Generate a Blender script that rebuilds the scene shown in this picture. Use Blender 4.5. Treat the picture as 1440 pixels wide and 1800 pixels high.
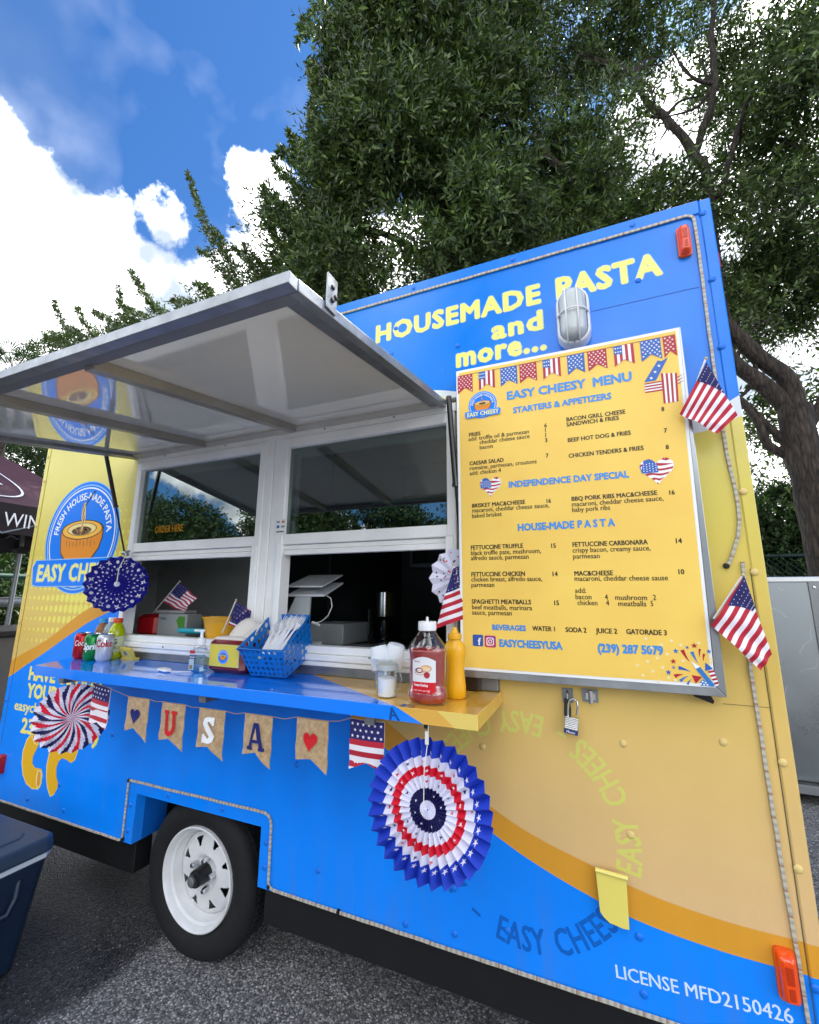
import bpy, math, random
import numpy as np
from math import pi, sin, cos, radians as rad
from mathutils import Vector, Matrix
from mathutils.geometry import tessellate_polygon
random.seed(7)
S = bpy.context.scene
for o in list(bpy.data.objects): bpy.data.objects.remove(o)
COL = S.collection

# ------------------------------------------------------------------ camera
FPX = 761.8                       # focal length in photo pixels (1440 wide)
vv = Vector((24.6, -3893.0, FPX)).normalized()
vh = -Vector((-1831.5, 137.5, FPX)).normalized()
ax_z = vv; ax_x = (vh - vv * vh.dot(vv)).normalized(); ax_y = ax_z.cross(ax_x)
def ray(px, py):
    d = Vector((px - 720.0, py - 900.0, FPX))
    return Vector((ax_x.dot(d), ax_y.dot(d), ax_z.dot(d)))
CAM = Vector((0.0, -1.45, 1.39))
def at(px, py, y=0.0):            # the point of the plane y = const seen at a photo pixel
    d = ray(px, py); return CAM + d * ((y - CAM.y) / d.y)
def atz(px, py, z):
    d = ray(px, py); return CAM + d * ((z - CAM.z) / d.z)
cd = bpy.data.cameras.new('camera'); cam = bpy.data.objects.new('camera', cd); COL.objects.link(cam)
cd.sensor_fit = 'HORIZONTAL'; cd.sensor_width = 36.0; cd.lens = 36.0 * FPX / 1440.0
cd.clip_start = 0.05; cd.clip_end = 2000
right = Vector((ax_x.x, ax_y.x, ax_z.x)); down = Vector((ax_x.y, ax_y.y, ax_z.y)); fwd = Vector((ax_x.z, ax_y.z, ax_z.z))
m3 = Matrix((right, -down, -fwd)).transposed()
cam.matrix_world = Matrix.Translation(CAM) @ m3.to_4x4()
S.camera = cam

# ------------------------------------------------------------------ world, sun, exposure
SUN_EL, SUN_AZ = 54.0, 28.0       # azimuth of the sun seen from above, degrees from +Y (behind the trailer) towards +X
W = bpy.data.worlds.new('World'); S.world = W; W.use_nodes = True
wt = W.node_tree; wt.nodes.clear()
def wn(t, **k):
    n = wt.nodes.new(t)
    for a, b in k.items(): setattr(n, a, b)
    return n
def wl(a, b): wt.links.new(a, b)
def wmath(op, a, b=None, clamp=False):
    n = wn('ShaderNodeMath', operation=op, use_clamp=clamp)
    for i, v in enumerate((a, b)):
        if v is None: continue
        if isinstance(v, (int, float)): n.inputs[i].default_value = v
        else: wl(v, n.inputs[i])
    return n.outputs[0]
sky = wn('ShaderNodeTexSky'); sky.sky_type = 'NISHITA'; sky.sun_disc = False
sky.sun_elevation = rad(SUN_EL); sky.sun_rotation = rad(SUN_AZ); sky.air_density = 1.0; sky.dust_density = 0.4; sky.ozone_density = 3.0
tc = wn('ShaderNodeTexCoord'); sep = wn('ShaderNodeSeparateXYZ'); wl(tc.outputs['Generated'], sep.inputs[0])
nz = wn('ShaderNodeTexNoise'); nz.inputs['Scale'].default_value = 7.0; nz.inputs['Detail'].default_value = 9.0; nz.inputs['Roughness'].default_value = 0.62
wl(tc.outputs['Generated'], nz.inputs['Vector'])
nb = wn('ShaderNodeTexNoise'); nb.inputs['Scale'].default_value = 2.4; nb.inputs['Detail'].default_value = 6.0; nb.inputs['Roughness'].default_value = 0.55
wl(tc.outputs['Generated'], nb.inputs['Vector'])
nw = wn('ShaderNodeTexNoise'); nw.inputs['Scale'].default_value = 3.0; nw.inputs['Detail'].default_value = 5.0
wl(tc.outputs['Generated'], nw.inputs['Vector'])
# cumulus banks as directions with an angular radius; the small noise breaks their rims into billows
banks = [((-200, 740), 26), ((-70, 350), 8.5), ((10, 290), 4.2), ((60, 365), 6.0), ((120, 430), 7.5), ((220, 520), 7.5), ((330, 600), 9), ((470, 380), 5.0), ((510, 470), 7.5), ((430, 560), 8),
         ((285, 400), 3.0), ((700, 700), 20), ((1100, 800), 27), ((1500, 500), 24), ((1800, 900), 30), ((1250, 330), 12)]
cur = None
for (px, py), r in banks:
    d = ray(px, py).normalized()
    vm = wn('ShaderNodeVectorMath', operation='DOT_PRODUCT'); nrm = wn('ShaderNodeVectorMath', operation='NORMALIZE')
    wl(tc.outputs['Generated'], vm.inputs[0]); vm.inputs[1].default_value = d
    ac = wmath('ARCCOSINE', wmath('MINIMUM', vm.outputs['Value'], 0.999999))
    f = wmath('SUBTRACT', 1.0, wmath('DIVIDE', ac, rad(r)))
    f = wmath('MULTIPLY', f, min(1.0, r / 12.0))
    cur = f if cur is None else wmath('MAXIMUM', cur, f)
back = wmath('MULTIPLY', wmath('SUBTRACT', nb.outputs[0], 0.47), 4.0)          # broken cloud out of view behind the camera, thickened for brighter, neutral fill light
backm = wmath('MULTIPLY', wmath('SUBTRACT', wmath('MULTIPLY', sep.outputs['Y'], -1.0), 0.05), 6.0, True)
back = wmath('SUBTRACT', wmath('MULTIPLY', wmath('ADD', back, 1.0), backm), 1.0)
cur = wmath('MAXIMUM', cur, back)
edge = wmath('ADD', cur, wmath('MULTIPLY', wmath('SUBTRACT', nz.outputs[0], 0.5), 0.85))
mr = wn('ShaderNodeMapRange'); mr.interpolation_type = 'SMOOTHSTEP'; wl(edge, mr.inputs[0]); mr.inputs[1].default_value = 0.0; mr.inputs[2].default_value = 0.10
wisp = wmath('MULTIPLY', wmath('SUBTRACT', nw.outputs[0], 0.42), 1.3, True)
mask = wmath('MAXIMUM', mr.outputs[0], wmath('MULTIPLY', wisp, 0.46))
# cloud tone: bright rims, greyer bellies
n3 = wn('ShaderNodeTexNoise'); n3.inputs['Scale'].default_value = 3.6; n3.inputs['Detail'].default_value = 5.0; wl(tc.outputs['Generated'], n3.inputs['Vector'])
cr = wn('ShaderNodeValToRGB'); wl(n3.outputs[0], cr.inputs[0])
cr.color_ramp.elements[0].position = 0.40; cr.color_ramp.elements[0].color = (0.15, 0.175, 0.21, 1)
cr.color_ramp.elements[1].position = 0.58; cr.color_ramp.elements[1].color = (1.0, 1.0, 1.0, 1)
CL = 2.1
mul = wn('ShaderNodeVectorMath', operation='SCALE'); wl(cr.outputs[0], mul.inputs[0]); mul.inputs['Scale'].default_value = CL
SKYK = 0.09
skc = wn('ShaderNodeVectorMath', operation='MULTIPLY'); wl(sky.outputs[0], skc.inputs[0]); skc.inputs[1].default_value = (0.36, 0.68, 1.0)
mul2 = wn('ShaderNodeVectorMath', operation='SCALE'); wl(mul.outputs[0], mul2.inputs[0]); mul2.inputs['Scale'].default_value = 1.0 / SKYK
mix = wn('ShaderNodeMix', data_type='RGBA'); wl(mask, mix.inputs[0]); wl(skc.outputs[0], mix.inputs[6]); wl(mul2.outputs[0], mix.inputs[7])
bg = wn('ShaderNodeBackground'); wl(mix.outputs[2], bg.inputs[0]); bg.inputs[1].default_value = SKYK
wo = wn('ShaderNodeOutputWorld'); wl(bg.outputs[0], wo.inputs[0])
sd = bpy.data.lights.new('sun', 'SUN'); sd.energy = 3.2; sd.angle = rad(0.5); sd.color = (1.0, 0.95, 0.86)
sun = bpy.data.objects.new('sun', sd); COL.objects.link(sun)
sun_dir = Vector((sin(rad(SUN_AZ)) * cos(rad(SUN_EL)), cos(rad(SUN_AZ)) * cos(rad(SUN_EL)), sin(rad(SUN_EL))))
sun.rotation_euler = sun_dir.to_track_quat('Z', 'Y').to_euler()
S.view_settings.view_transform = 'Standard'; S.view_settings.look = 'None'; S.view_settings.gamma = 1.0
S.view_settings.use_curve_mapping = False; S.view_settings.exposure = 1.27
S.render.engine = 'CYCLES'
S.cycles.max_bounces = 8; S.cycles.transparent_max_bounces = 12

# ------------------------------------------------------------------ materials
def lin(h):
    h = h.lstrip('#'); v = [int(h[i:i+2], 16) / 255 for i in (0, 2, 4)]
    return tuple(((c + .055) / 1.055) ** 2.4 if c > .04045 else c / 12.92 for c in v) + (1.0,)
class NT:
    def __init__(s, nt): s.nt = nt
    def n(s, t, **k):
        x = s.nt.nodes.new(t)
        for a, b in k.items(): setattr(x, a, b)
        return x
    def l(s, a, b): s.nt.links.new(a, b)
    def m(s, op, a, b=None, clamp=False):
        x = s.n('ShaderNodeMath', operation=op, use_clamp=clamp)
        for i, v in enumerate((a, b)):
            if v is None: continue
            if isinstance(v, (int, float)): x.inputs[i].default_value = v
            else: s.l(v, x.inputs[i])
        return x.outputs[0]
    def mixc(s, f, a, b, mode='MIX'):
        x = s.n('ShaderNodeMix', data_type='RGBA', blend_type=mode)
        for i, v in ((0, f), (6, a), (7, b)):
            if isinstance(v, (int, float, tuple)): x.inputs[i].default_value = v
            else: s.l(v, x.inputs[i])
        return x.outputs[2]
    def noise(s, scale, detail=4, rough=.55, vec=None):
        x = s.n('ShaderNodeTexNoise'); x.inputs['Scale'].default_value = scale; x.inputs['Detail'].default_value = detail; x.inputs['Roughness'].default_value = rough
        if vec is not None: s.l(vec, x.inputs['Vector'])
        return x.outputs[0]
MATS = {}
def mat(name, col, rough=.5, metal=0., spec=.5, vary=0., vscale=8., bump=0., bscale=60., trans=0., ior=1.45, coat=0., alpha=1., emit=None, emits=0., rvary=0., sss=0., sheen=0.):
    if name in MATS: return MATS[name]
    if isinstance(col, str): col = lin(col)
    m = bpy.data.materials.new(name); m.use_nodes = True; t = NT(m.node_tree); b = m.node_tree.nodes['Principled BSDF']
    b.inputs['Base Color'].default_value = col; b.inputs['Roughness'].default_value = rough; b.inputs['Metallic'].default_value = metal
    b.inputs['Specular IOR Level'].default_value = spec; b.inputs['IOR'].default_value = ior
    b.inputs['Transmission Weight'].default_value = trans; b.inputs['Coat Weight'].default_value = coat; b.inputs['Coat Roughness'].default_value = .05
    if sheen: b.inputs['Sheen Weight'].default_value = sheen
    if sss: b.inputs['Subsurface Weight'].default_value = sss; b.inputs['Subsurface Radius'].default_value = (.01, .01, .01)
    tcn = t.n('ShaderNodeTexCoord').outputs['Object']
    if vary:
        nn = t.noise(vscale, 6, .6, tcn)
        lo = tuple(c * (1 - vary) for c in col[:3]) + (1,); hi = tuple(min(1, c * (1 + vary * .6)) for c in col[:3]) + (1,)
        r = t.n('ShaderNodeMapRange'); t.l(nn, r.inputs[0]); r.inputs[1].default_value = .3; r.inputs[2].default_value = .7
        t.l(t.mixc(r.outputs[0], lo, hi), b.inputs['Base Color'])
    if rvary:
        nn = t.noise(vscale * 1.7, 5, .65, tcn)
        r = t.n('ShaderNodeMapRange'); t.l(nn, r.inputs[0]); r.inputs[1].default_value = .3; r.inputs[2].default_value = .7
        r.inputs[3].default_value = max(0, rough - rvary); r.inputs[4].default_value = min(1, rough + rvary); t.l(r.outputs[0], b.inputs['Roughness'])
    if bump:
        bn = t.n('ShaderNodeBump'); bn.inputs['Strength'].default_value = bump; bn.inputs['Distance'].default_value = .002
        t.l(t.noise(bscale, 4, .6, tcn), bn.inputs['Height']); t.l(bn.outputs[0], b.inputs['Normal'])
    if emit: b.inputs['Emission Color'].default_value = lin(emit); b.inputs['Emission Strength'].default_value = emits
    MATS[name] = m; return m

# ------------------------------------------------------------------ mesh helpers
ORG = {}
def tag(o, label=None, cat=None, group=None, kind=None):
    for k, v in (('label', label), ('category', cat), ('group', group), ('kind', kind)):
        if v: o[k] = v
    return o
def root(name, label, cat, loc=(0, 0, 0), group=None, rot=None):
    o = bpy.data.objects.new(name, None); COL.objects.link(o); o.location = loc; o.empty_display_size = .05
    ORG[o.name] = Vector(loc)
    if rot: o.rotation_euler = rot
    return tag(o, label, cat, group)
class MB:
    def __init__(s): s.v = []; s.f = []; s.m = []; s.cur = 0
    def use(s, i): s.cur = i; return s
    def add(s, vs, fs):
        k = len(s.v); s.v += [tuple(p) for p in vs]; s.f += [tuple(k + i for i in f) for f in fs]; s.m += [s.cur] * len(fs); return s
    def box(s, x0, x1, y0, y1, z0, z1, M=None, ch=0.0):
        if ch > 0:
            pts = []; c = min(ch, (x1-x0)*.45, (y1-y0)*.45, (z1-z0)*.45)
            loops = []
            for z, e in ((z0, c), (z0 + c, 0), (z1 - c, 0), (z1, c)):
                X0, X1, Y0, Y1 = x0 + e, x1 - e, y0 + e, y1 - e; q = c
                loops.append([(X0+q,Y0,z),(X1-q,Y0,z),(X1,Y0+q,z),(X1,Y1-q,z),(X1-q,Y1,z),(X0+q,Y1,z),(X0,Y1-q,z),(X0,Y0+q,z)])
            vs = [p for l in loops for p in l]; fs = [tuple(range(7, -1, -1)), tuple(range(24, 32))]
            for i in range(3):
                for j in range(8): fs.append((i*8+j, i*8+(j+1)%8, (i+1)*8+(j+1)%8, (i+1)*8+j))
        else:
            vs = [(x0,y0,z0),(x1,y0,z0),(x1,y1,z0),(x0,y1,z0),(x0,y0,z1),(x1,y0,z1),(x1,y1,z1),(x0,y1,z1)]
            fs = [(0,3,2,1),(4,5,6,7),(0,1,5,4),(1,2,6,5),(2,3,7,6),(3,0,4,7)]
        if M is not None: vs = [tuple(M @ Vector(p)) for p in vs]
        return s.add(vs, fs)
    def tube(s, path, r, n=8, closed=False, caps=True):
        P = [Vector(p) for p in path]; N = len(P); rs = r if isinstance(r, (list, tuple)) else [r] * N
        vs = []; u = None
        for i in range(N):
            if closed: t = P[(i+1) % N] - P[i-1]
            else: t = P[min(i+1, N-1)] - P[max(i-1, 0)]
            if t.length < 1e-9: t = Vector((0, 0, 1))
            t.normalize()
            if u is None:
                u = t.orthogonal().normalized()
            u = (u - t * u.dot(t));  u = u.normalized() if u.length > 1e-6 else t.orthogonal().normalized()
            w = t.cross(u)
            for k in range(n):
                a = 2 * pi * k / n; vs.append(P[i] + (u * cos(a) + w * sin(a)) * rs[i])
        fs = []
        for i in range(N if closed else N - 1):
            j = (i + 1) % N
            for k in range(n): fs.append((i*n+k, i*n+(k+1)%n, j*n+(k+1)%n, j*n+k))
        if caps and not closed: fs.append(tuple(range(n-1, -1, -1))); fs.append(tuple((N-1)*n+k for k in range(n)))
        return s.add(vs, fs)
    def lathe(s, prof, n=24, c=(0, 0, 0), axis='z', sx=1., sy=1., M=None, a0=0., a1=2*pi):
        vs = []; full = abs(a1 - a0 - 2*pi) < 1e-6; K = n if full else n + 1
        for r, z in prof:
            for k in range(K):
                a = a0 + (a1 - a0) * k / n; x, y = r * cos(a) * sx, r * sin(a) * sy
                p = (x, y, z) if axis == 'z' else ((x, z, y) if axis == 'y' else (z, x, y))
                vs.append((p[0] + c[0], p[1] + c[1], p[2] + c[2]))
        fs = []
        for i in range(len(prof) - 1):
            for k in range(n):
                k2 = (k + 1) % K; q = (i*K+k, i*K+k2, (i+1)*K+k2, (i+1)*K+k)
                fs.append(q if axis != 'y' else q[::-1])
        if M is not None: vs = [tuple(M @ Vector(p)) for p in vs]
        return s.add(vs, fs)
    def prism(s, poly, h0, h1, f):          # f(u, v, h) -> point
        n = len(poly); vs = [f(u, v, h0) for u, v in poly] + [f(u, v, h1) for u, v in poly]
        tri = tessellate_polygon([[Vector((u, v, 0)) for u, v in poly]])
        fs = [tuple(t) for t in tri] + [tuple(i + n for i in reversed(t)) for t in tri]
        for i in range(n): j = (i + 1) % n; fs.append((i, j, n + j, n + i))
        return s.add(vs, fs)
    def grid(s, nu, nv, f, mi=None):        # f(u, v) with u, v in 0..1
        vs = [f(i / nu, j / nv) for j in range(nv + 1) for i in range(nu + 1)]
        k = len(s.v); s.v += [tuple(p) for p in vs]
        for j in range(nv):
            for i in range(nu):
                a = k + j * (nu + 1) + i; s.f.append((a, a + 1, a + nu + 2, a + nu + 1))
                s.m.append(mi((i + .5) / nu, (j + .5) / nv) if mi else s.cur)
        return s
    def panel(s, xs, zs, hole, y0, y1):     # sheet in XZ with openings; faces at y0 and y1 and real edges
        g = [[not hole((xs[i]+xs[i+1])/2, (zs[j]+zs[j+1])/2) for j in range(len(zs)-1)] for i in range(len(xs)-1)]
        G = lambda i, j: 0 <= i < len(xs)-1 and 0 <= j < len(zs)-1 and g[i][j]
        for i in range(len(xs)-1):
            for j in range(len(zs)-1):
                if not g[i][j]: continue
                a, b, c, d = xs[i], xs[i+1], zs[j], zs[j+1]
                s.add([(a,y0,c),(b,y0,c),(b,y0,d),(a,y0,d)], [(0,1,2,3)]); s.add([(a,y1,c),(b,y1,c),(b,y1,d),(a,y1,d)], [(3,2,1,0)])
                if not G(i-1,j): s.add([(a,y0,c),(a,y0,d),(a,y1,d),(a,y1,c)], [(0,1,2,3)])
                if not G(i+1,j): s.add([(b,y0,c),(b,y1,c),(b,y1,d),(b,y0,d)], [(0,1,2,3)])
                if not G(i,j-1): s.add([(a,y0,c),(a,y1,c),(b,y1,c),(b,y0,c)], [(0,1,2,3)])
                if not G(i,j+1): s.add([(a,y0,d),(b,y0,d),(b,y1,d),(a,y1,d)], [(0,1,2,3)])
        return s
    def build(s, name, mats, parent=None, smooth=None, origin=None, local=False, bevel=0, recalc=True):
        if not isinstance(mats, (list, tuple)): mats = [mats]
        if parent is not None: org = ORG[parent.name] if not local else Vector((0, 0, 0))
        else: org = Vector(origin) if origin is not None else Vector((0, 0, 0))
        me = bpy.data.meshes.new(name)
        me.from_pydata([(p[0]-org.x, p[1]-org.y, p[2]-org.z) for p in s.v], [], s.f)
        for mm in mats: me.materials.append(mm)
        me.polygons.foreach_set('material_index', s.m)
        if recalc:
            import bmesh
            bm = bmesh.new(); bm.from_mesh(me); bmesh.ops.recalc_face_normals(bm, faces=bm.faces); bm.to_mesh(me); bm.free()
        if smooth is not None:
            me.polygons.foreach_set('use_smooth', [True] * len(me.polygons)); me.set_sharp_from_angle(angle=rad(smooth))
        me.update()
        o = bpy.data.objects.new(name, me); COL.objects.link(o)
        if parent is not None:
            o.parent = parent; ORG[o.name] = Vector(org)
        else:
            o.location = org; ORG[o.name] = Vector(org)
        if bevel:
            b = o.modifiers.new('bevel', 'BEVEL'); b.width = bevel; b.segments = 2; b.limit_method = 'ANGLE'; b.angle_limit = rad(40)
        return o
def copy_part(o, dx=0, dy=0, dz=0, parent=None):
    c = o.copy(); COL.objects.link(c); c.parent = parent or o.parent; c.location = o.location + Vector((dx, dy, dz)); ORG[c.name] = Vector(ORG[(parent or o.parent).name])
    for ch in [x for x in KIDS(o)]:
        d = ch.copy(); COL.objects.link(d); d.parent = c; ORG[d.name] = ORG[c.name]
    return c
def KIDS(o): return [x for x in COL.objects if x.parent == o]
def arc(cx, cy, r, a0, a1, n=24, ry=None):
    return [(cx + r * cos(rad(a0 + (a1 - a0) * i / n)), cy + (ry or r) * sin(rad(a0 + (a1 - a0) * i / n))) for i in range(n + 1)]
def star(cx, cy, r, rot=90, k=.4):
    return [(cx + (r if i % 2 == 0 else r * k) * cos(rad(rot + 36 * i)), cy + (r if i % 2 == 0 else r * k) * sin(rad(rot + 36 * i))) for i in range(10)]
def heart(cx, cy, w, h):
    P = []
    for i in range(28):
        t = 2 * pi * i / 28; x = 16 * sin(t) ** 3; y = 13 * cos(t) - 5 * cos(2*t) - 2 * cos(3*t) - cos(4*t)
        P.append((cx + x / 32 * w, cy + (y + 2.5) / 29 * h))
    return P

# ------------------------------------------------------------------ lettering: glyph outlines of Blender's own font, laid flat as thin print
CHARS = "ABCDEFGHIJKLMNOPQRSTUVWXYZabcdefghijklmnopqrstuvwxyz0123456789&()-,.:#–"
GL = {}; ADV = {}
def make_glyphs():
    obs = []
    def fo(s, off):
        c = bpy.data.curves.new('glyph', 'FONT'); c.body = s; c.size = 1.0; c.offset = off; c.resolution_u = 2; c.fill_mode = 'FRONT'
        o = bpy.data.objects.new('glyph', c); COL.objects.link(o); return o
    for ch in CHARS:
        obs.append(('a', ch, 0, fo('H' + ch + 'H', 0)))
        obs.append(('g', ch, 0, fo(ch, 0.0)))
    obs.append(('a', '', 0, fo('HH', 0))); obs.append(('a', ' ', 0, fo('H H', 0)))
    dg = bpy.context.evaluated_depsgraph_get(); wd = {}
    for k, ch, w, o in obs:
        me = bpy.data.meshes.new_from_object(o.evaluated_get(dg))
        co = np.array([v.co[:2] for v in me.vertices]).reshape(-1, 2)
        if k == 'a': wd[ch] = co[:, 0].max() - co[:, 0].min()
        else: GL[(ch, w)] = ([tuple(p) for p in co], [tuple(p.vertices) for p in me.polygons])
        bpy.data.meshes.remove(me)
    for ch in wd:
        if ch: ADV[ch] = wd[ch] - wd['']
    for k, ch, w, o in obs:
        c = o.data; bpy.data.objects.remove(o); bpy.data.curves.remove(c)
make_glyphs()
CAP = max(p[1] for p in GL[('H', 0)][0])
# heavier weights: the outline repeated with small shifts, each copy a hair above the last
SHIFT = {0: [(0, 0)], 1: [(-.012, 0), (.012, 0)], 2: [(-.026, -.012), (.026, -.012), (-.026, .012), (.026, .012), (0, 0)], 3: [(.055*cos(a), .055*sin(a)) for a in [2*pi*i/8 for i in range(8)]] + [(0, 0)]}
SHIFT[4] = [(.064*cos(a), .064*sin(a)) for a in [2*pi*i/12 for i in range(12)]]
SHIFT[3] = [(.044*cos(a), .044*sin(a)) for a in [2*pi*i/12 for i in range(12)]] + [(0, 0)]
class Pr:
    """flat print: polygons in (u, v) with a small height per layer, mapped onto a surface when built"""
    def __init__(s): s.v = []; s.f = []; s.m = []; s.mats = []; s.layer = 1
    def mi(s, m):
        if m not in s.mats: s.mats.append(m)
        return s.mats.index(m)
    def raw(s, vs, fs, m, L=None):
        k = len(s.v); h = s.layer if L is None else L; s.v += [(u, v, h) for u, v in vs]; i = s.mi(m)
        for f in fs: s.f.append(tuple(k + a for a in f)); s.m.append(i)
    def poly(s, P, m, L=None):
        tri = tessellate_polygon([[Vector((u, v, 0)) for u, v in P]]); s.raw(P, [tuple(t) for t in tri], m, L)
    def rect(s, u0, v0, u1, v1, m, L=None, n=1):
        for i in range(n):
            a = u0 + (u1 - u0) * i / n; b = u0 + (u1 - u0) * (i + 1) / n; s.raw([(a, v0), (b, v0), (b, v1), (a, v1)], [(0, 1, 2, 3)], m, L)
    def ring(s, cx, cy, r0, r1, m, L=None, a0=0, a1=360, n=36, ry=1.0):
        A = [(cx + r0 * cos(rad(a0+(a1-a0)*i/n)), cy + ry * r0 * sin(rad(a0+(a1-a0)*i/n))) for i in range(n+1)]
        B = [(cx + r1 * cos(rad(a0+(a1-a0)*i/n)), cy + ry * r1 * sin(rad(a0+(a1-a0)*i/n))) for i in range(n+1)]
        s.raw(A + B, [(i, n+1+i, n+2+i, i+1) for i in range(n)], m, L)
    def disc(s, cx, cy, r, m, L=None, ry=1.0, n=28): s.poly([(cx + r*cos(2*pi*i/n), cy + ry*r*sin(2*pi*i/n)) for i in range(n)], m, L)
    def stroke(s, P, w, m, L=None):
        n = len(P); A = []; B = []
        for i in range(n):
            a = Vector(P[max(i-1, 0)]); b = Vector(P[min(i+1, n-1)]); t = (b - a).normalized(); ww = w[i] if isinstance(w, (list, tuple)) else w
            A.append((P[i][0] - t.y*ww/2, P[i][1] + t.x*ww/2)); B.append((P[i][0] + t.y*ww/2, P[i][1] - t.x*ww/2))
        s.raw(A + B, [(i, i+1, n+1+i, n+i) for i in range(n-1)], m, L)
    def width(s, t, size, track=0): return sum(ADV.get(c, .3) + track for c in t) * size - track * size
    def text(s, t, u, v, cap, m, w=0, align='l', width=None, track=0.0, L=None, rot=0, shear=0):
        size = cap / CAP; W0 = s.width(t, size, track); sx = (width / W0) if width else 1.0; W0 *= sx
        x = u - (W0/2 if align == 'c' else W0 if align == 'r' else 0); c, q = cos(rad(rot)), sin(rad(rot)); x0 = x
        for ch in t:
            if ch != ' ' and (ch, 0) in GL:
                vs, fs = GL[(ch, 0)]
                for si, (du, dv) in enumerate(SHIFT[w]):
                    pts = [(x + (a + du/max(.7, sx) + b * shear) * size * sx - x0, (b + dv) * size) for a, b in vs]
                    s.raw([(x0 + a*c - b*q, v + a*q + b*c) for a, b in pts], fs, m, (s.layer if L is None else L) + .07*si)
            x += (ADV.get(ch, .3) + track) * size * sx
        return x
    def arctext(s, t, cx, cy, r, mid, cap, m, w=1, span=None, inward=False, L=None, ry=1.0, sx=1.0):
        size = cap / CAP; tot = s.width(t, size) * sx; k = (rad(span) * r / tot) if span else 1.0; pos = -tot * k / 2
        for ch in t:
            a = ADV.get(ch, .3) * size * sx
            if ch != ' ' and (ch, 0) in GL:
                ang = (pos + a * k / 2) / r; th = rad(mid) + (ang if inward else -ang)
                vs, fs = GL[(ch, 0)]
                for si, (e_u, e_v) in enumerate(SHIFT[w]):
                  out = []
                  for p, q in vs:
                    du = (p + e_u) * size * sx - a / 2; dv = (q + e_v) * size
                    if inward: rr = r - dv; X = cx + rr*cos(th) - du*sin(th)*1; Y = cy + rr*sin(th) + du*cos(th)*1
                    else: rr = r + dv; X = cx + rr*cos(th) + du*sin(th); Y = cy + rr*sin(th) - du*cos(th)
                    out.append((X, cy + (Y - cy) * ry))
                  s.raw(out, fs, m, (s.layer if L is None else L) + .07*si)
            pos += a * k
    def build(s, name, f, parent, local=False, dh=.0004, h0=0.0):
        b = MB(); b.v = [tuple(f(u, v, h0 + h * dh)) for u, v, h in s.v]; b.f = s.f; b.m = s.m
        return b.build(name, s.mats, parent, local=local, recalc=False)
    def clipv(s, vmax): pass
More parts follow.
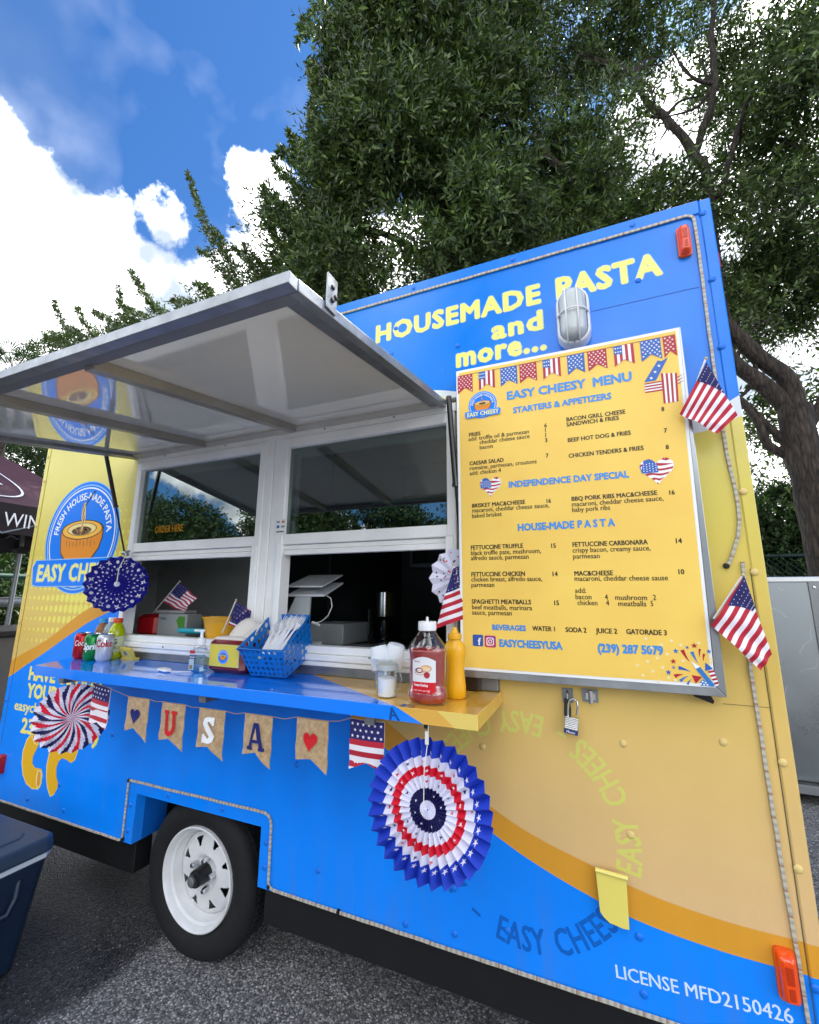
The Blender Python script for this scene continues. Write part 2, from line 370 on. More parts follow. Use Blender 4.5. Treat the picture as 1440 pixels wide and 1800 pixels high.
# ------------------------------------------------------------------ printed wrap (flat print: colour zones follow the printed curves)
C_BLUE = lin('#0088ff'); C_ORA = lin('#dc9c30')
def wrap_material(name, shelf=False, rough=.16):
    m = bpy.data.materials.new(name); m.use_nodes = True; t = NT(m.node_tree); b = m.node_tree.nodes['Principled BSDF']
    geo = t.n('ShaderNodeNewGeometry'); sp = t.n('ShaderNodeSeparateXYZ'); t.l(geo.outputs['Position'], sp.inputs[0])
    X, Y, Z = sp.outputs
    def curve(pts):                      # z as a function of x
        xn = t.m('DIVIDE', t.m('ADD', X, 3.1), 3.7); fc = t.n('ShaderNodeFloatCurve'); c = fc.mapping.curves[0]
        P = [((x + 3.1) / 3.7, z / 3.0) for x, z in pts]
        c.points[0].location = P[0]; c.points[1].location = P[-1]
        for p in P[1:-1]: c.points.new(*p)
        fc.mapping.update(); t.l(xn, fc.inputs['Value']); return t.m('MULTIPLY', fc.outputs[0], 3.0)
    def above(a, b_): return t.m('GREATER_THAN', a, b_)
    # yellow field, printed from lemon at the top to sand at the bottom
    r = t.n('ShaderNodeValToRGB'); t.l(t.m('DIVIDE', Z, 2.7), r.inputs[0]); e = r.color_ramp.elements
    e[0].position = .22; e[0].color = lin('#deb985'); e[1].position = .80; e[1].color = lin('#ece07c')
    x = e.new(.45); x.color = lin('#e0bf62'); x = e.new(.60); x.color = lin('#dcca62')
    col = r.outputs[0]
    if not shelf:
        # halftone dots on the left panel
        def cell(v, s): return t.m('SUBTRACT', t.m('FRACT', t.m('DIVIDE', v, s)), .5)
        cx = cell(X, .042); cz = cell(Z, .056)
        dd = t.m('SQRT', t.m('ADD', t.m('MULTIPLY', cx, cx), t.m('MULTIPLY', cz, cz)))
        # dot size swells round a centre below the badge
        ux = t.m('DIVIDE', t.m('ADD', X, 2.45), .62); uz = t.m('DIVIDE', t.m('SUBTRACT', Z, 1.42), .62)
        rr = t.m('SUBTRACT', 1.0, t.m('SQRT', t.m('ADD', t.m('MULTIPLY', ux, ux), t.m('MULTIPLY', uz, uz))))
        siz = t.m('MULTIPLY', t.m('MAXIMUM', rr, 0.0), .55)
        dot = t.m('GREATER_THAN', siz, dd)
        col = t.mixc(t.m('MULTIPLY', dot, .75), col, lin('#f4ee6a'))
    top_o = curve([(-3.1,.98),(-2.96,1.046),(-2.70,1.156),(-2.46,1.29),(-2.33,1.345),(-2.0,1.44),(-1.55,1.42),(-1.1,1.22),(-.70,.969),(-.324,.756),(-.213,.709),(-.052,.663),(.029,.638),(.191,.613),(.372,.606),(.6,.61)])
    top_b = curve([(-3.1,.88),(-2.92,.980),(-2.689,1.095),(-2.506,1.19),(-2.312,1.278),(-2.0,1.36),(-1.55,1.34),(-1.1,1.14),(-.738,.905),(-.326,.688),(-.216,.639),(-.058,.586),(.023,.565),(.183,.545),(.326,.540),(.6,.545)])
    col = t.mixc(above(top_o, Z), col, C_ORA)
    col = t.mixc(above(top_b, Z), col, C_BLUE)
    if not shelf:
        w_lo = curve([(-3.1,2.9),(-2.1,2.9),(-1.6,2.5),(-1.2,2.30),(-.8,2.19),(-.478,2.13),(-.1,1.97),(.1,1.90),(.305,1.872),(.416,1.905),(.6,2.0)])
        w_up = curve([(-3.1,2.95),(-2.1,2.95),(-1.6,2.56),(-1.2,2.34),(-.8,2.215),(-.433,2.145),(-.1,2.0),(.1,1.94),(.305,1.915),(.416,1.966),(.6,2.08)])
        col = t.mixc(above(Z, w_lo), col, lin('#dfe6ea')); col = t.mixc(above(Z, w_up), col, lin('#007ce8'))
    # faint grime and orange peel of the vinyl
    nn = t.noise(3.0, 6, .6, geo.outputs['Position']); r2 = t.n('ShaderNodeMapRange'); t.l(nn, r2.inputs[0]); r2.inputs[1].default_value = .35; r2.inputs[2].default_value = .75
    r2.inputs[3].default_value = 1.0; r2.inputs[4].default_value = .92
    col = t.mixc(1.0, col, r2.outputs[0], 'MULTIPLY')
    if not shelf:                        # road film along the lower edge, thin runs and scuffs
        mp = t.n('ShaderNodeMapping'); mp.inputs['Scale'].default_value = (14, 14, 1.6); t.l(geo.outputs['Position'], mp.inputs[0])
        low = t.n('ShaderNodeMapRange'); t.l(Z, low.inputs[0]); low.inputs[1].default_value = .75; low.inputs[2].default_value = .36
        runs = t.n('ShaderNodeMapRange'); t.l(t.noise(1.0, 6, .65, mp.outputs[0]), runs.inputs[0]); runs.inputs[1].default_value = .50; runs.inputs[2].default_value = .80
        gr = t.m('ADD', t.m('MULTIPLY', low.outputs[0], t.m('ADD', .03, t.m('MULTIPLY', runs.outputs[0], .22))), t.m('MULTIPLY', runs.outputs[0], .02))
        col = t.mixc(gr, col, lin('#6e6350'))
        rg = t.n('ShaderNodeMapRange'); t.l(t.noise(7, 7, .7, geo.outputs['Position']), rg.inputs[0]); rg.inputs[1].default_value = .35; rg.inputs[2].default_value = .75; rg.inputs[3].default_value = rough; rg.inputs[4].default_value = rough + .14
        t.l(rg.outputs[0], b.inputs['Roughness'])
    t.l(col, b.inputs['Base Color']); b.inputs['Roughness'].default_value = rough; b.inputs['Specular IOR Level'].default_value = .5 if shelf else .38; b.inputs['Coat Weight'].default_value = .0 if not shelf else .4; b.inputs['Coat Roughness'].default_value = .04
    bn = t.n('ShaderNodeBump'); bn.inputs['Strength'].default_value = .5; bn.inputs['Distance'].default_value = .005
    h = t.m('ADD', t.noise(2.6, 3, .5, geo.outputs['Position']), t.m('MULTIPLY', t.noise(45, 2, .5, geo.outputs['Position']), .035))
    t.l(h, bn.inputs['Height']); t.l(bn.outputs[0], b.inputs['Normal'])
    return m
WRAP = wrap_material('vinyl_wrap')
ALU = mat('brushed_aluminium', '#9fa3a7', .40, .85, vary=.18, vscale=14, rvary=.14, bump=.15, bscale=180)
ALUD = mat('dull_aluminium', '#8f9296', .45, .9, vary=.25, vscale=10, rvary=.12, bump=.2, bscale=120)
WFRAME = mat('white_window_frame', '#f0f1ef', .33, vary=.08, vscale=6, bump=.08, bscale=40)
WHITE = mat('white_enamel', '#e8e9e6', .3, vary=.05, vscale=5)
UNDER = mat('awning_underside', '#efeee6', .055, spec=.9, vary=.06, vscale=2, coat=1.0)
BLACK = mat('black_paint', '#0d0e10', .55, vary=.3); RUB = mat('tyre_rubber', '#131416', .78, vary=.35, vscale=30, bump=.3, bscale=90)
GLASS = None
def glass_mat(name, tint, op, k2=2.0):
    m = bpy.data.materials.new(name); m.use_nodes = True; nt = m.node_tree; t = NT(nt); nt.nodes.remove(nt.nodes['Principled BSDF']); out = nt.nodes['Material Output']
    tr = t.n('ShaderNodeBsdfTransparent'); tr.inputs[0].default_value = tint; gl = t.n('ShaderNodeBsdfGlossy'); gl.inputs['Roughness'].default_value = 0.0; gl.inputs[0].default_value = (.95,1,.98,1)
    fr = t.n('ShaderNodeFresnel'); gb = t.n('ShaderNodeNewGeometry'); t.l(t.m('SUBTRACT', 1.5, t.m('MULTIPLY', gb.outputs['Backfacing'], 1.5 - 1/1.5)), fr.inputs[0]); k = t.m('ADD', t.m('MULTIPLY', fr.outputs[0], k2), op, True)
    mx = t.n('ShaderNodeMixShader'); t.l(k, mx.inputs[0]); t.l(tr.outputs[0], mx.inputs[1]); t.l(gl.outputs[0], mx.inputs[2]); t.l(mx.outputs[0], out.inputs[0]); return m
TINT = glass_mat('tinted_window_glass', (.50, .57, .56, 1), .08)
CLEAR = glass_mat('clear_plastic', (.94, .96, .97, 1), .03, 1.6)
SCREW = mat('screw_head', '#9a9c9e', .35, 1.0)
GRAYIN = mat('interior_wall', '#b4b8b8', .5, vary=.08)
CHROME = mat('polished_steel', '#c9ccce', .16, 1.0)
def LED():
    m = mat('led_strip', '#b9b3a2', .4); t = NT(m.node_tree); b = m.node_tree.nodes['Principled BSDF']
    at_ = t.n('ShaderNodeAttribute'); at_.attribute_name = 'run'; s = at_.outputs['Fac']
    a = t.m('GREATER_THAN', t.m('FRACT', t.m('DIVIDE', s, .017)), .55); c = t.m('LESS_THAN', t.m('FRACT', t.m('DIVIDE', s, .052)), .09)
    col = t.mixc(t.m('MULTIPLY', a, .45), lin('#bdb8aa'), lin('#77736a')); col = t.mixc(c, col, lin('#9c7a66')); t.l(col, b.inputs['Base Color'])
    return m
LEDM = LED()
AMBER = mat('amber_lens', '#ff5208', .14, coat=.6, sss=.2, vary=.15, vscale=40); AMBER2 = mat('amber_base', '#e05a1c', .25); REDL = mat('red_lens', '#a00c14', .15, coat=.5)

# ------------------------------------------------------------------ food trailer
T = root('food_trailer', 'blue and yellow food trailer with its serving hatch propped open and a folding counter', 'food trailer', (-1.28, 0.0, 0.0))
XL, XR, ZB, ZT = -2.983, 0.42, 0.354, 2.648
OX0, OX1, OZ0, OZ1 = -2.150, -0.428, 1.130, 2.100        # serving opening
AX0, AX1, AZ1 = -1.885, -1.205, 0.548                     # wheel arch
def hole(x, z): return (OX0 < x < OX1 and OZ0 < z < OZ1) or (AX0 < x < AX1 and z < AZ1)
m = MB().panel([XL, OX0, AX0, AX1, OX1, XR], [ZB, AZ1, OZ0, OZ1, ZT], hole, 0.0, 0.045); m.build('side_panel', WRAP, T)
# wrapped wheel arch lining, corner posts and roof edge
m = MB(); m.box(AX0 - .004, AX0 + .0, .045, .16, ZB, AZ1); m.build('wheel_arch_lining', mat('arch_blue', '#0b5cb8', .3), T)
m = MB(); m.box(AX0 - .05, AX1 + .05, .045, .42, AZ1 + .002, AZ1 + .02).box(AX0-.02, AX0-.006, .17, .42, .30, AZ1).box(AX1 + .004, AX1 + .02, .05, .42, .30, AZ1); m.build('wheel_well', BLACK, T)
m = MB(); m.box(XR - .028, XR + .004, -.004, .03, ZB, ZT + .004, ch=.003); m.build('corner_trim', WRAP, T)
m = MB(); m.box(XL - .004, XL + .028, -.004, .03, ZB, ZT + .004, ch=.003); m.build('corner_trim', WRAP, T)
m = MB(); m.box(XL + .028, XR - .028, -.005, .03, ZT - .045, ZT + .006, ch=.003); m.build('roof_trim', WRAP, T)
m = MB(); m.box(XL, XR, .045, 2.2, ZT - .03, ZT); m.build('roof', WHITE, T)
m = MB(); m.box(XR - .04, XR, .045, 2.2, ZB, ZT - .032); m.build('front_wall', WRAP, T)
m = MB(); m.box(XL, XL + .04, .045, 2.2, ZB, ZT - .032); m.build('rear_wall', WRAP, T)
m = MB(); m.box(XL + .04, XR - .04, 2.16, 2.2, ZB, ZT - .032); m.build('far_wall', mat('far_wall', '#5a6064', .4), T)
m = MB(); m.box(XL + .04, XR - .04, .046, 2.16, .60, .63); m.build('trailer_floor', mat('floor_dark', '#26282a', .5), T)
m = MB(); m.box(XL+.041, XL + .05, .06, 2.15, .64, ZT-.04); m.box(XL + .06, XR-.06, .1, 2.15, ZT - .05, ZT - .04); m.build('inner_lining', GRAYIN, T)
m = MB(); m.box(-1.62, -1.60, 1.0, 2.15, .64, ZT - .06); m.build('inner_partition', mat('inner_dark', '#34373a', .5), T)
m = MB(); m.box(XL+.051, -2.02, .78, .80, .64, ZT - .06); m.build('inner_back_panel', GRAYIN, T)
# chassis rails
m = MB(); m.box(XL + .02, AX0 - .01, .03, .11, .225, ZB - .003).box(AX1 + .01, XR - .01, .03, .11, .225, ZB - .003); m.box(XL + .02, XR - .02, 1.95, 2.05, .225, ZB - .003); m.box(XL+.05, XR-.05, .9, 1.0, .25, ZB-.003); m.build('chassis_rail', BLACK, T, bevel=.004)
m = MB(); m.box(AX0 - .01, AX1 + .01, .60, .68, .225, .35); m.tube([(-1.53, .12, .30), (-1.53, 2.0, .30)], .035, 10); m.build('axle', BLACK, T, smooth=40)
m = MB(); m.tube([(-2.62, .45, .34), (-2.62, .45, .10)], .03, 8).box(-2.70, -2.54, .37, .53, .07, .10); m.build('stabiliser_jack', BLACK, T)
m = MB(); m.tube([(.30, .6, .34), (.30, .6, .05)], .03, 8).box(.22, .38, .52, .68, .01, .05); m.build('stabiliser_jack', BLACK, T)
# LED strips: flat clear ribbons with the diodes inside
def led(pts, w=.0095):
    P = []
    for i in range(len(pts) - 1):
        a, b = pts[i], pts[i+1]; d = math.hypot(b[0]-a[0], b[1]-a[1]); k = max(1, int(d / .04))
        for j in range(k): P.append((a[0] + (b[0]-a[0])*j/k, a[1] + (b[1]-a[1])*j/k))
    P.append(pts[-1]); rr1 = random.Random(len(P)); n = len(P); vs = []; run = []; L = 0
    for i in range(n):
        a, b = P[max(0, i-1)], P[min(n-1, i+1)]; t_ = Vector((b[0]-a[0], b[1]-a[1])).normalized(); q = Vector((-t_.y, t_.x)) * w/2
        if i: L += math.hypot(P[i][0]-P[i-1][0], P[i][1]-P[i-1][1])
        x, z = P[i][0] + rr1.uniform(-.0008, .0008), P[i][1] + rr1.uniform(-.0008, .0008)
        for s_, y in ((-1, -.004), (-.8, -.0075), (.8, -.0075), (1, -.004)): vs.append((x + q.x*s_, y, z + q.y*s_)); run.append(L)
    fs = [(i*4+j, i*4+j+1, (i+1)*4+j+1, (i+1)*4+j) for i in range(n-1) for j in range(3)] + [(0,1,2,3), tuple((n-1)*4+j for j in range(4))]
    o = MB().add(vs, fs).build('led_strip', LEDM, T, recalc=False); at_ = o.data.attributes.new('run', 'FLOAT', 'POINT'); at_.data.foreach_set('value', run); return o
led([(-2.90, 2.607), (-.947, 2.607), (.352, 2.606), (.362, 2.603), (.370, 2.597), (.374, 2.585), (.374, 2.5), (.371, 1.971), (.374, 1.795), (.380, 1.70), (.383, 1.65), (.381, 1.60), (.372, 1.56), (.358, 1.52), (.345, 1.49), (.337, 1.479)])
led([(.375, 1.49), (.360, 1.204), (.364, .92), (.367, .784), (.377, .455), (.382, .36)])
led([(-2.96, .360), (-1.955, .360), (-1.942, .364), (-1.937, .376), (-1.938, .588)], .009)
led([(-1.938, .596), (-1.19, .600), (-1.170, .594), (-1.159, .580), (-1.156, .56), (-1.153, .38), (-1.148, .368), (-1.13, .362), (.41, .360)], .010)
b0 = MB().lathe([(.0, -.009), (.006, -.009), (.008, -.004), (.008, 0)], 10, axis='y', c=(-1.938, -.001, .594)).build('strip_connector', BLACK, T)
for x, z in ((-1.935, .366), (-1.151, .368), (.337, 1.479), (-.86, .362)): copy_part(b0, x + 1.938, 0, z - .594)
# domed rivets
ry = mat('rivet_yellow', '#dcc27c', .35); rb = mat('rivet_blue', '#0070dc', .35)
def rivet_me(mm): return MB().lathe([(0, -.0042), (.005, -.0039), (.0080, -.0026), (.0098, -.0008), (.0100, 0)], 12, axis='y').build('rivet', mm, T, smooth=60, local=True)
protos = {}
for c_, pts in (('y', [(.399,1.684),(.398,1.461),(.399,.991),(.399,.759),(.042,.989),(.042,.761),(.28,1.022),(-2.965,2.05),(-2.968,1.78),(-2.968,1.5),(-2.968,1.24),(-.36,.93),(-2.968,2.2)]),
                ('b', [(.399,2.36),(.398,2.13),(.042,.525),(.042,.400),(.399,.52),(-.46,.52),(-.46,.40),(-.95,.46),(-.62,.385),(-2.968,.83),(-2.968,.6),(-2.42,.50),(-2.36,.40),(-2.09,.76),(-2.65,.40),(-1.55,.78),(-1.06,.78),(-1.915,.5),(-1.915,.4),(-1.18,.5),(-1.18,.42),(-1.7,.572),(-1.4,.572),(-.42,2.33),(-.68,2.47),(-.2,2.63),(.2,2.63),(-.6,2.63),(.399,2.60),(.2,2.42),(-.7,2.36),(.042,2.36),(-.30,.45)])):
    for x, z in pts:
        if c_ not in protos: protos[c_] = rivet_me(ry if c_ == 'y' else rb); o = protos[c_]
        else: o = protos[c_].copy(); COL.objects.link(o); o.parent = T
        o.location = Vector((x, -.0045 if (x > .39 or x < -2.95 or z > 2.6) else -.0002, z)) - T.location
# panel seams, recessed joints shown as fine sealant beads
sm = mat('seam_sealant', '#4a4f3c', .6)
MB().box(XR-.0305, XR-.029, -.0012, 0, ZB, 1.47).build('seam', sm, T); MB().box(-2.955,-2.9535,-.0012,0,ZB,2.6).build('seam', sm, T)
MB().box(.05, .365, -.0010, 0, 2.345, 2.3465).build('seam', mat('seam_blue', '#0a4ea0', .5), T); MB().box(.29, .415, -.0010, 0, 1.117, 1.118).build('seam', sm, T)

# --- service windows (left and right units) with open lower halves
def window(x0, x1, name='window'):
    fr = MB(); y0, y1 = -.012, .05; z0, z1 = 1.205, 2.062
    fr.box(x0, x0 + .034, y0, y1, z0, z1, ch=.003).box(x1 - .034, x1, y0, y1, z0, z1, ch=.003)
    fr.box(x0 + .034, x1 - .034, y0, y1, z1 - .042, z1, ch=.003)
    fr.box(x0 + .010, x0 + .034 + .006, y0 - .006, y0, z0, 1.60, ch=.002).box(x1 - .040, x1 - .010, y0 - .004, y0, z0, 1.60, ch=.002)
    w = fr.build(name, WFRAME, T)
    MB().box(x0 + .034, x1 - .034, -.008, .02, 1.598, 1.642, ch=.003).box(x0 + .034, x1 - .034, .004, .03, 1.578, 1.5965, ch=.002).box(x0 + .036, x1 - .036, -.002, .026, 1.556, 1.5765, ch=.002).build('meeting_rail', WFRAME, w)
    MB().box(x0 + .034, x1 - .034, .010, .013, 1.642, z1 - .042).build('pane', TINT, w)
    iw = MB().box(x0 + .05, x0 + .066, .03, .045, 1.642, 1.985).box(x0+.05, x1-.05, .03, .045, 1.985, 2.0).box(x0+.034, x1-.034, .030, .06, 2.002, 2.018); iw.build('inner_sash', WFRAME, w)
    return w
WL = window(-2.140, -1.300); WR = window(-1.216, -.432)
MB().box(-1.300, -1.258, -.010, .05, 1.205, 2.098, ch=.002).box(-1.2565, -1.216, -.007, .05, 1.205, 2.098, ch=.002).build('centre_post', WFRAME, T)
MB().box(OX0, OX1, -.008, .05, 2.064, 2.098, ch=.002).build('window_header', WFRAME, T)
MB().box(OX0, OX1, -.004, .05, 1.176, 1.204, ch=.003).box(OX0, OX1, -.020, .05, 1.152, 1.1755, ch=.003).box(OX0, OX1, -.012, .05, 1.132, 1.1515, ch=.003).build('window_sill', WFRAME, T)
for x in (-1.95, -1.55, -1.0, -.68):
    MB().lathe([(0, -.003), (.004, -.002), (.0045, 0)], 8, axis='y', c=(x, -.008, 2.08)).build('screw', SCREW, T)
MB().lathe([(0, -.003), (.004, -.002), (.0045, 0)], 8, axis='y', c=(-1.80, -.0205, 1.163)).build('screw', SCREW, T)
# --- hatch (awning)
def aw(x, y, d=0.0): return Vector((x, y, 2.100 + .165 * y + d))      # plane of the raised hatch, y from 0 to -.91
HX0, HX1 = -2.158, -.490
m = MB(); m.add([aw(HX0,-.002,.004), aw(HX1,-.002,.004), aw(HX1,-.882,.004), aw(HX0,-.882,.004), aw(HX0,-.002,.010), aw(HX1,-.002,.010), aw(HX1,-.882,.010), aw(HX0,-.882,.010)], [(0,1,2,3),(4,7,6,5),(0,4,5,1),(1,5,6,2),(2,6,7,3),(3,7,4,0)])
hatch = m.build('serving_hatch', UNDER, T)
MB().add([aw(HX0,-.002,.0115), aw(HX1,-.002,.0115), aw(HX1,-.882,.0115), aw(HX0,-.882,.0115)], [(0,1,2,3)]).build('hatch_skin', WRAP, hatch)
def rail(a, b, w, h0, h1, up=Vector((0,0,1))):
    a, b = Vector(a), Vector(b); t = (b-a).normalized(); s_ = t.cross(up).normalized(); n = s_.cross(t)
    vs = []
    for p in (a, b):
        for q, r in ((-w/2, h0), (w/2, h0), (w/2, h1), (-w/2, h1)): vs.append(p + s_*q + n*r)
    return vs, [(0,1,2,3),(7,6,5,4),(0,4,5,1),(1,5,6,2),(2,6,7,3),(3,7,4,0)]
def railm(a, b, w, h0, h1): m = MB(); m.add(*rail(a, b, w, h0, h1)); return m
railm(aw(HX0-.024,-.897), aw(HX1+.024,-.897), .026, -.013, .012).build('front_rail', ALU, hatch, bevel=.0015)
railm(aw(HX0,-.866), aw(HX1,-.866), .034, -.011, .0035).build('front_rail_lip', mat('rail_lip', '#83868a', .5, .3, vary=.1), hatch)
railm(aw(HX1+.012,-.882), aw(HX1+.012,.0), .024, -.013, .012).build('side_rail', ALU, hatch, bevel=.0015)
railm(aw(HX0-.012,-.882), aw(HX0-.012,.0), .024, -.013, .012).build('side_rail', ALU, hatch, bevel=.0015)
railm(aw(HX1-.016,-.85), aw(HX1-.016,-.03), .030, -.011, .0035).build('side_rail_lip', ALUD, hatch)
railm(aw(HX0+.016,-.85), aw(HX0+.016,-.03), .030, -.011, .0035).build('side_rail_lip', ALUD, hatch)
railm(aw(HX0,-.028), aw(HX1,-.028), .050, -.009, .0035).build('hinge_rail', mat('hinge_rail', '#c6c2ba', .35, .4, vary=.12), hatch)
for xa, xb in ((-1.115, -1.128), (-1.585, -1.640)):
    railm(aw(xa, -.858), aw(xb, -.055), .034, -.024, .0035).build('cross_bar', mat('cross_bar', '#a5a19a', .38, .55, vary=.2, vscale=4, rvary=.1), hatch, bevel=.0012)
m = MB(); m.box(-.018, .018, -.002, .002, -.005, .075, M=Matrix.Translation(aw(HX1+.027, -.78, .0)) @ Matrix.Rotation(rad(90), 4, 'Z')); 
lb = m.build('latch_plate', ALU, hatch, bevel=.001)
for dy, dz in ((0, .02), (0, .05), (0.012, .034)):
    MB().lathe([(0,.004),(.005,.003),(.006,0)], 8, axis='x', c=(HX1+.029, -.78+dy, aw(0,-.78).z+dz)).build('screw', BLACK, lb)
MB().tube([(OX0, -.006, 2.112), (OX1, -.006, 2.112)], .008, 8).build('piano_hinge', ALUD, T)
# gas struts
def strut(a, b):
    a, b = Vector(a), Vector(b); c = a.lerp(b, .52)
    s_ = MB().tube([a, c], .0098, 10).tube([c, c.lerp(b, .04)], .012, 10).build('gas_strut', mat('strut_black', '#0b0b0c', .3, coat=.5), T, smooth=50)
    MB().tube([c, b], .0042, 8).build('strut_rod', mat('strut_rod', '#1e1f21', .25, .8), s_, smooth=50)
    MB().tube([b + Vector((-.012,0,0)), b + Vector((.014,0,0))], .009, 8).box(b.x-.014, b.x+.014, b.y+.008, 0.0, b.z-.014, b.z+.014).build('strut_bracket', ALUD, s_)
d = ray(186, 803); k = (2.100 - .012 - CAM.z + .165 * CAM.y) / (d.z - .165 * d.y); PL = CAM + d * k
strut((PL.x, PL.y, PL.z + .01), at(219, 972, -.03)); strut(at(789, 697, -.075), at(812, 1000, -.04))
# --- counter
mS = wrap_material('counter_wrap', shelf=True, rough=.07)
SZ0, SZ1 = 1.064, 1.101
nt = mS.node_tree
t = NT(nt)
bs = nt.nodes['Principled BSDF']
geo = t.n('ShaderNodeNewGeometry'); sp = t.n('ShaderNodeSeparateXYZ'); t.l(geo.outputs['Position'], sp.inputs[0])
xx, yy, zz = sp.outputs
bnd = t.m('ADD', -.862, t.m('MULTIPLY', t.m('SUBTRACT', -.10, yy), 1.58))       # printed diagonal: blue left of it, yellow right
bnd = t.m('ADD', bnd, t.m('MULTIPLY', t.m('SUBTRACT', SZ1, zz), 2.2))
bnd2 = t.m('ADD', -.40, t.m('MULTIPLY', t.m('SUBTRACT', SZ1, zz), 1.3))
ysel = t.m('MULTIPLY', t.m('GREATER_THAN', xx, bnd2), t.m('LESS_THAN', yy, -.3155))
yc = t.mixc(ysel, lin('#dba944'), lin('#e2c766'))
col = t.mixc(t.m('GREATER_THAN', xx, bnd), lin('#0080fa'), yc); t.l(col, bs.inputs['Base Color'])
shp = [(-2.33, -.002), (-2.165, -.317), (-.292, -.317), (-.292, -.002)]
m = MB().prism(shp, SZ0, SZ1, lambda u, v, h: (u, v, h)); shelf = m.build('folding_counter', mS, T, bevel=.002)
MB().box(-.41, -.30, -.028, -.002, 1.1015, 1.142, ch=.002).box(-2.2, -.42, -.012, -.001, 1.102, 1.131).build('counter_bracket', ALUD, T, bevel=.001)
mb = MB()
for x in (-2.02, -1.25, -.62): mb.box(x, x + .03, -.30, -.002, 1.04, 1.063)
mb.build('counter_arm', ALUD, T)
MB().lathe([(.0, -.016), (.007, -.014), (.008, 0)], 8, c=(-.437, -.296, 1.064)).build('bolt', BLACK, T)
# counter print (two dark letters of the circle text where it crosses the counter)
p = Pr(); dk = mat('print_dark_blue', '#0b4c96', .2)
p.text('E', -.515, -.3165, .030, mat('print_navy', '#1c3c78', .2), 2, 'l', .052); p.build('lettering', lambda u, v, h: (u, v, SZ1 + h), T)
p = Pr(); p.text('A', -.520, 1.066, .030, dk, 2, 'c', shear=-.3); p.build('lettering', lambda u, v, h: (u, -.3172 - h, v), T)

# --- lamps
def marker(x, z, w, h, mm, mb_, name):
    f = lambda u, v, hh: (u, -hh, v)
    def rr(w, h, r, n=5): 
        P = []
        for cx, cy, a in ((w/2-r, h/2-r, 0), (-w/2+r, h/2-r, 90), (-w/2+r, -h/2+r, 180), (w/2-r, -h/2+r, 270)):
            P += [(x + cx + r*cos(rad(a+90*i/n)), z + cy + r*sin(rad(a+90*i/n))) for i in range(n+1)]
        return P
    base = MB().prism(rr(w + .007, h + .007, .010), 0, .010, f).build(name, mb_, T, smooth=30)
    b = MB(); A, B, Cc = rr(w, h, .009), rr(w*.86, h*.93, .008), rr(w*.5, h*.82, .006); n = len(A)
    vs = [f(u, v, .010) for u, v in A] + [f(u, v, .026) for u, v in B] + [f(u, v, .032) for u, v in Cc]
    fs = [(i, (i+1)%n, n+(i+1)%n, n+i) for i in range(n)] + [(n+i, n+(i+1)%n, 2*n+(i+1)%n, 2*n+i) for i in range(n)] + [tuple(range(2*n, 3*n))]
    b.add(vs, fs).build('lens', mm, base, smooth=35)
    MB().box(x - w*.20, x + w*.20, -.0335, -.0318, z - h*.05, z + h*.30).box(x - w*.16, x + w*.16, -.0335, -.0318, z-h*.36, z-h*.12).build('lens_rib', mat('amber_dark', '#b83408', .3) if mm == AMBER else REDL, base)
marker(.3385, 2.513, .030, .100, AMBER, AMBER2, 'marker_lamp'); marker(.3475, .534, .034, .098, AMBER, AMBER2, 'marker_lamp'); marker(-2.905, .525, .036, .085, REDL, REDL, 'marker_lamp')
b = MB(); b.box(XR, XR + .024, .05, .15, 2.43, 2.50, ch=.008); b.build('marker_lamp', REDL, T, smooth=40)
# oval caged bulkhead lamp
lx, lz, lw, lh = -.006, 2.320, .106, .212
def stad(w, h, k=1.0, n=12):
    r = w/2*k; hh = h/2*1.0 - w/2; hh = hh + 0
    return [(lx + r*cos(rad(180*i/n)), lz + hh + r*sin(rad(180*i/n))) for i in range(n+1)] + [(lx + r*cos(rad(180+180*i/n)), lz - hh + r*sin(rad(180+180*i/n))) for i in range(n+1)]
LW = mat('lamp_white', '#e2e2e6', .35)
b = MB(); prof = [(1.0, 0), (1.0, .030), (.95, .042), (.84, .046), (.80, .040)]; rows = [stad(lw, lh, k) for k, h in prof]; n = len(rows[0])
vs = [(u, -h, v) for (k, h), R_ in zip(prof, rows) for u, v in R_]; fs = [(i*n+j, i*n+(j+1)%n, (i+1)*n+(j+1)%n, (i+1)*n+j) for i in range(len(prof)-1) for j in range(n)]
lamp = b.add(vs, fs).build('bulkhead_lamp', LW, T, smooth=35)
b = MB(); prof = [(.80, .038), (.76, .055), (.66, .068), (.45, .076), (.15, .079)]; rows = [stad(lw, lh, k) for k, h in prof]
vs = [(u, -h, v) for (k, h), R_ in zip(prof, rows) for u, v in R_]; fs = [(i*n+j, i*n+(j+1)%n, (i+1)*n+(j+1)%n, (i+1)*n+j) for i in range(len(prof)-1) for j in range(n)] + [tuple(range(4*n, 5*n))]
b.add(vs, fs).build('lamp_glass', mat('ribbed_lamp_glass', '#b9c1c3', .18, spec=.7, coat=.6, bump=.6, bscale=300), lamp, smooth=60)
def cagebar(p): return MB().tube(p, .0026, 6)
for x in (-.021, .016):
    cagebar([(lx + x, -.04, lz + .105), (lx + x, -.078, lz + .085), (lx + x, -.088, lz), (lx + x, -.078, lz - .085), (lx + x, -.044, lz - .098)]).build('cage_bar', LW, lamp, smooth=60)
cagebar([(lx + .048*cos(rad(a)), -.040 - .050*sin(rad(a)), lz + .0) for a in range(0, 181, 15)]).build('cage_bar', LW, lamp, smooth=60)
MB().lathe([(0,-.004),(.004,-.003),(.004,0)], 8, axis='y', c=(lx, -.046, lz-.100)).build('screw', SCREW, lamp)
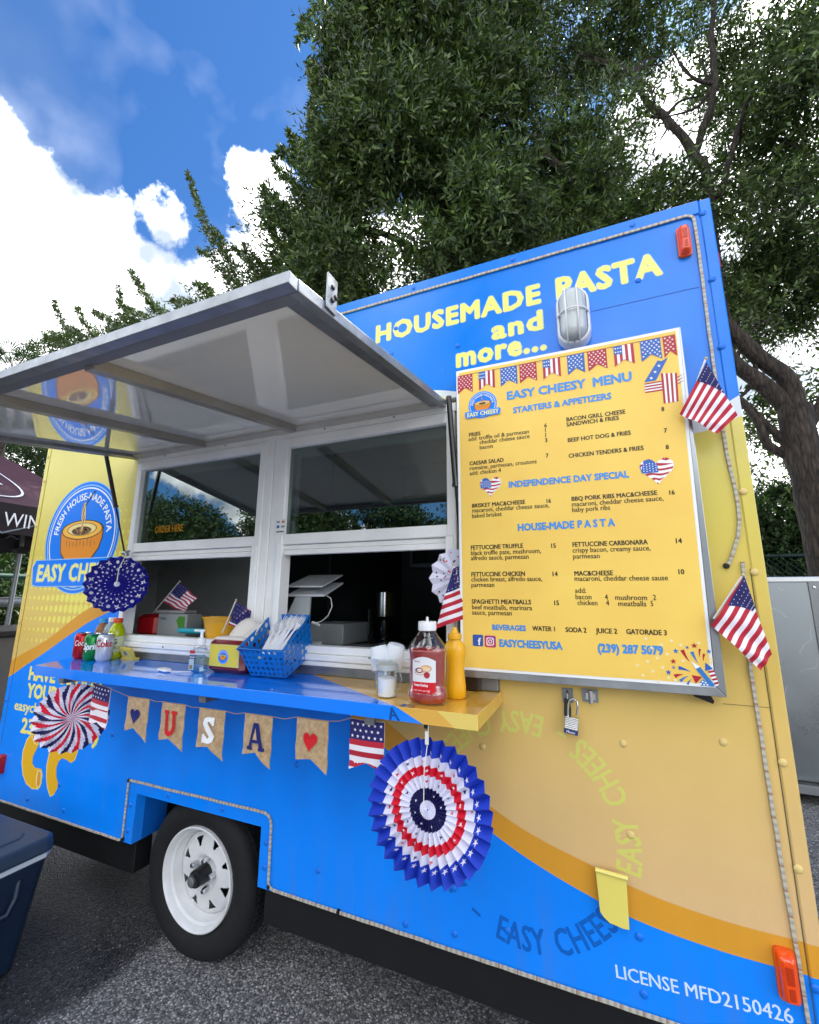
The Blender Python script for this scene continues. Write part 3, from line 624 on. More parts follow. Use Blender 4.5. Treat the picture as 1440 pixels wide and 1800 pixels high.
# yellow fold-down inlet cover
cv = [(at(1047,1522).x, at(1047,1522).z), (.022, .662), (.020, .548), (.006, .547), (-.026, .552), (-.040, .562), (-.048, .572)]
MB().prism(cv, .016, .020, lambda u, v, h: (u, -h - (.668 - v) * .03, v)).build('inlet_cover', mat('cover_yellow', '#e6d76a', .25, coat=.4), T, bevel=.0008)
MB().prism([(-.050, .58), (.016, .56), (.016, .66), (-.050, .664)], 0.0005, .015, lambda u, v, h: (u, -h, v)).build('inlet_box', mat('cover_side', '#7a5a20', .5), T)
MB().tube([(-.053, -.020, .668), (.026, -.020, .664)], .006, 8).build('cover_hinge', mat('cover_yellow', '#e6d76a', .25), T)
# hasp and staple below the menu board
hp = MB().box(-.113, -.083, -.004, 0, 1.085, 1.125).build('staple_plate', ALUD, T)
MB().tube([(-.098, -.004, 1.118), (-.098, -.020, 1.112), (-.098, -.022, 1.10), (-.098, -.004, 1.096)], .003, 6).build('staple', SCREW, hp)
hp = MB().box(-.058, -.014, -.004, 0, 1.092, 1.128).build('slide_bolt', ALUD, T)
MB().tube([(-.034, -.014, 1.125), (-.034, -.014, 1.090)], .007, 10).box(-.048, -.022, -.012, -.003, 1.10, 1.118).build('bolt_barrel', CHROME, hp, smooth=40)

# --- wheel
WX, WY, WZ, TR = -1.556, .045, .275, .286
wc = Vector((WX, 0, WZ))
d = at(380, 1705, .05)
yo, yi = .050, .235
w = MB(); prof = [(.183, yo+.012), (.190, yo+.004), (.203, yo-.003), (.230, yo-.010), (.256, yo-.007), (.272, yo+.003), (TR-.003, yo+.018), (TR, yo+.042), (TR, yi-.05), (TR-.004, yi-.03), (.25, yi), (.19, yi)]
w.lathe([(r, y) for r, y in prof], 72, axis='y', c=(WX, 0, WZ)); wheel = w.build('wheel', RUB, T, smooth=35); wheel['label'] = 'black tyre on a white eight-hole steel wheel'
m = MB()
for k in range(72):                       # tread blocks
    a = 2*pi*k/72
    for yy, dy in ((yo+.040, .022), (yo+.070, .03), (yo+.105, .03)):
        M_ = Matrix.Translation((WX, 0, WZ)) @ Matrix.Rotation(a + (.02 if dy > .025 else 0), 4, 'Y'); m.box(-.0095, .0095, yy, yy+dy, TR-.002, TR+.005, M=M_)
m.build('tyre_tread', RUB, wheel)['kind'] = 'stuff'
RIM = mat('white_wheel_paint', '#d9dadb', .32, coat=.3, vary=.10, vscale=12)
# rim: barrel, disc with eight triangular openings cut as real holes
m = MB(); m.lathe([(.1845, yo+.010), (.1845, yo-.004), (.180, yo-.006), (.174, yo+.002), (.169, yo+.020), (.160, yo+.026), (.155, yo+.060), (.150, yo+.066), (.147, yo+.11), (.150, yi-.02)], 64, axis='y', c=(WX,0,WZ)); m.build('rim', RIM, wheel, smooth=40)
def disc_y(r):
    pts = [(.0, .050), (.052, .050), (.060, .046), (.070, .040), (.078, .042), (.125, .050), (.140, .058), (.152, .066)]
    for (a, ya), (b_, yb) in zip(pts, pts[1:]):
        if r <= b_: return yo + ya + (yb-ya)*(r-a)/(b_-a)
    return yo + .066
m = MB(); NA, rs = 256, [.030, .040, .052, .060, .068, .076, .084, .092, .096] + [.100 + .003*i for i in range(11)] + [.134, .142, .152]
vs = [(WX + r*cos(2*pi*k/NA), disc_y(r), WZ + r*sin(2*pi*k/NA)) for r in rs for k in range(NA)]; fs = []
for i in range(len(rs)-1):
    rm = (rs[i]+rs[i+1])/2
    for k in range(NA):
        ph = ((k + .5) / NA * 8) % 1.0 - .5; half = .04 + .17 * max(0, (rm - .093) / .036)
        if .094 < rm < .131 and abs(ph) < half: continue
        fs.append((i*NA+k, i*NA+(k+1)%NA, (i+1)*NA+(k+1)%NA, (i+1)*NA+k))
m.add(vs, fs); ds = m.build('wheel_disc', RIM, wheel, smooth=40); md = ds.modifiers.new('solid', 'SOLIDIFY'); md.thickness = .004; md.offset = 0
m = MB(); m.lathe([(.0, yo-.026), (.018, yo-.026), (.022, yo-.022), (.023, yo-.010), (.030, yo-.008), (.032, yo-.002), (.034, yo+.045), (.036, yo+.05)], 24, axis='y', c=(WX,0,WZ)); m.build('hub_cap', mat('hub_black', '#17181a', .35), wheel, smooth=35)
m = MB(); m.lathe([(.0, yo-.029), (.014, yo-.029), (.0175, yo-.027), (.020, yo-.021), (.020, yo-.011)], 20, axis='y', c=(WX,0,WZ)); m.build('hub_collar', mat('hub_grey', '#7c8284', .4, .5), wheel, smooth=35)
nut = None
for k in range(5):
    a = rad(90 + 72*k - 12); o_ = MB().lathe([(0, yo+.014), (.008, yo+.015), (.0110, yo+.020), (.0110, yo+.050)], 6, axis='y', c=(WX + .0545*cos(a), 0, WZ + .0545*sin(a))).build('lug_nut', CHROME, wheel)
m = MB(); m.lathe([(.02, yo+.09), (.12, yo+.09), (.13, yo+.13)], 24, axis='y', c=(WX,0,WZ)); m.build('brake_drum', mat('drum', '#1c1c1e', .6), wheel, smooth=40)
wr = MB(); wr.lathe([(.14, 1.75), (.26, 1.75), (TR, 1.79), (TR, 1.93), (.26, 1.95), (.14, 1.95)], 48, axis='y', c=(WX, 0, WZ)); wr.build('wheel', RUB, T, smooth=35)

# --- wrap lettering
YEL = mat('print_yellow', '#f2ea7c', .22); LBL = mat('print_pale_blue', '#9cc8e8', .22); BLU = mat('print_blue', '#0c7cf0', .2); WHT = mat('print_white', '#eef2f4', .25)
ONW = lambda u, v, h: (u, -h, v)
def wtext(s, u, v, cap, m, w=2, align='l', width=None, rot=0, out=True):
    p = Pr(); 
    if out: p.text(s, u, v, cap, LBL, w, align, width, 0, 1, rot)
    p.text(s, u, v, cap, m, w if not out else max(0, w-1) if w < 2 else 2, align, width, 0, 2, rot)
    return p.build('lettering', ONW, T)
def bold(s, u, v, cap, m, align='l', width=None):
    p = Pr(); p.text(s, u, v, cap, LBL, 4, align, width, .06, 1)
    for i, (a, b_, c_) in enumerate(p.v): pass
    p.text(s, u, v, cap, m, 3, align, width, .06, 2.0); return p.build('lettering', ONW, T)
bold('HOUSEMADE', -.775, 2.428, .072, YEL, 'l', .665); bold('PASTA', -.058, 2.424, .078, YEL, 'l', .325)
bold('and', -.288, 2.324, .070, YEL, 'l', .185); bold('more...', -.428, 2.243, .074, YEL, 'l', .330)
p = Pr(); p.text('LICENSE MFD2150426', -.022, .418, .029, mat('print_license', '#cfe4f2', .25), 1, 'l', .374, 0, None, 2.6); p.build('lettering', ONW, T)
p = Pr(); p.text('HAVE US MEET', -2.810, .948, .062, YEL, 3, 'l', .62); p.build('lettering', ONW, T)
p = Pr(); p.text('YOUR EVENT', -2.795, .862, .064, YEL, 3, 'l', .56); p.build('lettering', ONW, T)
p = Pr(); p.text('easycheesyusa', -2.890, .790, .048, YEL, 2, 'l', .46); p.build('lettering', ONW, T)
p = Pr(); p.text('239-287-5079', -2.80, .690, .066, YEL, 3, 'l', .62); p.build('lettering', ONW, T)
# ring of faint words
g1 = mat('print_lime', '#d6d26c', .2); g2 = mat('print_shade_blue', '#0560c0', .2)
CX, CZ, CR = -.250, .730, .284
def ringword(s, mid, mm, span=None, inward=False, cap=.062):
    p = Pr(); p.arctext(s, CX, CZ, CR, mid, cap, mm, 1, span, inward, sx=.8); return p.build('lettering', ONW, T)
# the words stand with their feet to the centre, read anticlockwise along the lower right
def ring_in(s, mid, mm, span, cap=.060):
    p = Pr(); size = cap / CAP; tot = p.width(s, size) ; k = rad(span) * CR / tot; pos = -tot*k/2
    for ch in s:
        a = ADV.get(ch, .3) * size
        if ch != ' ':
            th = rad(mid) + (pos + a*k/2) / CR; vs, fs = GL[(ch, 0)]
            for si, (e_u, e_v) in enumerate(SHIFT[2]):
              out = []
              for p_, q in vs:
                p_ += e_u; q += e_v; du = (p_*size - a/2) * min(1.15, k); rr = CR + .031 - q*size
                out.append((CX + rr*cos(th) - du*sin(th), CZ + rr*sin(th) + du*cos(th)))
              p.raw(out, fs, mm, 1 + .07*si)
        pos += a * k
    return p.build('lettering', ONW, T)
ring_in('EASY', 0, g1, 27); ring_in('CHEES', 38, g1, 36); ring_in('–', 64, g1, 5); ring_in('EASY', 88, g1, 27); ring_in('CHEES', 125, g1, 36)
ring_in('CHEES', -56, g2, 36); ring_in('EASY', -93, g2, 27); ring_in('–', -119, g2, 5); ring_in('EASY', -145, g2, 27)

# badge: shared drawing for wrap and poster
OUTL = mat('print_outline', '#3a2010', .3); ORG_ = mat('print_orange', '#e08a20', .25); ORL = mat('print_cheese', '#f3b83e', .25); CRM = mat('print_cream', '#f0d890', .25); PST = mat('print_pasta', '#b5895a', .25); PSD = mat('print_pasta_dark', '#5a3c22', .25)
def badge(p, cx, cy, R, ry=1.0, detail=True, banner=True):
    B2 = lambda pts: [(cx + a*R*1.12, cy + (b_*.88 + .10)*R*ry) for a, b_ in pts]; B3 = lambda pts: [(cx + a*R, cy + b_*R*ry) for a, b_ in pts]
    p.disc(cx, cy, R*1.0, LBL, 1, ry, 48); p.disc(cx, cy, R*.985, BLU, 2, ry, 48)
    p.ring(cx, cy, R*.915, R*.935, LBL, 3, ry=ry, n=64); p.ring(cx, cy, R*.86, R*.885, WHT, 3, ry=ry, n=64)
    p.arctext('FRESH HOUSE-MADE PASTA', cx, cy, R*.66, 90, R*.125, WHT, 2, 172, False, 4, ry, .92)
    # wheel of cheese as a bowl of pasta
    def E(a, b_, rx, rz, n=28): return [(a + rx*cos(2*pi*i/n), b_ + rz*sin(2*pi*i/n)) for i in range(n)]
    body = [(-.50, -.02)] + [(-.50 + .02, -.20), (-.44, -.42), (-.30, -.58), (-.08, -.64), (.12, -.62), (.32, -.54), (.45, -.36), (.50, -.16), (.50, .02)]
    out = [(a*1.05, b_*1.05 + (.01 if b_ > 0 else -.0)) for a, b_ in body]
    p.poly(B2(out + [(0.52*cos(rad(a)), .02 + .20*sin(rad(a))) for a in range(10, 171, 20)]), OUTL, 4)
    p.poly(B2(body + [(0.49*cos(rad(a)), .0 + .17*sin(rad(a))) for a in range(10, 171, 20)]), ORG_, 5)
    p.poly(B2(E(0, .02, .50, .20)), OUTL, 6); p.poly(B2(E(0, .02, .475, .18)), ORL, 7); p.poly(B2(E(0, .03, .36, .13)), OUTL, 8); p.poly(B2(E(0, .03, .34, .118)), CRM, 9)
    p.poly(B2(E(0, .0, .24, .085)), PSD, 10)
    rr_ = random.Random(3)
    if detail:
        for i in range(16):
            a0 = rr_.uniform(-.18, .12); b0_ = rr_.uniform(-.05, .04); p.stroke(B2([(a0 + .10*j/6, b0_ + .03*sin(j*1.1)) for j in range(7)]), R*.018, PST, 11)
        for i in range(6):
            x0 = -.035 + .012*i; p.stroke(B2([(x0 + .02*sin(j*.9 + i), -.02 + .085*j) for j in range(8)]), R*.02, (PST, CRM)[i % 2], 12 + .1*i)
        for i in range(9):
            x0 = -.34 + .085*i; p.stroke(B2([(x0, -.18 - .02*(i % 3)), (x0 + .01, -.30 - .03*(i % 2))]), R*.012, OUTL, 6)
    else: p.stroke(B2([(0, 0), (0, .5)]), R*.08, PST, 12)
    p.stroke(B2([(.0, .50), (.06, .62), (.20, .80)]), R*.022, OUTL, 13)
    if banner:
        bn = [(-1.18, -.83), (-1.24, -.52), (-1.16, -.40), (1.16, -.40), (1.24, -.52), (1.18, -.83), (1.06, -.86), (-1.06, -.86)]
        p.poly(B3([(a*1.015, b_ + (.015 if b_ > -.6 else -.015)) for a, b_ in bn]), LBL, 14); p.poly(B3(bn), BLU, 15)
        p.text('EASY CHEESY', cx, cy - .775*R*ry, R*.29*ry, LBL, 3, 'c', 2.2*R, .04, 16); p.text('EASY CHEESY', cx + R*.010, cy - .768*R*ry, R*.28*ry, YEL, 2, 'c', 2.18*R, .04, 17)
p = Pr(); badge(p, -2.545, 1.700, .314, .98); p.build('badge_print', ONW, T, dh=.00015)
# macaroni print
MAC = mat('print_macaroni', '#e8b21e', .25); MACL = mat('print_macaroni_light', '#f2dc8a', .25); MACD = mat('print_macaroni_inside', '#d99a3c', .25)
def W2(*pp): return [(at(a, b_).x, at(a, b_).z) for a, b_ in pp]
p = Pr()
m1 = W2((57,1287),(47,1300),(40,1320),(38,1342),(40,1362),(46,1378),(56,1387),(67,1388),(73,1378),(75,1362),(73,1352),(62,1350),(57,1342),(58,1330),(64,1318),(69,1308),(68,1296),(63,1288))
c0 = (sum(a for a, b_ in m1)/len(m1), sum(b_ for a, b_ in m1)/len(m1))
p.poly(m1, MACL, 1); p.poly([(c0[0]+(a-c0[0])*.93, c0[1]+(b_-c0[1])*.96) for a, b_ in m1], MAC, 2)
p.poly(W2((57,1289),(56,1296),(61,1307),(66,1310),(69,1303),(66,1294)), MACL, 3); p.poly(W2((58,1291),(58,1297),(62,1305),(66,1308),(67,1302),(64,1294)), MACD, 4)
p.poly(W2((67,1353),(64,1364),(63,1378),(66,1387),(71,1384),(74,1370),(73,1355)), MACL, 3); p.poly(W2((68,1356),(66,1366),(65,1378),(67,1384),(71,1378),(72,1366),(72,1357)), MACD, 4)
m2 = W2((94,1312),(86,1325),(82,1345),(81,1365),(83,1385),(88,1401),(95,1397),(101,1385),(102,1376),(99,1366),(99,1350),(104,1337),(110,1332),(118,1335),(126,1341),(132,1336),(137,1322),(139,1308),(120,1300))
c0 = (sum(a for a, b_ in m2)/len(m2), sum(b_ for a, b_ in m2)/len(m2))
p.poly(m2, MACL, 1); p.poly([(c0[0]+(a-c0[0])*.95, c0[1]+(b_-c0[1])*.96) for a, b_ in m2], MAC, 2)
p.build('macaroni_print', ONW, T)
# signs behind the upper panes
sg = MB().box(-2.07, -1.82, .055, .060, 1.655, 1.80).build('order_sign', mat('sign_dark', '#0c1412', .4), T)
p = Pr(); p.text('ORDER HERE', -1.945, 1.700, .034, mat('sign_orange', '#e08a1c', .4, emit='#e08a1c', emits=.5), 2, 'c', .20); 
p.rect(-2.068, 1.793, -1.822, 1.798, mat('sign_rim', '#8aa096', .4)); p.rect(-1.827, 1.657, -1.822, 1.793, mat('sign_rim', '#8aa096', .4)); p.build('lettering', lambda u, v, h: (u, .0548 - h, v), sg)
sg = MB().box(-.80, -.45, .055, .060, 1.655, 1.765).build('pickup_sign', mat('sign_dark', '#0c1412', .4), T)
p = Pr(); p.text('PICK UP HERE', -.625, 1.700, .036, mat('sign_grey', '#8fa59c', .4), 2, 'c', .30); p.rect(-.80, 1.752, -.45, 1.765, mat('sign_rim', '#8aa096', .4)); p.build('lettering', lambda u, v, h: (u, .0548 - h, v), sg)
st = MB().box(-1.222, -1.165, -.0145, -.0125, 1.640, 1.706).build('card_sticker', mat('sticker', '#e9eaec', .3), T)
p = Pr(); 
p.rect(-1.214, 1.690, -1.198, 1.698, mat('sticker_grey', '#7d8894', .4)); p.disc(-1.183, 1.694, .005, mat('sticker_red', '#c23a30', .4)); p.disc(-1.177, 1.694, .005, mat('sticker_amber', '#d88a30', .4), 2)
p.rect(-1.212, 1.668, -1.199, 1.680, mat('sticker_blue', '#285ca8', .4)); p.rect(-1.190, 1.670, -1.172, 1.678, mat('sticker_grey', '#7d8894', .4)); p.rect(-1.212, 1.650, -1.175, 1.655, mat('sticker_black', '#30343a', .4)); p.build('sticker_print', lambda u, v, h: (u, -.0146 - h, v), st)
# ------------------------------------------------------------------ menu board
MBY = -.058
BD = root('menu_board', 'large yellow menu poster in a thin aluminium frame hanging on the trailer wall', 'menu board', (-.06, -.03, 1.14))
FX0, FX1, FZ0, FZ1 = -.411, .289, 1.144, 2.190
fm = ALU
b = MB(); b.box(FX0+.002, FX1-.002, -.052, -.008, FZ0+.002, FZ1-.002); b.build('backing', ALUD, BD)
b = MB()
b.prism([(FX0, FZ0), (FX1, FZ0), (FX1-.022, FZ0+.024), (FX0+.003, FZ0+.024)], .010, .058, ONW); b.build('frame_edge', fm, BD, bevel=.0012)
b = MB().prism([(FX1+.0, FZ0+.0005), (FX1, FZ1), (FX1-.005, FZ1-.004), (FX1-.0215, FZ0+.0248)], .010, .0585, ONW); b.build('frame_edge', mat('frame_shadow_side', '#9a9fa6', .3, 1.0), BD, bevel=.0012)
b = MB().prism([(FX0+.0003, FZ0+.025), (FX0+.005, FZ0+.025), (FX0+.005, FZ1-.004), (FX0+.0003, FZ1)], .010, .0575, ONW); b.build('frame_edge', fm, BD)
b = MB().prism([(FX0+.0055, FZ1-.004), (FX1-.0055, FZ1-.004), (FX1-.001, FZ1), (FX0+.001, FZ1)], .010, .0575, ONW); b.build('frame_edge', fm, BD)
PAP = mat('poster_white', '#eceef0', .38, vary=.03)
def poster_yellow():
    m = mat('poster_yellow', '#f3ca5c', .42); t = NT(m.node_tree); b_ = m.node_tree.nodes['Principled BSDF']
    n1 = t.noise(5, 4, .5, t.n('ShaderNodeTexCoord').outputs['Object']); r = t.n('ShaderNodeMapRange'); t.l(n1, r.inputs[0]); r.inputs[1].default_value=.35; r.inputs[2].default_value=.7
    t.l(t.mixc(r.outputs[0], lin('#f4cf62'), lin('#efc45a')), b_.inputs['Base Color'])
    bn = t.n('ShaderNodeBump'); bn.inputs['Strength'].default_value = .12; bn.inputs['Distance'].default_value = .006; t.l(t.noise(6, 3, .5), bn.inputs['Height']); t.l(bn.outputs[0], b_.inputs['Normal'])
    return m
PY = poster_yellow()
def wav(u, v): return .0020*sin(u*7+v*2) + .0014*sin(v*6-u*2)      # the paper is not quite flat
PX0, PX1, PZ0, PZ1 = -.408, .2795, 1.166, 2.188
def PM(u, v, h): 
    k = (v - PZ0) / (PZ1 - PZ0); x = u
    return (x, -.0605 - wav(u, v) - h, v)
def pgrid(x0, x1l, x1h, z0, z1, h, mm, name, par):
    def f(a, c): 
        x1 = x1l + (x1h - x1l)*c; return PM(x0 + (x1-x0)*a, z0 + (z1-z0)*c, h)
    return MB().grid(28, 40, f).build(name, mm, par, smooth=60)
paper = pgrid(PX0, .266, .2845, PZ0, PZ1, 0, PAP, 'poster', BD)
pgrid(PX0+.0085, .2585, .2755, PZ0+.008, PZ1-.009, .0006, PY, 'poster_field', paper)
def Q(px, py): w_ = at(px, py, -.061); return (w_.x, w_.z)
Z6 = lambda x, y: Q(780 + x/3, 560 + y/3)
Z7 = lambda x, y: Q(780 + x/3, 880 + y/3)
INK = mat('ink_black', '#17140f', .4); HB = mat('ink_blue', '#3f8ed8', .35); RED = mat('ink_red', '#b0182e', .35); NAV = mat('ink_navy', '#2560b4', .35); IW = mat('ink_white', '#f0f0f4', .35)
def mt(s, Zf, x0, y0, x1, cap, mm=INK, w=1, track=0):
    a = Zf(x0, y0); b_ = Zf(x1, y0)     # y0 = baseline at the left end; the print is level on the board
    e = Zf(x1, y0 - 0)
    # right end found on the level line through the left end
    d_ = ray(*( (780 + x1/3), (560 if Zf is Z6 else 880) + y0/3)); 
    # solve for x where the pixel column x1 meets height a[1]
    yy = y0
    for _ in range(6):
        e = Zf(x1, yy); yy += (e[1] - a[1]) * 3 * 620
    p = Pr(); p.text(s, a[0], a[1], cap, mm, w, 'l', e[0] - a[0], track, 3); return p.build('lettering', PM, paper, dh=.0003, h0=.0004)
mt('EASY CHEESY', Z6, 333, 430, 748, .0275, HB, 3); mt('MENU', Z6, 786, 358, 996, .0285, HB, 3)
mt('STARTERS & APPETIZERS', Z6, 367, 500, 886, .0195, HB, 3)
mt('INDEPENDENCE DAY SPECIAL', Z6, 343, 892, 978, .0195, HB, 3)
L6 = [('FRIES',134,624,196,1),('add: truffle oil & parmesan',132,648,452,0),('cheddar cheese sauce',190,664,455,0),('bacon',190,691,262,0),
 ('6',531,574,545,1),('1',532,599,543,1),('1',533,625,544,1),('3',535,652,549,1),('CAESAR SALAD',137,775,318,1),('romaine, parmesan, croutons',137,801,492,0),('add: chicken 4',138,827,304,0),('7',539,733,553,1),
 ('BACON GRILL CHEESE',647,542,960,1),('SANDWICH & FRIES',648,569,926,1),('BEEF HOT DOG & FRIES',654,651,989,1),('CHICKEN TENDERS & FRIES',659,734,1057,1),('8',1150,487,1166,1),('7',1163,600,1180,1),('8',1173,688,1190,1),
 ('BRISKET MAC&CHEESE',149,998,431,1),('16',539,973,567,1),('BBQ PORK RIBS MAC&CHEESE',674,962,1128,1),('16',1186,929,1221,1)]
for s, x0, y0, x1, w in L6: mt(s, Z6, x0, y0, x1, .0130 if w else .0143, INK, 2 if w else 1)
mt('HOUSE-MADE', Z7, 391, 160, 690, .0215, HB, 3); mt('P A S T A', Z7, 707, 143, 903, .0215, HB, 3)
L7 = [('macaroni, cheddar cheese sauce,',150,64,558,0),('baked brisket',149,92,308,0),('macaroni, cheddar cheese sauce,',675,32,1162,0),('baby pork ribs',677,61,880,0),
 ('FETTUCCINE TRUFFLE',143,259,420,1),('15',563,250,594,1),('black truffle pate, mushroom,',143,288,516,0),('alfredo sauce, parmesan',144,315,451,0),
 ('FETTUCCINE CARBONARA',679,244,1077,1),('14',1219,225,1259,1),('crispy bacon, creamy sauce,',680,275,1094,0),('parmesan',682,307,826,0),
 ('FETTUCCINE CHICKEN',146,400,432,1),('14',570,399,603,1),('chicken breast, alfredo sauce,',146,427,522,0),('parmesan',146,456,270,0),
 ('MAC&CHEESE',689,396,895,1),('10',1233,388,1271,1),('macaroni, cheddar cheese sause',690,424,1186,0),('add:',694,487,754,0),('bacon',695,520,783,0),('4',851,522,868,0),('mushroom',904,524,1076,0),('2',1105,525,1123,0),
 ('chicken',706,551,814,0),('4',857,553,875,0),('meatballs',920,556,1071,0),('5',1092,557,1108,0),
 ('SPAGHETTI MEATBALLS',148,543,463,1),('15',579,551,611,1),('beef meatballs, marinara',149,573,468,0),('sauce, parmesan',150,601,363,0),
 ('WATER 1',470,685,594,1),('SODA 2',644,692,755,1),('JUICE 2',806,698,917,1),('GATORADE 3',963,703,1180,1)]
for s, x0, y0, x1, w in L7: mt(s, Z7, x0, y0, x1, .0134 if w else .0148, INK, 2 if w else 1)
mt('BEVERAGES', Z7, 257, 680, 436, .0150, HB, 3); mt('EASYCHEESYUSA', Z7, 294, 768, 626, .0205, HB, 3); mt('(239) 287 5079', Z7, 813, 796, 1160, .0215, HB, 3)
# pennant row printed along the top
def stars_in(p, poly, mm, st, r, L):
    xs = [a for a, b_ in poly]; zs = [b_ for a, b_ in poly]; x0, x1, z0, z1 = min(xs), max(xs), min(zs), max(zs)
    def inside(x, y):
        c = False; n = len(poly)
        for i in range(n):
            a, b_ = poly[i], poly[i-1]
            if (a[1] > y) != (b_[1] > y) and x < (b_[0]-a[0])*(y-a[1])/(b_[1]-a[1]) + a[0]: c = not c
        return c
    j = 0; z = z1 - st*.45
    while z > z0:
        x = x0 + st*(.45 if j % 2 == 0 else .95)
        while x < x1:
            if all(inside(x + r*.8*cos(a), z + r*.8*sin(a)) for a in (0, 1.57, 3.14, 4.71)): p.poly(star(x, z, r), mm, L)
            x += st
        z -= st*.62; j += 1
p = Pr(); zt = 2.166
row = [(72,152,'r'),(185,268,'f'),(298,385,'b'),(398,487,'r'),(520,612,'f'),(648,738,'b'),(755,855,'r'),(893,998,'f'),(1033,1140,'b'),(1153,1248,'r')]
for i, (a, c, k) in enumerate(row):
    yl = 268 - (a - 72) * .166; x0 = Z6(a, yl)[0] + (.002 if i == 0 else 0); x1 = min(Z6(c, yl - 13)[0], .272); h = .068; n = .020
    poly = [(x0, zt), (x1, zt), (x1, zt-h), ((x0+x1)/2, zt-h+n), (x0, zt-h)]
    if k == 'r': p.poly(poly, RED, 3); stars_in(p, poly, IW, .0125, .0036, 4)
    elif k == 'b': p.poly(poly, NAV, 3); stars_in(p, poly, IW, .0125, .0036, 4)
    else:
        p.poly(poly, IW, 3); W_ = (x1-x0)/7
        for q in range(0, 7, 2):
            u0, u1 = x0 + q*W_, x0 + (q+1)*W_ 
            dz = lambda u: zt - h + n*(1 - abs(u - (x0+x1)/2)/((x1-x0)/2))
            p.poly([(u0, zt-.0002), (u1, zt-.0002), (u1, dz(u1)), (u0, dz(u0))], RED, 4)
        cz = zt - .028; p.rect(x0, cz, x0 + 3*W_, zt, NAV, 5)
        for a_ in (.2, .5, .8):
            for b_ in (.25, .7): p.poly(star(x0 + 3*W_*a_, cz + .028*b_, .0034), IW, 6)
p.rect(-.398, zt, .272, zt + .0018, mat('ink_string', '#8a5a28', .4), 3, 20)
p.build('pennant_print', PM, paper, dh=.0004, h0=.0006)
p = Pr(); bx = Z6(206, 462); badge(p, bx[0], bx[1]+.004, .050, 1.0, detail=False); p.build('badge_print', PM, paper, dh=.00022, h0=.0008)
# flag hearts
def fheart(cx, cz, w, h):
    p = Pr(); H = heart(cx, cz, w, h); p.poly(H, IW, 3)
    zs = [b_ for a, b_ in H]; z0, z1 = min(zs), max(zs); N = 11
    def span(z):
        xs = []
        for i in range(len(H)):
            a, b_ = H[i], H[i-1]
            if (a[1] > z) != (b_[1] > z): xs.append((b_[0]-a[0])*(z-a[1])/(b_[1]-a[1]) + a[0])
        return sorted(xs)
    for j in range(0, N, 2):
        za = z0 + (z1-z0)*j/N + .001; zb = z0 + (z1-z0)*(j+1)/N
        sa, sb = span(za), span(zb - .0006)
        if len(sa) >= 2 and len(sb) >= 2:
            for q in range(0, min(len(sa), len(sb)) - 1, 2):
                P = [(sa[q] + (sa[q+1]-sa[q])*i/8, za + .002*sin(i*.9)) for i in range(9)] + [(sb[q+1] + (sb[q]-sb[q+1])*i/8, zb + .002*sin((8-i)*.9)) for i in range(9)]
                p.poly(P, RED, 4)
    cn = [(x, z) for x, z in H if x < cx + w*.05 and z > cz - h*.02]; cn = sorted(cn, key=lambda q: math.atan2(q[1]-cz-h*.12, q[0]-cx+w*.22)) 
    cn = [q for q in cn]; 
    if len(cn) > 2:
        P = [(cx - w*.47, cz + h*.02)] ; up = sorted([q for q in cn], key=lambda q: q[0])
        P = [(cx + w*.04, cz - h*.02), (cx + w*.02, span(cz+h*.3)[1] if False else cz + h*.28)] + [q for q in reversed(up)] + [(cx - w*.44, cz - h*.02)]
        p.poly(P, NAV, 5)
        for a_ in range(5):
            for b_ in range(4): p.poly(star(cx - w*(.38 - .09*a_), cz + h*(.04 + .09*b_) + (.0 if a_ % 2 else .002), .0024), IW, 6)
    return p.build('heart_print', PM, paper, dh=.0002, h0=.0006)
a = Z6(248, 890); fheart(a[0], a[1], .072, .066); a = Z6(1127, 807); fheart(a[0], a[1], .088, .080)
# the stars-and-stripes 4
p = Pr(); a = Z6(1140, 318); fx, fz = a; s_ = .098
def F4(pts): return [(fx + u*s_, fz + v*s_) for u, v in pts]
p.poly(F4([(-.42,-.02),(.0,.62),(.10,.58),(.28,.66),(-.10,-.02)]), NAV, 3)
for u, v in ((-.22,.08),(-.10,.26),(.02,.44)): p.poly(star(*F4([(u,v)])[0], .0052), IW, 4)
for j in range(7): p.poly(F4([(-.42,-.06-.046*j),(.05,-.06-.046*j),(.05,-.10-.046*j),(-.42,-.10-.046*j)]), (RED, IW)[j % 2], 3)
for j in range(7): p.poly(F4([(.05+.060*j,.18-.01*j),(.105+.060*j,.17-.01*j),(.09+.055*j,-.80+.0*j),(.035+.055*j,-.80)]), (RED, IW)[j % 2], 4)
for j in range(5): p.poly(F4([(.46,-.02-.05*j),(.66,.06-.05*j),(.60,.03-.05*j),(.46,-.06-.05*j)]), (RED, IW)[j % 2], 3)
p.build('four_print', PM, paper, dh=.0002, h0=.0006)
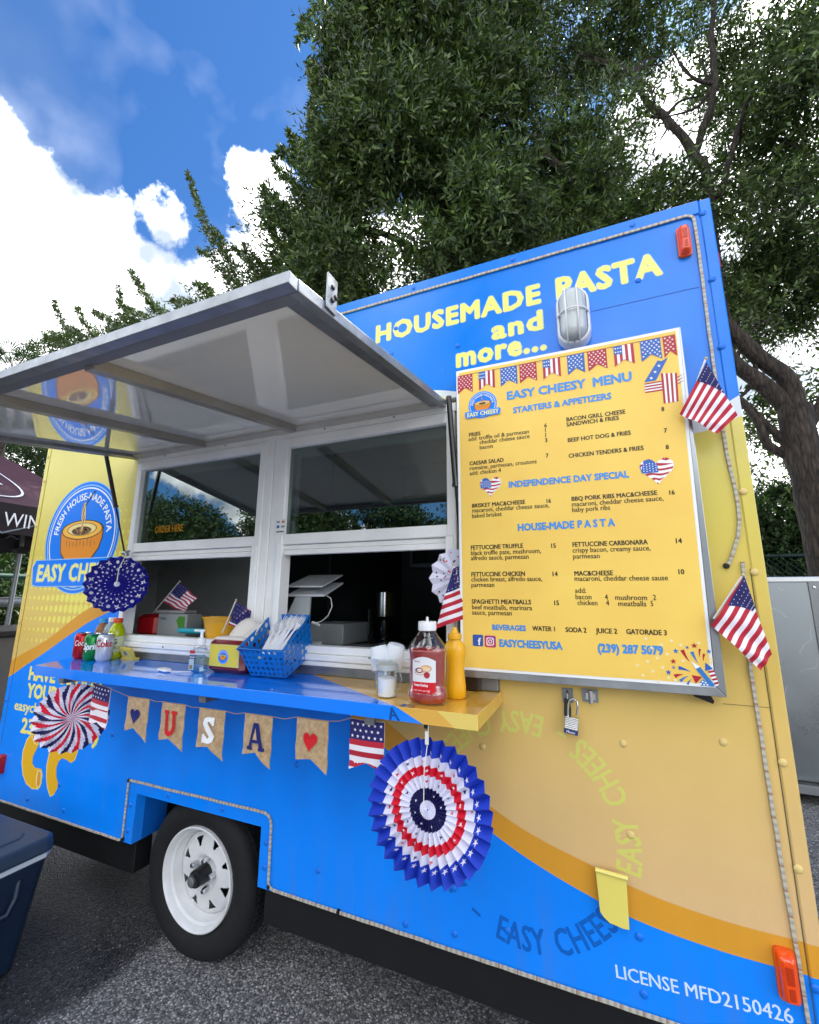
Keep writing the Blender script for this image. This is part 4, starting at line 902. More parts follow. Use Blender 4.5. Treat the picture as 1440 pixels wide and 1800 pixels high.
# handles
FBL = mat('icon_blue', '#2d56a6', .35); IGP = mat('icon_magenta', '#b8326a', .35); IGO = mat('icon_orange', '#e07a3c', .35); IGV = mat('icon_violet', '#6a3aa8', .35)
p = Pr(); 
def rrect(x0, z0, x1, z1, r): return [(x1-r+r*cos(rad(a)), z1-r+r*sin(rad(a))) for a in range(0,91,30)] + [(x0+r+r*cos(rad(a)), z1-r+r*sin(rad(a))) for a in range(90,181,30)] + [(x0+r+r*cos(rad(a)), z0+r+r*sin(rad(a))) for a in range(180,271,30)] + [(x1-r+r*cos(rad(a)), z0+r+r*sin(rad(a))) for a in range(270,361,30)]
a, b_ = Z7(155, 766), Z7(210, 766); w_ = b_[0]-a[0]; p.poly(rrect(a[0], a[1], a[0]+w_, a[1]+w_*1.05, .004), FBL, 3); p.text('f', a[0]+w_*.62, a[1]+w_*.12, w_*.62, IW, 2, 'c', None, 0, 4)
a, b_ = Z7(218, 772), Z7(280, 772); w_ = (b_[0]-a[0])*.96; x0, z0 = a
p.poly(rrect(x0, z0, x0+w_, z0+w_, .005), IGP, 3); p.poly([(x0+.004, z0+.003), (x0+w_*.6, z0+.003), (x0+.004, z0+w_*.5)], IGO, 4); p.poly([(x0+w_-.003, z0+w_-.004), (x0+w_*.35, z0+w_-.003), (x0+w_-.003, z0+w_*.45)], IGV, 4)
O_, I_ = rrect(x0+w_*.17, z0+w_*.17, x0+w_*.83, z0+w_*.83, .005), rrect(x0+w_*.24, z0+w_*.24, x0+w_*.76, z0+w_*.76, .004); n = len(O_)
p.raw(O_ + I_, [(i, (i+1)%n, n+(i+1)%n, n+i) for i in range(n)], IW, 5); p.ring(x0+w_/2, z0+w_/2, w_*.11, w_*.17, IW, 5, n=16); p.disc(x0+w_*.68, z0+w_*.68, w_*.04, IW, 5, n=8)
p.build('icon_print', PM, paper, dh=.0002, h0=.0006)
# fireworks corner
K = lambda x, y: Q(1120 + x/8, 1080 + y/8)
ISL = mat('ink_sky', '#2a78c0', .35); IGH = mat('ink_ghost', '#f2e3b4', .4); IGY = mat('ink_steel', '#7d8790', .4)
p = Pr()
for x, y, r, mm in ((805,440,42,RED),(545,515,40,ISL),(705,465,28,NAV),(510,660,40,RED),(442,815,40,NAV),(515,745,28,IGY),(1010,522,34,ISL)): c_ = K(x, y); p.poly(star(c_[0], c_[1], r/8/640), mm, 4)
for x, y in ((125,340),(345,425),(485,370),(615,430),(425,560),(285,612),(150,662),(360,745),(222,800),(85,855),(305,935),(445,890),(540,925),(870,400),(650,650),(1045,630),(1045,675),(5,715),(205,470)): c_ = K(x, y); p.poly(star(c_[0], c_[1], 30/8/640), IGH, 3 if x != 205 else 6)
for mm, w, pts in ((RED,(50,34,4),((635,500),(670,580),(735,660))),(ISL,(46,30,4),((770,525),(800,600),(860,685))),(RED,(26,16,4),((885,485),(872,540),(882,600))),(RED,(30,18,4),((945,555),(930,600),(932,655))),
                   (NAV,(52,40,4),((585,750),(660,762),(750,806))),(RED,(50,26,3),((530,870),(580,845),(650,845))),(ISL,(40,20,3),((610,940),(650,890),(725,868))),(NAV,(26,16,3),((715,985),(725,940),(765,912)))):
    P_ = [K(*q) for q in pts]; W_ = [a_/8/640 for a_ in w]; pp = []; ww = []
    for i in range(9):
        t_ = i/8; pp.append(tuple((1-t_)**2*P_[0][k_] + 2*t_*(1-t_)*P_[1][k_] + t_*t_*P_[2][k_] for k_ in (0, 1))); ww.append(W_[0]*(1-t_) + W_[2]*t_)
    p.stroke(pp, ww, mm, 4)
p.poly([K(825,765), K(888,738), K(1090,990), K(1085,1018), K(1030,1014)], ISL, 6); p.poly([K(755,655), K(888,738), K(825,765)], IW, 6)
p.poly([K(960,675), K(1072,768), K(958,795)], NAV, 5); SP = [K(995,800), K(1075,770), K(1155,990), K(1110,1016)]
p.poly(SP, IW, 5)
for j in range(0, 8, 2):
    t0, t1 = j/8, (j+1)/8; l = lambda A, B, t_: (A[0]+(B[0]-A[0])*t_, A[1]+(B[1]-A[1])*t_); p.poly([l(SP[0], SP[3], t0), l(SP[1], SP[2], t0+.06), l(SP[1], SP[2], t1+.06), l(SP[0], SP[3], t1)], RED, 7)
p.poly([K(770,852), K(915,880), K(828,975)], RED, 5); BP = [K(880,960), K(925,912), K(1028,985), K(1025,1010), K(900,1005)]; p.poly(BP, ISL, 5)
for x, y in ((925,945),(965,960),(900,975),(945,990),(990,990)): c_ = K(x, y); p.disc(c_[0], c_[1], .0022, IW, 6, n=8)
p.build('firework_print', PM, paper, dh=.0002, h0=.0006)
MB().prism([(.222, 1.135), (.262, 1.120), (.266, 1.127), (.256, 1.146), (.226, 1.146)], .012, .030, ONW).build('corner_clip', BLACK, BD)

# ------------------------------------------------------------------ padlock
PL_ = root('padlock', 'small laminated steel padlock hanging open from the staple under the menu board', 'padlock', (-.091, -.02, 1.04))
Mx = Matrix.Translation((-.091, -.024, 1.030)) @ Matrix.Rotation(rad(8), 4, 'Y')
b = MB()
for i in range(7): b.box(-.0185, .0185, -.010, .010, -.012 + i*.0048, -.012 + i*.0048 + .0042, M=Mx, ch=.0008)
b.build('lock_body', CHROME, PL_); MB().box(-.0190, .0190, -.0105, .0105, -.024, -.0125, M=Mx, ch=.001).build('lock_base', mat('lock_blue', '#24386e', .35), PL_)
p = Pr(); p.text('Master', 0, -.0215, .0062, IW, 1, 'c', .024); p.build('lettering', lambda u, v, h: Mx @ Vector((u, -.0106 - h, v)), PL_)
b = MB(); b.tube([Mx @ Vector(q) for q in ((-.012,0,.02), (-.013,0,.052), (-.010,0,.066), (0,0,.072), (.010,0,.066), (.013,0,.052), (.012,0,.028))], .0032, 8); b.build('shackle', CHROME, PL_, smooth=60)
kn = MB().prism([(-.108,1.098),(-.096,1.100),(-.090,1.07),(-.092,1.050),(-.104,1.046),(-.111,1.052)], .012, .016, ONW); o = kn.build('hasp_loop', mat('dark_hasp', '#3a3c3e', .5, .5), None, origin=(-.1,-.014,1.05)); tag(o, 'dark metal tongue hooked in the staple beside the padlock shackle', 'hasp')

# ------------------------------------------------------------------ flags on sticks
FR = mat('flag_red', '#b0102c', .7, sheen=.2); FW = mat('flag_white', '#e6e2ea', .7, sheen=.2); FB = mat('flag_blue', '#1c1c5e', .7); WOOD = mat('white_stick', '#e6e4e0', .35); BALL = mat('gold_ball', '#c9b98a', .3, .4)
def quadmap(A, B, C_, D, rip=.004, nrip=2.3, ph=0):     # A hoist-top, B fly-top, C fly-bottom, D hoist-bottom
    A, B, C_, D = map(Vector, (A, B, C_, D)); nrm = (B - A).cross(D - A).normalized()
    if nrm.y > 0: nrm = -nrm
    def f(u, v, h=0.0):
        p_ = A.lerp(B, u).lerp(D.lerp(C_, u), v)
        return p_ + nrm * (rip * sin(nrip * 2*pi * (u*.7 + v*.6) + ph) * (.3 + .7*u) + h)
    return f
def mini_flag(label, stick0, stick1, A, B, C_, D, canton=None, rip=.004, loc=None, ph=0.0, cu=.42):
    R0 = root('mini_flag', label, 'flag', loc or tuple(stick1), 'small flags on white sticks')
    f = quadmap(A, B, C_, D, rip, ph=ph); MB().grid(14, 26, f, lambda u, v: int(v*13) % 2).build('flag_cloth', [FR, FW], R0, smooth=80)
    p = Pr(); cp = canton or [(0, 0), (cu, 0), (cu, 7/13), (0, 7/13)]
    # canton drawn as a small patch that follows the ripple
    n = 8
    if len(cp) == 4:
        pa, pb, pc, pd = cp
        for i in range(n):
            for j in range(n):
                def q(a, b_): 
                    x0 = pa[0]+(pb[0]-pa[0])*a; x1 = pd[0]+(pc[0]-pd[0])*a; y0 = pa[1]+(pb[1]-pa[1])*a; y1 = pd[1]+(pc[1]-pd[1])*a
                    return (x0+(x1-x0)*b_, y0+(y1-y0)*b_)
                p.raw([q(i/n, j/n), q((i+1)/n, j/n), q((i+1)/n, (j+1)/n), q(i/n, (j+1)/n)], [(0,1,2,3)], FB, 1)
        ex = (Vector(B)-Vector(A)).length; ez = (Vector(D)-Vector(A)).length
        for j in range(5):
            for i in range(6 - (j % 2)):
                a_ = (i + .5 + .5*(j % 2)) / 6; c_ = (j + .5) / 5; x, y = q(a_, c_); r = .0021
                wloc = max(.2, abs(pb[0]-pa[0])*(1-c_) + abs(pc[0]-pd[0])*c_)
                if wloc*ex < .012 and i > 1: continue
                p.raw([(x + u/ex, y + v/ez) for u, v in star(0, 0, r, 90)], [tuple(range(10))], FW, 2)
    # ngons of the small stars are concave: fan them
    fs, ms = [], []
    for f_, m_ in zip(p.f, p.m):
        if len(f_) == 10:
            k = f_[0]; inner = tuple(k+i for i in range(1, 10, 2)); fs.append(inner); ms.append(m_)
            for i in range(0, 10, 2): fs.append((k+i, k+(i+1) % 10, k+(i-1) % 10)); ms.append(m_)
        else: fs.append(f_); ms.append(m_)
    p.f, p.m = fs, ms
    p.build('canton', lambda u, v, h: f(u, v, h), R0, dh=.0006)
    s0, s1 = Vector(stick0), Vector(stick1)
    MB().tube([s0, s1], .0026, 8).build('stick', WOOD, R0, smooth=60)
    MB().lathe([(0, .005), (.0035, .0035), (.005, 0), (.0035, -.0035), (0, -.005)], 10, c=tuple(s0)).build('stick_ball', BALL, R0, smooth=80)
    return R0
a_ = lambda x, y, yy: at(x, y, yy)
mini_flag('small stars-and-stripes flag beside the upper right corner of the menu poster', a_(1241,630,-.075), a_(1213,705,-.067), a_(1242,637,-.078), a_(1195,727,-.085), a_(1262,762,-.095), a_(1297,730,-.080), [(0,0),(.36,.0),(.02,.58),(0,.58)], .005)
mini_flag('small stars-and-stripes flag beside the lower right side of the menu poster', a_(1306,1011,-.072), a_(1255,1088,-.064), a_(1308,1012,-.075), a_(1251,1099,-.085), a_(1339,1179,-.095), a_(1357,1150,-.080), [(0,0),(.55,.05),(.10,.42),(0,.42)], .006)
mini_flag('small stars-and-stripes flag hanging behind the ketchup and mustard, half hidden by the menu poster', a_(797,993,-.052), a_(812,1040,-.048), a_(828,985,-.050), a_(796,1000,-.055), a_(766,1105,-.075), a_(822,1086,-.060), [(0,0),(1,0),(1,.42),(0,.42)], .004)
mini_flag('small stars-and-stripes flag standing behind the left window above a pack of paper', a_(316,1022,.16), a_(267,1080,.20), a_(316,1024,.155), a_(346,1050,.15), a_(321,1077,.16), a_(287,1058,.17), None, .006, cu=.5)
mini_flag('small flag half covered by a white napkin beside the centre window post', a_(415,1055,-.02), a_(391,1112,.0), a_(417,1058,-.025), a_(441,1074,-.03), a_(436,1115,-.02), a_(402,1098,-.01), [(0,0),(1,0),(1,.85),(0,.85)], .003)

# ------------------------------------------------------------------ paper fans
def fan_map(c, R, n, amp, tilt=0.0, notch=0.0, lean=0.0):
    c = Vector(c)
    def f(th, r, h=0.0):
        q = th / (2*pi) * n; w = abs(((q % 1.0) + 1.0) % 1.0 - .5) * 2      # 0..1 triangle wave
        rr = r * (1 - notch * (1 - w) * (1 if r > R*.85 else 0))
        d_ = amp * (w - .5) * (r / R); x, z = rr*cos(th), rr*sin(th); y = -d_ - h + lean * z
        return Vector((c.x + x*cos(tilt) - y*sin(tilt), c.y + x*sin(tilt) + y*cos(tilt), c.z + z))
    return f
def fan_mesh(f, R, n, radii, mats, mi, name, parent):
    m = MB(); K_ = n * 2
    vs = [f(2*pi*k/K_, r) for r in radii for k in range(K_)]; m.v = [tuple(p_) for p_ in vs]
    for i in range(len(radii)-1):
        for k in range(K_):
            m.f.append((i*K_+k, i*K_+(k+1) % K_, (i+1)*K_+(k+1) % K_, (i+1)*K_+k)); m.m.append(mi((k+.5)/K_, (radii[i]+radii[i+1])/2/R))
    return m.build(name, mats, parent, recalc=False)
def pol(f, th, r, pts, m_, p, L=1):
    p.append((th, r, pts, m_, L))
def fan_print(f, items, name, parent):
    p = Pr()
    for th, r, pts, m_, L in items: p.poly([((th + u/r) * 1.0, r + v) for u, v in pts], m_, L)
    return p.build(name, lambda u, v, h: f(u, v, h), parent, dh=.0009)
PB = mat('paper_royal', '#1c3cb8', .55); PW = mat('paper_white', '#dcdcee', .55); PR_ = mat('paper_red', '#d01030', .55); PN = mat('paper_navy', '#10104e', .55); PDB = mat('paper_deep_blue', '#10107c', .5)
def shard(r, rot): return star(0, 0, r, rot, .36)
# big rosette under the counter
bc = at(752, 1424, -.300)
R0 = root('paper_fan', 'large pleated paper rosette in red, white and blue rings hanging under the counter corner', 'paper fan', tuple(bc), 'hanging paper fans')
R = .166; n = 30; f = fan_map(bc, R, n, .030, 0, 0, .05)
band = [(.13, 1), (.30, 3), (.47, 1), (.60, 2), (.74, 1), (1.01, 0)]
fan_mesh(f, R, n, [.002, .13*R, .20*R, .30*R, .38*R, .47*R, .60*R, .67*R, .74*R, .87*R, R], [PB, PW, PR_, PN], lambda a, r: next(m_ for lim, m_ in band if r < lim), 'pleated_paper', R0)
rr_ = random.Random(5); it = []
for k in range(n):
    th = 2*pi*(k+.25+.5*(k % 2 == 2))/n
    it.append((th, .80*R, shard(.0062, rr_.uniform(0, 72)), FW, 1))
for k in range(16): it.append((2*pi*(k+.3)/16, (.67 + rr_.uniform(-.02, .02))*R, shard(.0052, rr_.uniform(0,72)), (PR_, PN)[k % 2], 1))
for k in range(14): it.append((2*pi*(k+.6)/14, .535*R, shard(.0048, rr_.uniform(0,72)), FW, 1))
for k in range(12): it.append((2*pi*(k+.1)/12, .39*R, shard(.0045, rr_.uniform(0,72)), (PR_, PN, PN)[k % 3], 1))
for k in range(8): it.append((2*pi*(k+.4)/8, .22*R, shard(.0034, rr_.uniform(0,72)), FW, 1))
fan_print(f, it, 'star_print', R0)
hang = mat('white_string', '#dcdad4', .6)
MB().tube([(bc.x, -.330, bc.z), (bc.x, -.325, bc.z + .10), (bc.x + .002, -.305, bc.z + R - .004), (bc.x+.002, -.298, 1.063)], .0013, 6).box(bc.x-.004, bc.x+.006, -.309, -.3075, bc.z+R-.01, bc.z+R+.022).build('hanging_string', hang, R0)
# deep blue star rosette by the left window
c2 = at(206, 1027, -.14)
R0 = root('paper_fan', 'deep blue pleated paper fan with white stars and dots hanging left of the window', 'paper fan', tuple(c2), 'hanging paper fans')
R = .128; n = 20; f = fan_map(c2, R, n, .020, rad(48), .07, 0); c2n = Vector((sin(rad(48)), -cos(rad(48)), 0))
fan_mesh(f, R, n, [.002, .3*R, .6*R, .85*R, .93*R, R], [PDB], lambda a, r: 0, 'pleated_paper', R0); it = []
for k in range(n):
    th = 2*pi*(k+.28)/n; t2 = 2*pi*(k+.75)/n
    st_ = star(0, 0, .0155, 90)
    if k % 3 == 0: it.append((th, .80*R, st_, FW, 1))
    elif k % 3 == 1:
        it.append((th, .80*R, st_, FW, 1)); it.append((th, .80*R, star(0,0,.0105,90), PDB, 2))
    else: it.append((th, .78*R, [(.0070*cos(a), .0080*sin(a)) for a in [i*.628 for i in range(10)]], FW, 1))
    it.append((t2, .62*R, [(.0034*cos(a), .005*sin(a)) for a in [i*.785 for i in range(8)]], FW, 1))
    it.append((th, .52*R, star(0,0,.0085,90) if k % 2 else [(.003*cos(a), .004*sin(a)) for a in [i*.785 for i in range(8)]], FW, 1))
    it.append((t2, .36*R, [(.0018*cos(a), .003*sin(a)) for a in [i*.785 for i in range(8)]], FW, 1))
fan_print(f, it, 'star_print', R0)
MB().lathe([(0,-.010),(.009,-.008),(.012,-.002),(.012,.004)], 12, axis='y', M=Matrix.Translation(c2 + c2n*.006) @ Matrix.Rotation(rad(48), 4, 'Z')).build('centre_button', PW, R0, smooth=60)
MB().tube([c2 + c2n*.018, c2 + c2n*.016 + Vector((.003,0,.07)), c2 + Vector((.004,.02,.135)), at(219,972,-.035)], .0022, 6).build('hanging_string', hang, R0)
# striped pinwheel rosette
c3 = at(126, 1262, -.285)
R0 = root('paper_fan', 'striped red, white and navy paper pinwheel hanging under the left end of the counter', 'paper fan', tuple(c3), 'hanging paper fans')
R = .128; n = 22; f = fan_map(c3, R, n, .022, rad(44), .03, 0); m = MB(); KT, KR = 264, 12
vs = [f(2*pi*k/KT + .25*(1-i/KR), R*max(.01, i/KR)) for i in range(KR+1) for k in range(KT)]; m.v = [tuple(q) for q in vs]
for i in range(KR):
    for k in range(KT):
        m.f.append((i*KT+k, i*KT+(k+1) % KT, (i+1)*KT+(k+1) % KT, (i+1)*KT+k)); s_ = int((k/KT*44 + 2.2*(i/KR)) % 4); m.m.append((0, 1, 2, 1)[s_])
m.build('pleated_paper', [PR_, PW, PN], R0, recalc=False)
MB().tube([(c3.x-.008, c3.y-.004, 1.063), (c3.x-.012, c3.y-.005, c3.z+R-.03)], .0045, 8).build('hanging_rod', ALUD, R0)
# pale dotted rosette behind the menu board
c4 = at(806, 1016, -.020)
R0 = root('paper_fan', 'white paper fan with small red and blue dots peeking out from behind the menu poster', 'paper fan', tuple(c4), 'hanging paper fans')
R = .105; n = 14; f = fan_map(c4, R, n, .010, 0, .08, 0); fan_mesh(f, R, n, [.002, .4*R, .85*R, .93*R, R], [PW], lambda a, r: 0, 'pleated_paper', R0)
it = [(rr_.uniform(0, 2*pi), R*rr_.uniform(.25, .9), [(.0032*cos(a), .0032*sin(a)) for a in [i*.785 for i in range(8)]], (PR_, PN, mat('paper_grey', '#6e7080', .5))[k % 3], 1) for k in range(46)]
fan_print(f, it, 'dot_print', R0)

# ------------------------------------------------------------------ bunting
BN = root('bunting_banner', 'burlap bunting spelling U S A between two hearts, strung below the counter edge', 'bunting', (-1.2, -.28, 1.02))
def burlap():
    m = mat('burlap', '#b98f60', .9, sheen=.3); t = NT(m.node_tree); b_ = m.node_tree.nodes['Principled BSDF']
    v = t.n('ShaderNodeTexCoord').outputs['Object']; sp = t.n('ShaderNodeSeparateXYZ'); t.l(v, sp.inputs[0])
    wv = t.m('ADD', t.m('SINE', t.m('MULTIPLY', sp.outputs[0], 2600.0)), t.m('SINE', t.m('MULTIPLY', sp.outputs[2], 2600.0)))
    nn = t.m('ADD', t.m('MULTIPLY', wv, .10), t.noise(60, 4, .7, v)); r = t.n('ShaderNodeMapRange'); t.l(nn, r.inputs[0]); r.inputs[1].default_value = .3; r.inputs[2].default_value = .75
    t.l(t.mixc(r.outputs[0], lin('#a5825a'), lin('#e0bf90')), b_.inputs['Base Color'])
    bn = t.n('ShaderNodeBump'); bn.inputs['Strength'].default_value = .6; bn.inputs['Distance'].default_value = .001; t.l(wv, bn.inputs['Height']); t.l(bn.outputs[0], b_.inputs['Normal']); return m
BUR = burlap(); PRED = mat('felt_red', '#c4141e', .8); PNAV = mat('felt_navy', '#14206a', .8); PWHT = mat('felt_white', '#e9ebee', .7)
def pennant(x0, x1, zt_, hl, hm, hr, bow, ph):
    def f(u, v, h=0.0): return Vector((u, -.284 - bow*sin(pi*(u-x0)/(x1-x0)) - .004*sin(9*v*10+ph) * (zt_-v)*6 - h, v))
    m = MB(); N = 12
    vs = []; 
    for side in (0, 1):
        for i in range(N+1):
            u = i/N; bot = hl + (hm-hl)*u*2 if u < .5 else hm + (hr-hm)*(u-.5)*2
            for j in range(7): vs.append(f(x0+(x1-x0)*u, zt_ - bot*j/6) + Vector((0, .0016*side, 0)))
    fs = []
    for side in (0, 1):
        o_ = side*(N+1)*7
        for i in range(N):
            for j in range(6): q = (o_+i*7+j, o_+i*7+j+1, o_+(i+1)*7+j+1, o_+(i+1)*7+j); fs.append(q if side == 0 else q[::-1])
    o_ = (N+1)*7
    for i in range(N): fs.append((i*7+6, o_+i*7+6, o_+(i+1)*7+6, (i+1)*7+6))
    for j in range(6): fs.append((j, o_+j, o_+j+1, j+1)); fs.append((N*7+j, N*7+j+1, o_+N*7+j+1, o_+N*7+j))
    m.add(vs, fs); return m, f
specs = [(-1.619, -1.506, 1.022, .118, .100, .145, 'h', PNAV), (-1.439, -1.326, 1.020, .125, .112, .150, 'U', PRED), (-1.260, -1.146, 1.018, .122, .112, .152, 'S', PWHT), (-1.062, -.952, 1.021, .120, .108, .150, 'A', PNAV), (-.860, -.748, 1.030, .118, .108, .143, 'h', PRED)]
for i, (x0, x1, zt_, hl, hm, hr, k, mm) in enumerate(specs):
    m, f = pennant(x0, x1, zt_, hl, hm, hr, .006, i); pn = m.build('pennant', BUR, BN, smooth=50)
    p = Pr(); cx, cz = (x0+x1)/2, zt_ - .062
    if k == 'h': p.poly(heart(cx, cz, .050, .052), mm)
    elif k == 'U':
        P = [(-.030,.040),(-.006,.040),(-.006,.030),(-.011,.030),(-.011,-.010)] + [(-.011*cos(rad(a)), -.014-.012*sin(rad(a))) for a in (30,60,90,120,150)] + [(.011,-.010),(.011,.030),(.006,.030),(.006,.040),(.030,.040),(.030,.030),(.024,.030),(.024,-.014)] + [(.024*cos(rad(a)), -.016-.026*sin(rad(a))) for a in (20,50,90,130,160)] + [(-.024,-.014),(-.024,.030),(-.030,.030)]
        p.poly([(cx+u, cz+v) for u, v in P], mm)
    elif k == 'A':
        P = [(-.034,-.040),(-.012,-.040),(-.012,-.030),(-.015,-.030),(-.012,-.018),(.012,-.018),(.015,-.030),(.012,-.030),(.012,-.040),(.034,-.040),(.034,-.030),(.027,-.030),(.010,.040),(-.010,.040),(-.027,-.030),(-.034,-.030)]
        p.poly([(cx+u, cz+v) for u, v in P], mm); p.poly([(cx-.0085, cz-.008), (cx+.0085, cz-.008), (cx, cz+.026)], BUR, 2)
    else:
        for du in (-.003, 0, .003): p.text('S', cx+du-.001, cz-.038, .076, mm, 2, 'c', .046, 0, 1+du*20)
        p.rect(cx+.014, cz+.016, cx+.023, cz+.040, mm, 1.5); p.rect(cx-.026, cz-.040, cx-.017, cz-.014, mm, 1.5)
    p.build('pennant_letter' if k != 'h' else 'pennant_heart', lambda u, v, h: f(u, v, h*1.0), pn, dh=.0008, h0=.0035)
def flagpennant(x0, x1, zt_, hl, hm, hr, slant=0.0):
    m, f0 = pennant(x0, x1, zt_, hl, hm, hr, .004, 2.0)
    f = f0 if not slant else (lambda u, v, h=0.0: f0(u, v + slant*(u-x0), h))
    if slant: m.v = [(x, y, z + slant*(x-x0)) for x, y, z in m.v]
    pn = m.build('pennant', FW, BN, smooth=50); p = Pr(); H = hl
    def lim(u): return (hl + (hm-hl)*u*2) if u < .5 else (hm + (hr-hm)*(u-.5)*2)
    c_ = .052; p.rect(x0, zt_-c_, x1, zt_, FB, 1, 6)
    for j in range(3):
        for i in range(6 - (j % 2)): p.poly(star(x0 + (x1-x0)*(i + .5 + .5*(j % 2))/6, zt_ - c_*(j+.5)/3.2 - .003, .0052), FW, 2)
    sh = .0145; z = zt_ - c_; j = 0
    while z > zt_ - max(hl, hr):
        if j % 2 == 0:
            n_ = 12
            for i in range(n_):
                ua, ub = i/n_, (i+1)/n_; za, zb = zt_-lim(ua), zt_-lim(ub); lo_a, lo_b = max(z-sh, za), max(z-sh, zb)
                if min(z-lo_a, z-lo_b) < -1e-6 or (z-lo_a < 1e-6 and z-lo_b < 1e-6): continue
                p.raw([(x0+(x1-x0)*ua, min(z, z)), (x0+(x1-x0)*ub, z), (x0+(x1-x0)*ub, min(lo_b, z)), (x0+(x1-x0)*ua, min(lo_a, z))], [(0,3,2,1)], FR, 1)
        z -= sh; j += 1
    p.build('flag_print', lambda u, v, h: f(u, v, h), pn, dh=.0006); return pn
flagpennant(-.675, -.566, 1.046, .132, .110, .128); flagpennant(-1.825, -1.722, 1.052, .150, .130, .145, -.10)
P = [(-2.02, -.290, 1.055)]
for x, z in ((-1.825, 1.053), (-1.722, 1.040), (-1.66, 1.030), (-1.619, 1.022), (-1.506, 1.022), (-1.47, 1.017), (-1.439, 1.020), (-1.326, 1.020), (-1.29, 1.015), (-1.26, 1.018), (-1.146, 1.018), (-1.10, 1.014), (-1.062, 1.021), (-.952, 1.021), (-.905, 1.019), (-.860, 1.030), (-.748, 1.030), (-.71, 1.034), (-.675, 1.046), (-.566, 1.048), (-.52, 1.062)): P.append((x, -.2865, z + .001))
MB().tube(P, .0011, 5).build('string', mat('jute', '#a48a62', .9), BN, smooth=60)
# ------------------------------------------------------------------ things on the counter
SH = SZ1 + .0004
def can(x, y, col, label, marks, rot=0):
    t_ = root('soda_can', label, 'can', (x, y, SH), 'drink cans on the counter')
    pr = [(0, .004), (.022, .003), (.024, 0), (.027, .004), (.0325, .013), (.0328, .100), (.030, .107), (.0265, .113)]
    MB().lathe([(r, z+SH) for r, z in pr], 32, c=(x, y, 0)).build('can_body', mat(label[:12], col, .22, .35), t_, smooth=40)
    MB().lathe([(.0265, .113+SH), (.0275, .1155+SH), (.0262, .1165+SH), (.0245, .112+SH), (0, .111+SH)], 32, c=(x, y, 0)).build('can_lid', CHROME, t_, smooth=30)
    p = Pr()
    for s, v, cap, mm, w_, wd, sh_ in marks:
        p.text(s, 0, v, cap, mm, w_, 'c', wd, 0, 1, 0, sh_)
    a0 = rad(-90 + rot)
    p.build('lettering', lambda u, v, h: (x + (.0330+h)*cos(a0 + u/.033), y + (.0330+h)*sin(a0 + u/.033), SH + v), t_, dh=.0003)
    return t_
# view direction from the camera falls from the right: lettering is turned towards it
can(-2.205, -.118, '#b0101e', 'red soda can, leftmost of the cans at the left end of the counter', [('Coca', .060, .024, IW, 1, .050, .25), ('Cola', .030, .0, IW, 1, .05, .25)][:1], 40)
can(-2.115, -.128, '#0a7c3a', 'green soda can between the red and the silver can', [('Sprite', .048, .028, IW, 2, .068, .2)], 50)
can(-2.046, -.118, '#c6c8cc', 'silver soda can with big red letters, right of the green can', [('Coke', .062, .030, mat('can_red', '#b0182a', .3), 2, .072, 0)], 50)
GR = mat('sport_drink', '#c6d60c', .12, trans=.35, coat=.5, ior=1.33)
t_ = root('drink_bottle', 'yellow-green sports drink bottle with an orange cap behind the silver can', 'bottle', (-2.092, -.045, SH), 'drink bottles on the counter')
x, y = -2.085, -.045
MB().lathe([(r, z+SH) for r, z in ((0,.0),(.030,.0),(.033,.006),(.033,.045),(.031,.055),(.033,.065),(.034,.105),(.032,.125),(.024,.146),(.0165,.158),(.016,.163))], 28, c=(x,y,0)).build('bottle_body', GR, t_, smooth=50)
MB().lathe([(.0185,.160+SH),(.019,.164+SH),(.019,.178+SH),(.017,.181+SH),(0,.181+SH)], 24, c=(x,y,0)).build('bottle_cap', mat('cap_orange', '#d84818', .35), t_, smooth=40)
MB().lathe([(.0338,.030+SH),(.0342,.032+SH),(.0342,.098+SH),(.0338,.100+SH)], 28, c=(x,y,0)).build('bottle_label', mat('label_pale', '#c8d0a8', .35), t_, smooth=60)
p = Pr(); p.text('G', 0, .066, .022, mat('label_dark', '#4c6440', .4), 2, 'c'); p.text('ZERO', .002, .044, .012, mat('label_dark', '#4c6440', .4), 1, 'c')
p.build('lettering', lambda u, v, h: (x+(.0345+h)*cos(rad(-42)+u/.034), y+(.0345+h)*sin(rad(-42)+u/.034), SH+v), t_)
for (x, y, hh, capc, bodyc, lab) in ((-2.205, -.035, .176, '#2f9ad8', '#d08a50', 'bottle with a blue cap and peach label at the back of the drinks'), (-2.150, -.030, .182, '#e4e6ea', '#cfe6ee', 'clear water bottle with a white cap behind the cans')):
    t_ = root('drink_bottle', lab, 'bottle', (x, y, SH), 'drink bottles on the counter'); k = hh/.18
    MB().lathe([(r, z*k+SH) for r, z in ((0,.0),(.028,.0),(.031,.005),(.031,.05),(.029,.06),(.031,.07),(.031,.115),(.026,.138),(.016,.156),(.014,.162))], 24, c=(x,y,0)).build('bottle_body', mat('pet_'+capc[1:], bodyc, .1, trans=.6, ior=1.3), t_, smooth=50)
    MB().lathe([(.0155,.160*k+SH),(.016,.176*k+SH),(.014,.180*k+SH),(0,.180*k+SH)], 20, c=(x,y,0)).build('bottle_cap', mat('cap_'+capc[1:], capc, .35), t_, smooth=40)
    MB().lathe([(.0316,.062*k+SH),(.0318,.110*k+SH)], 24, c=(x,y,0)).build('bottle_label', mat('lab_'+capc[1:], '#d89a68' if capc == '#2f9ad8' else '#5aa0c8', .4), t_, smooth=60)
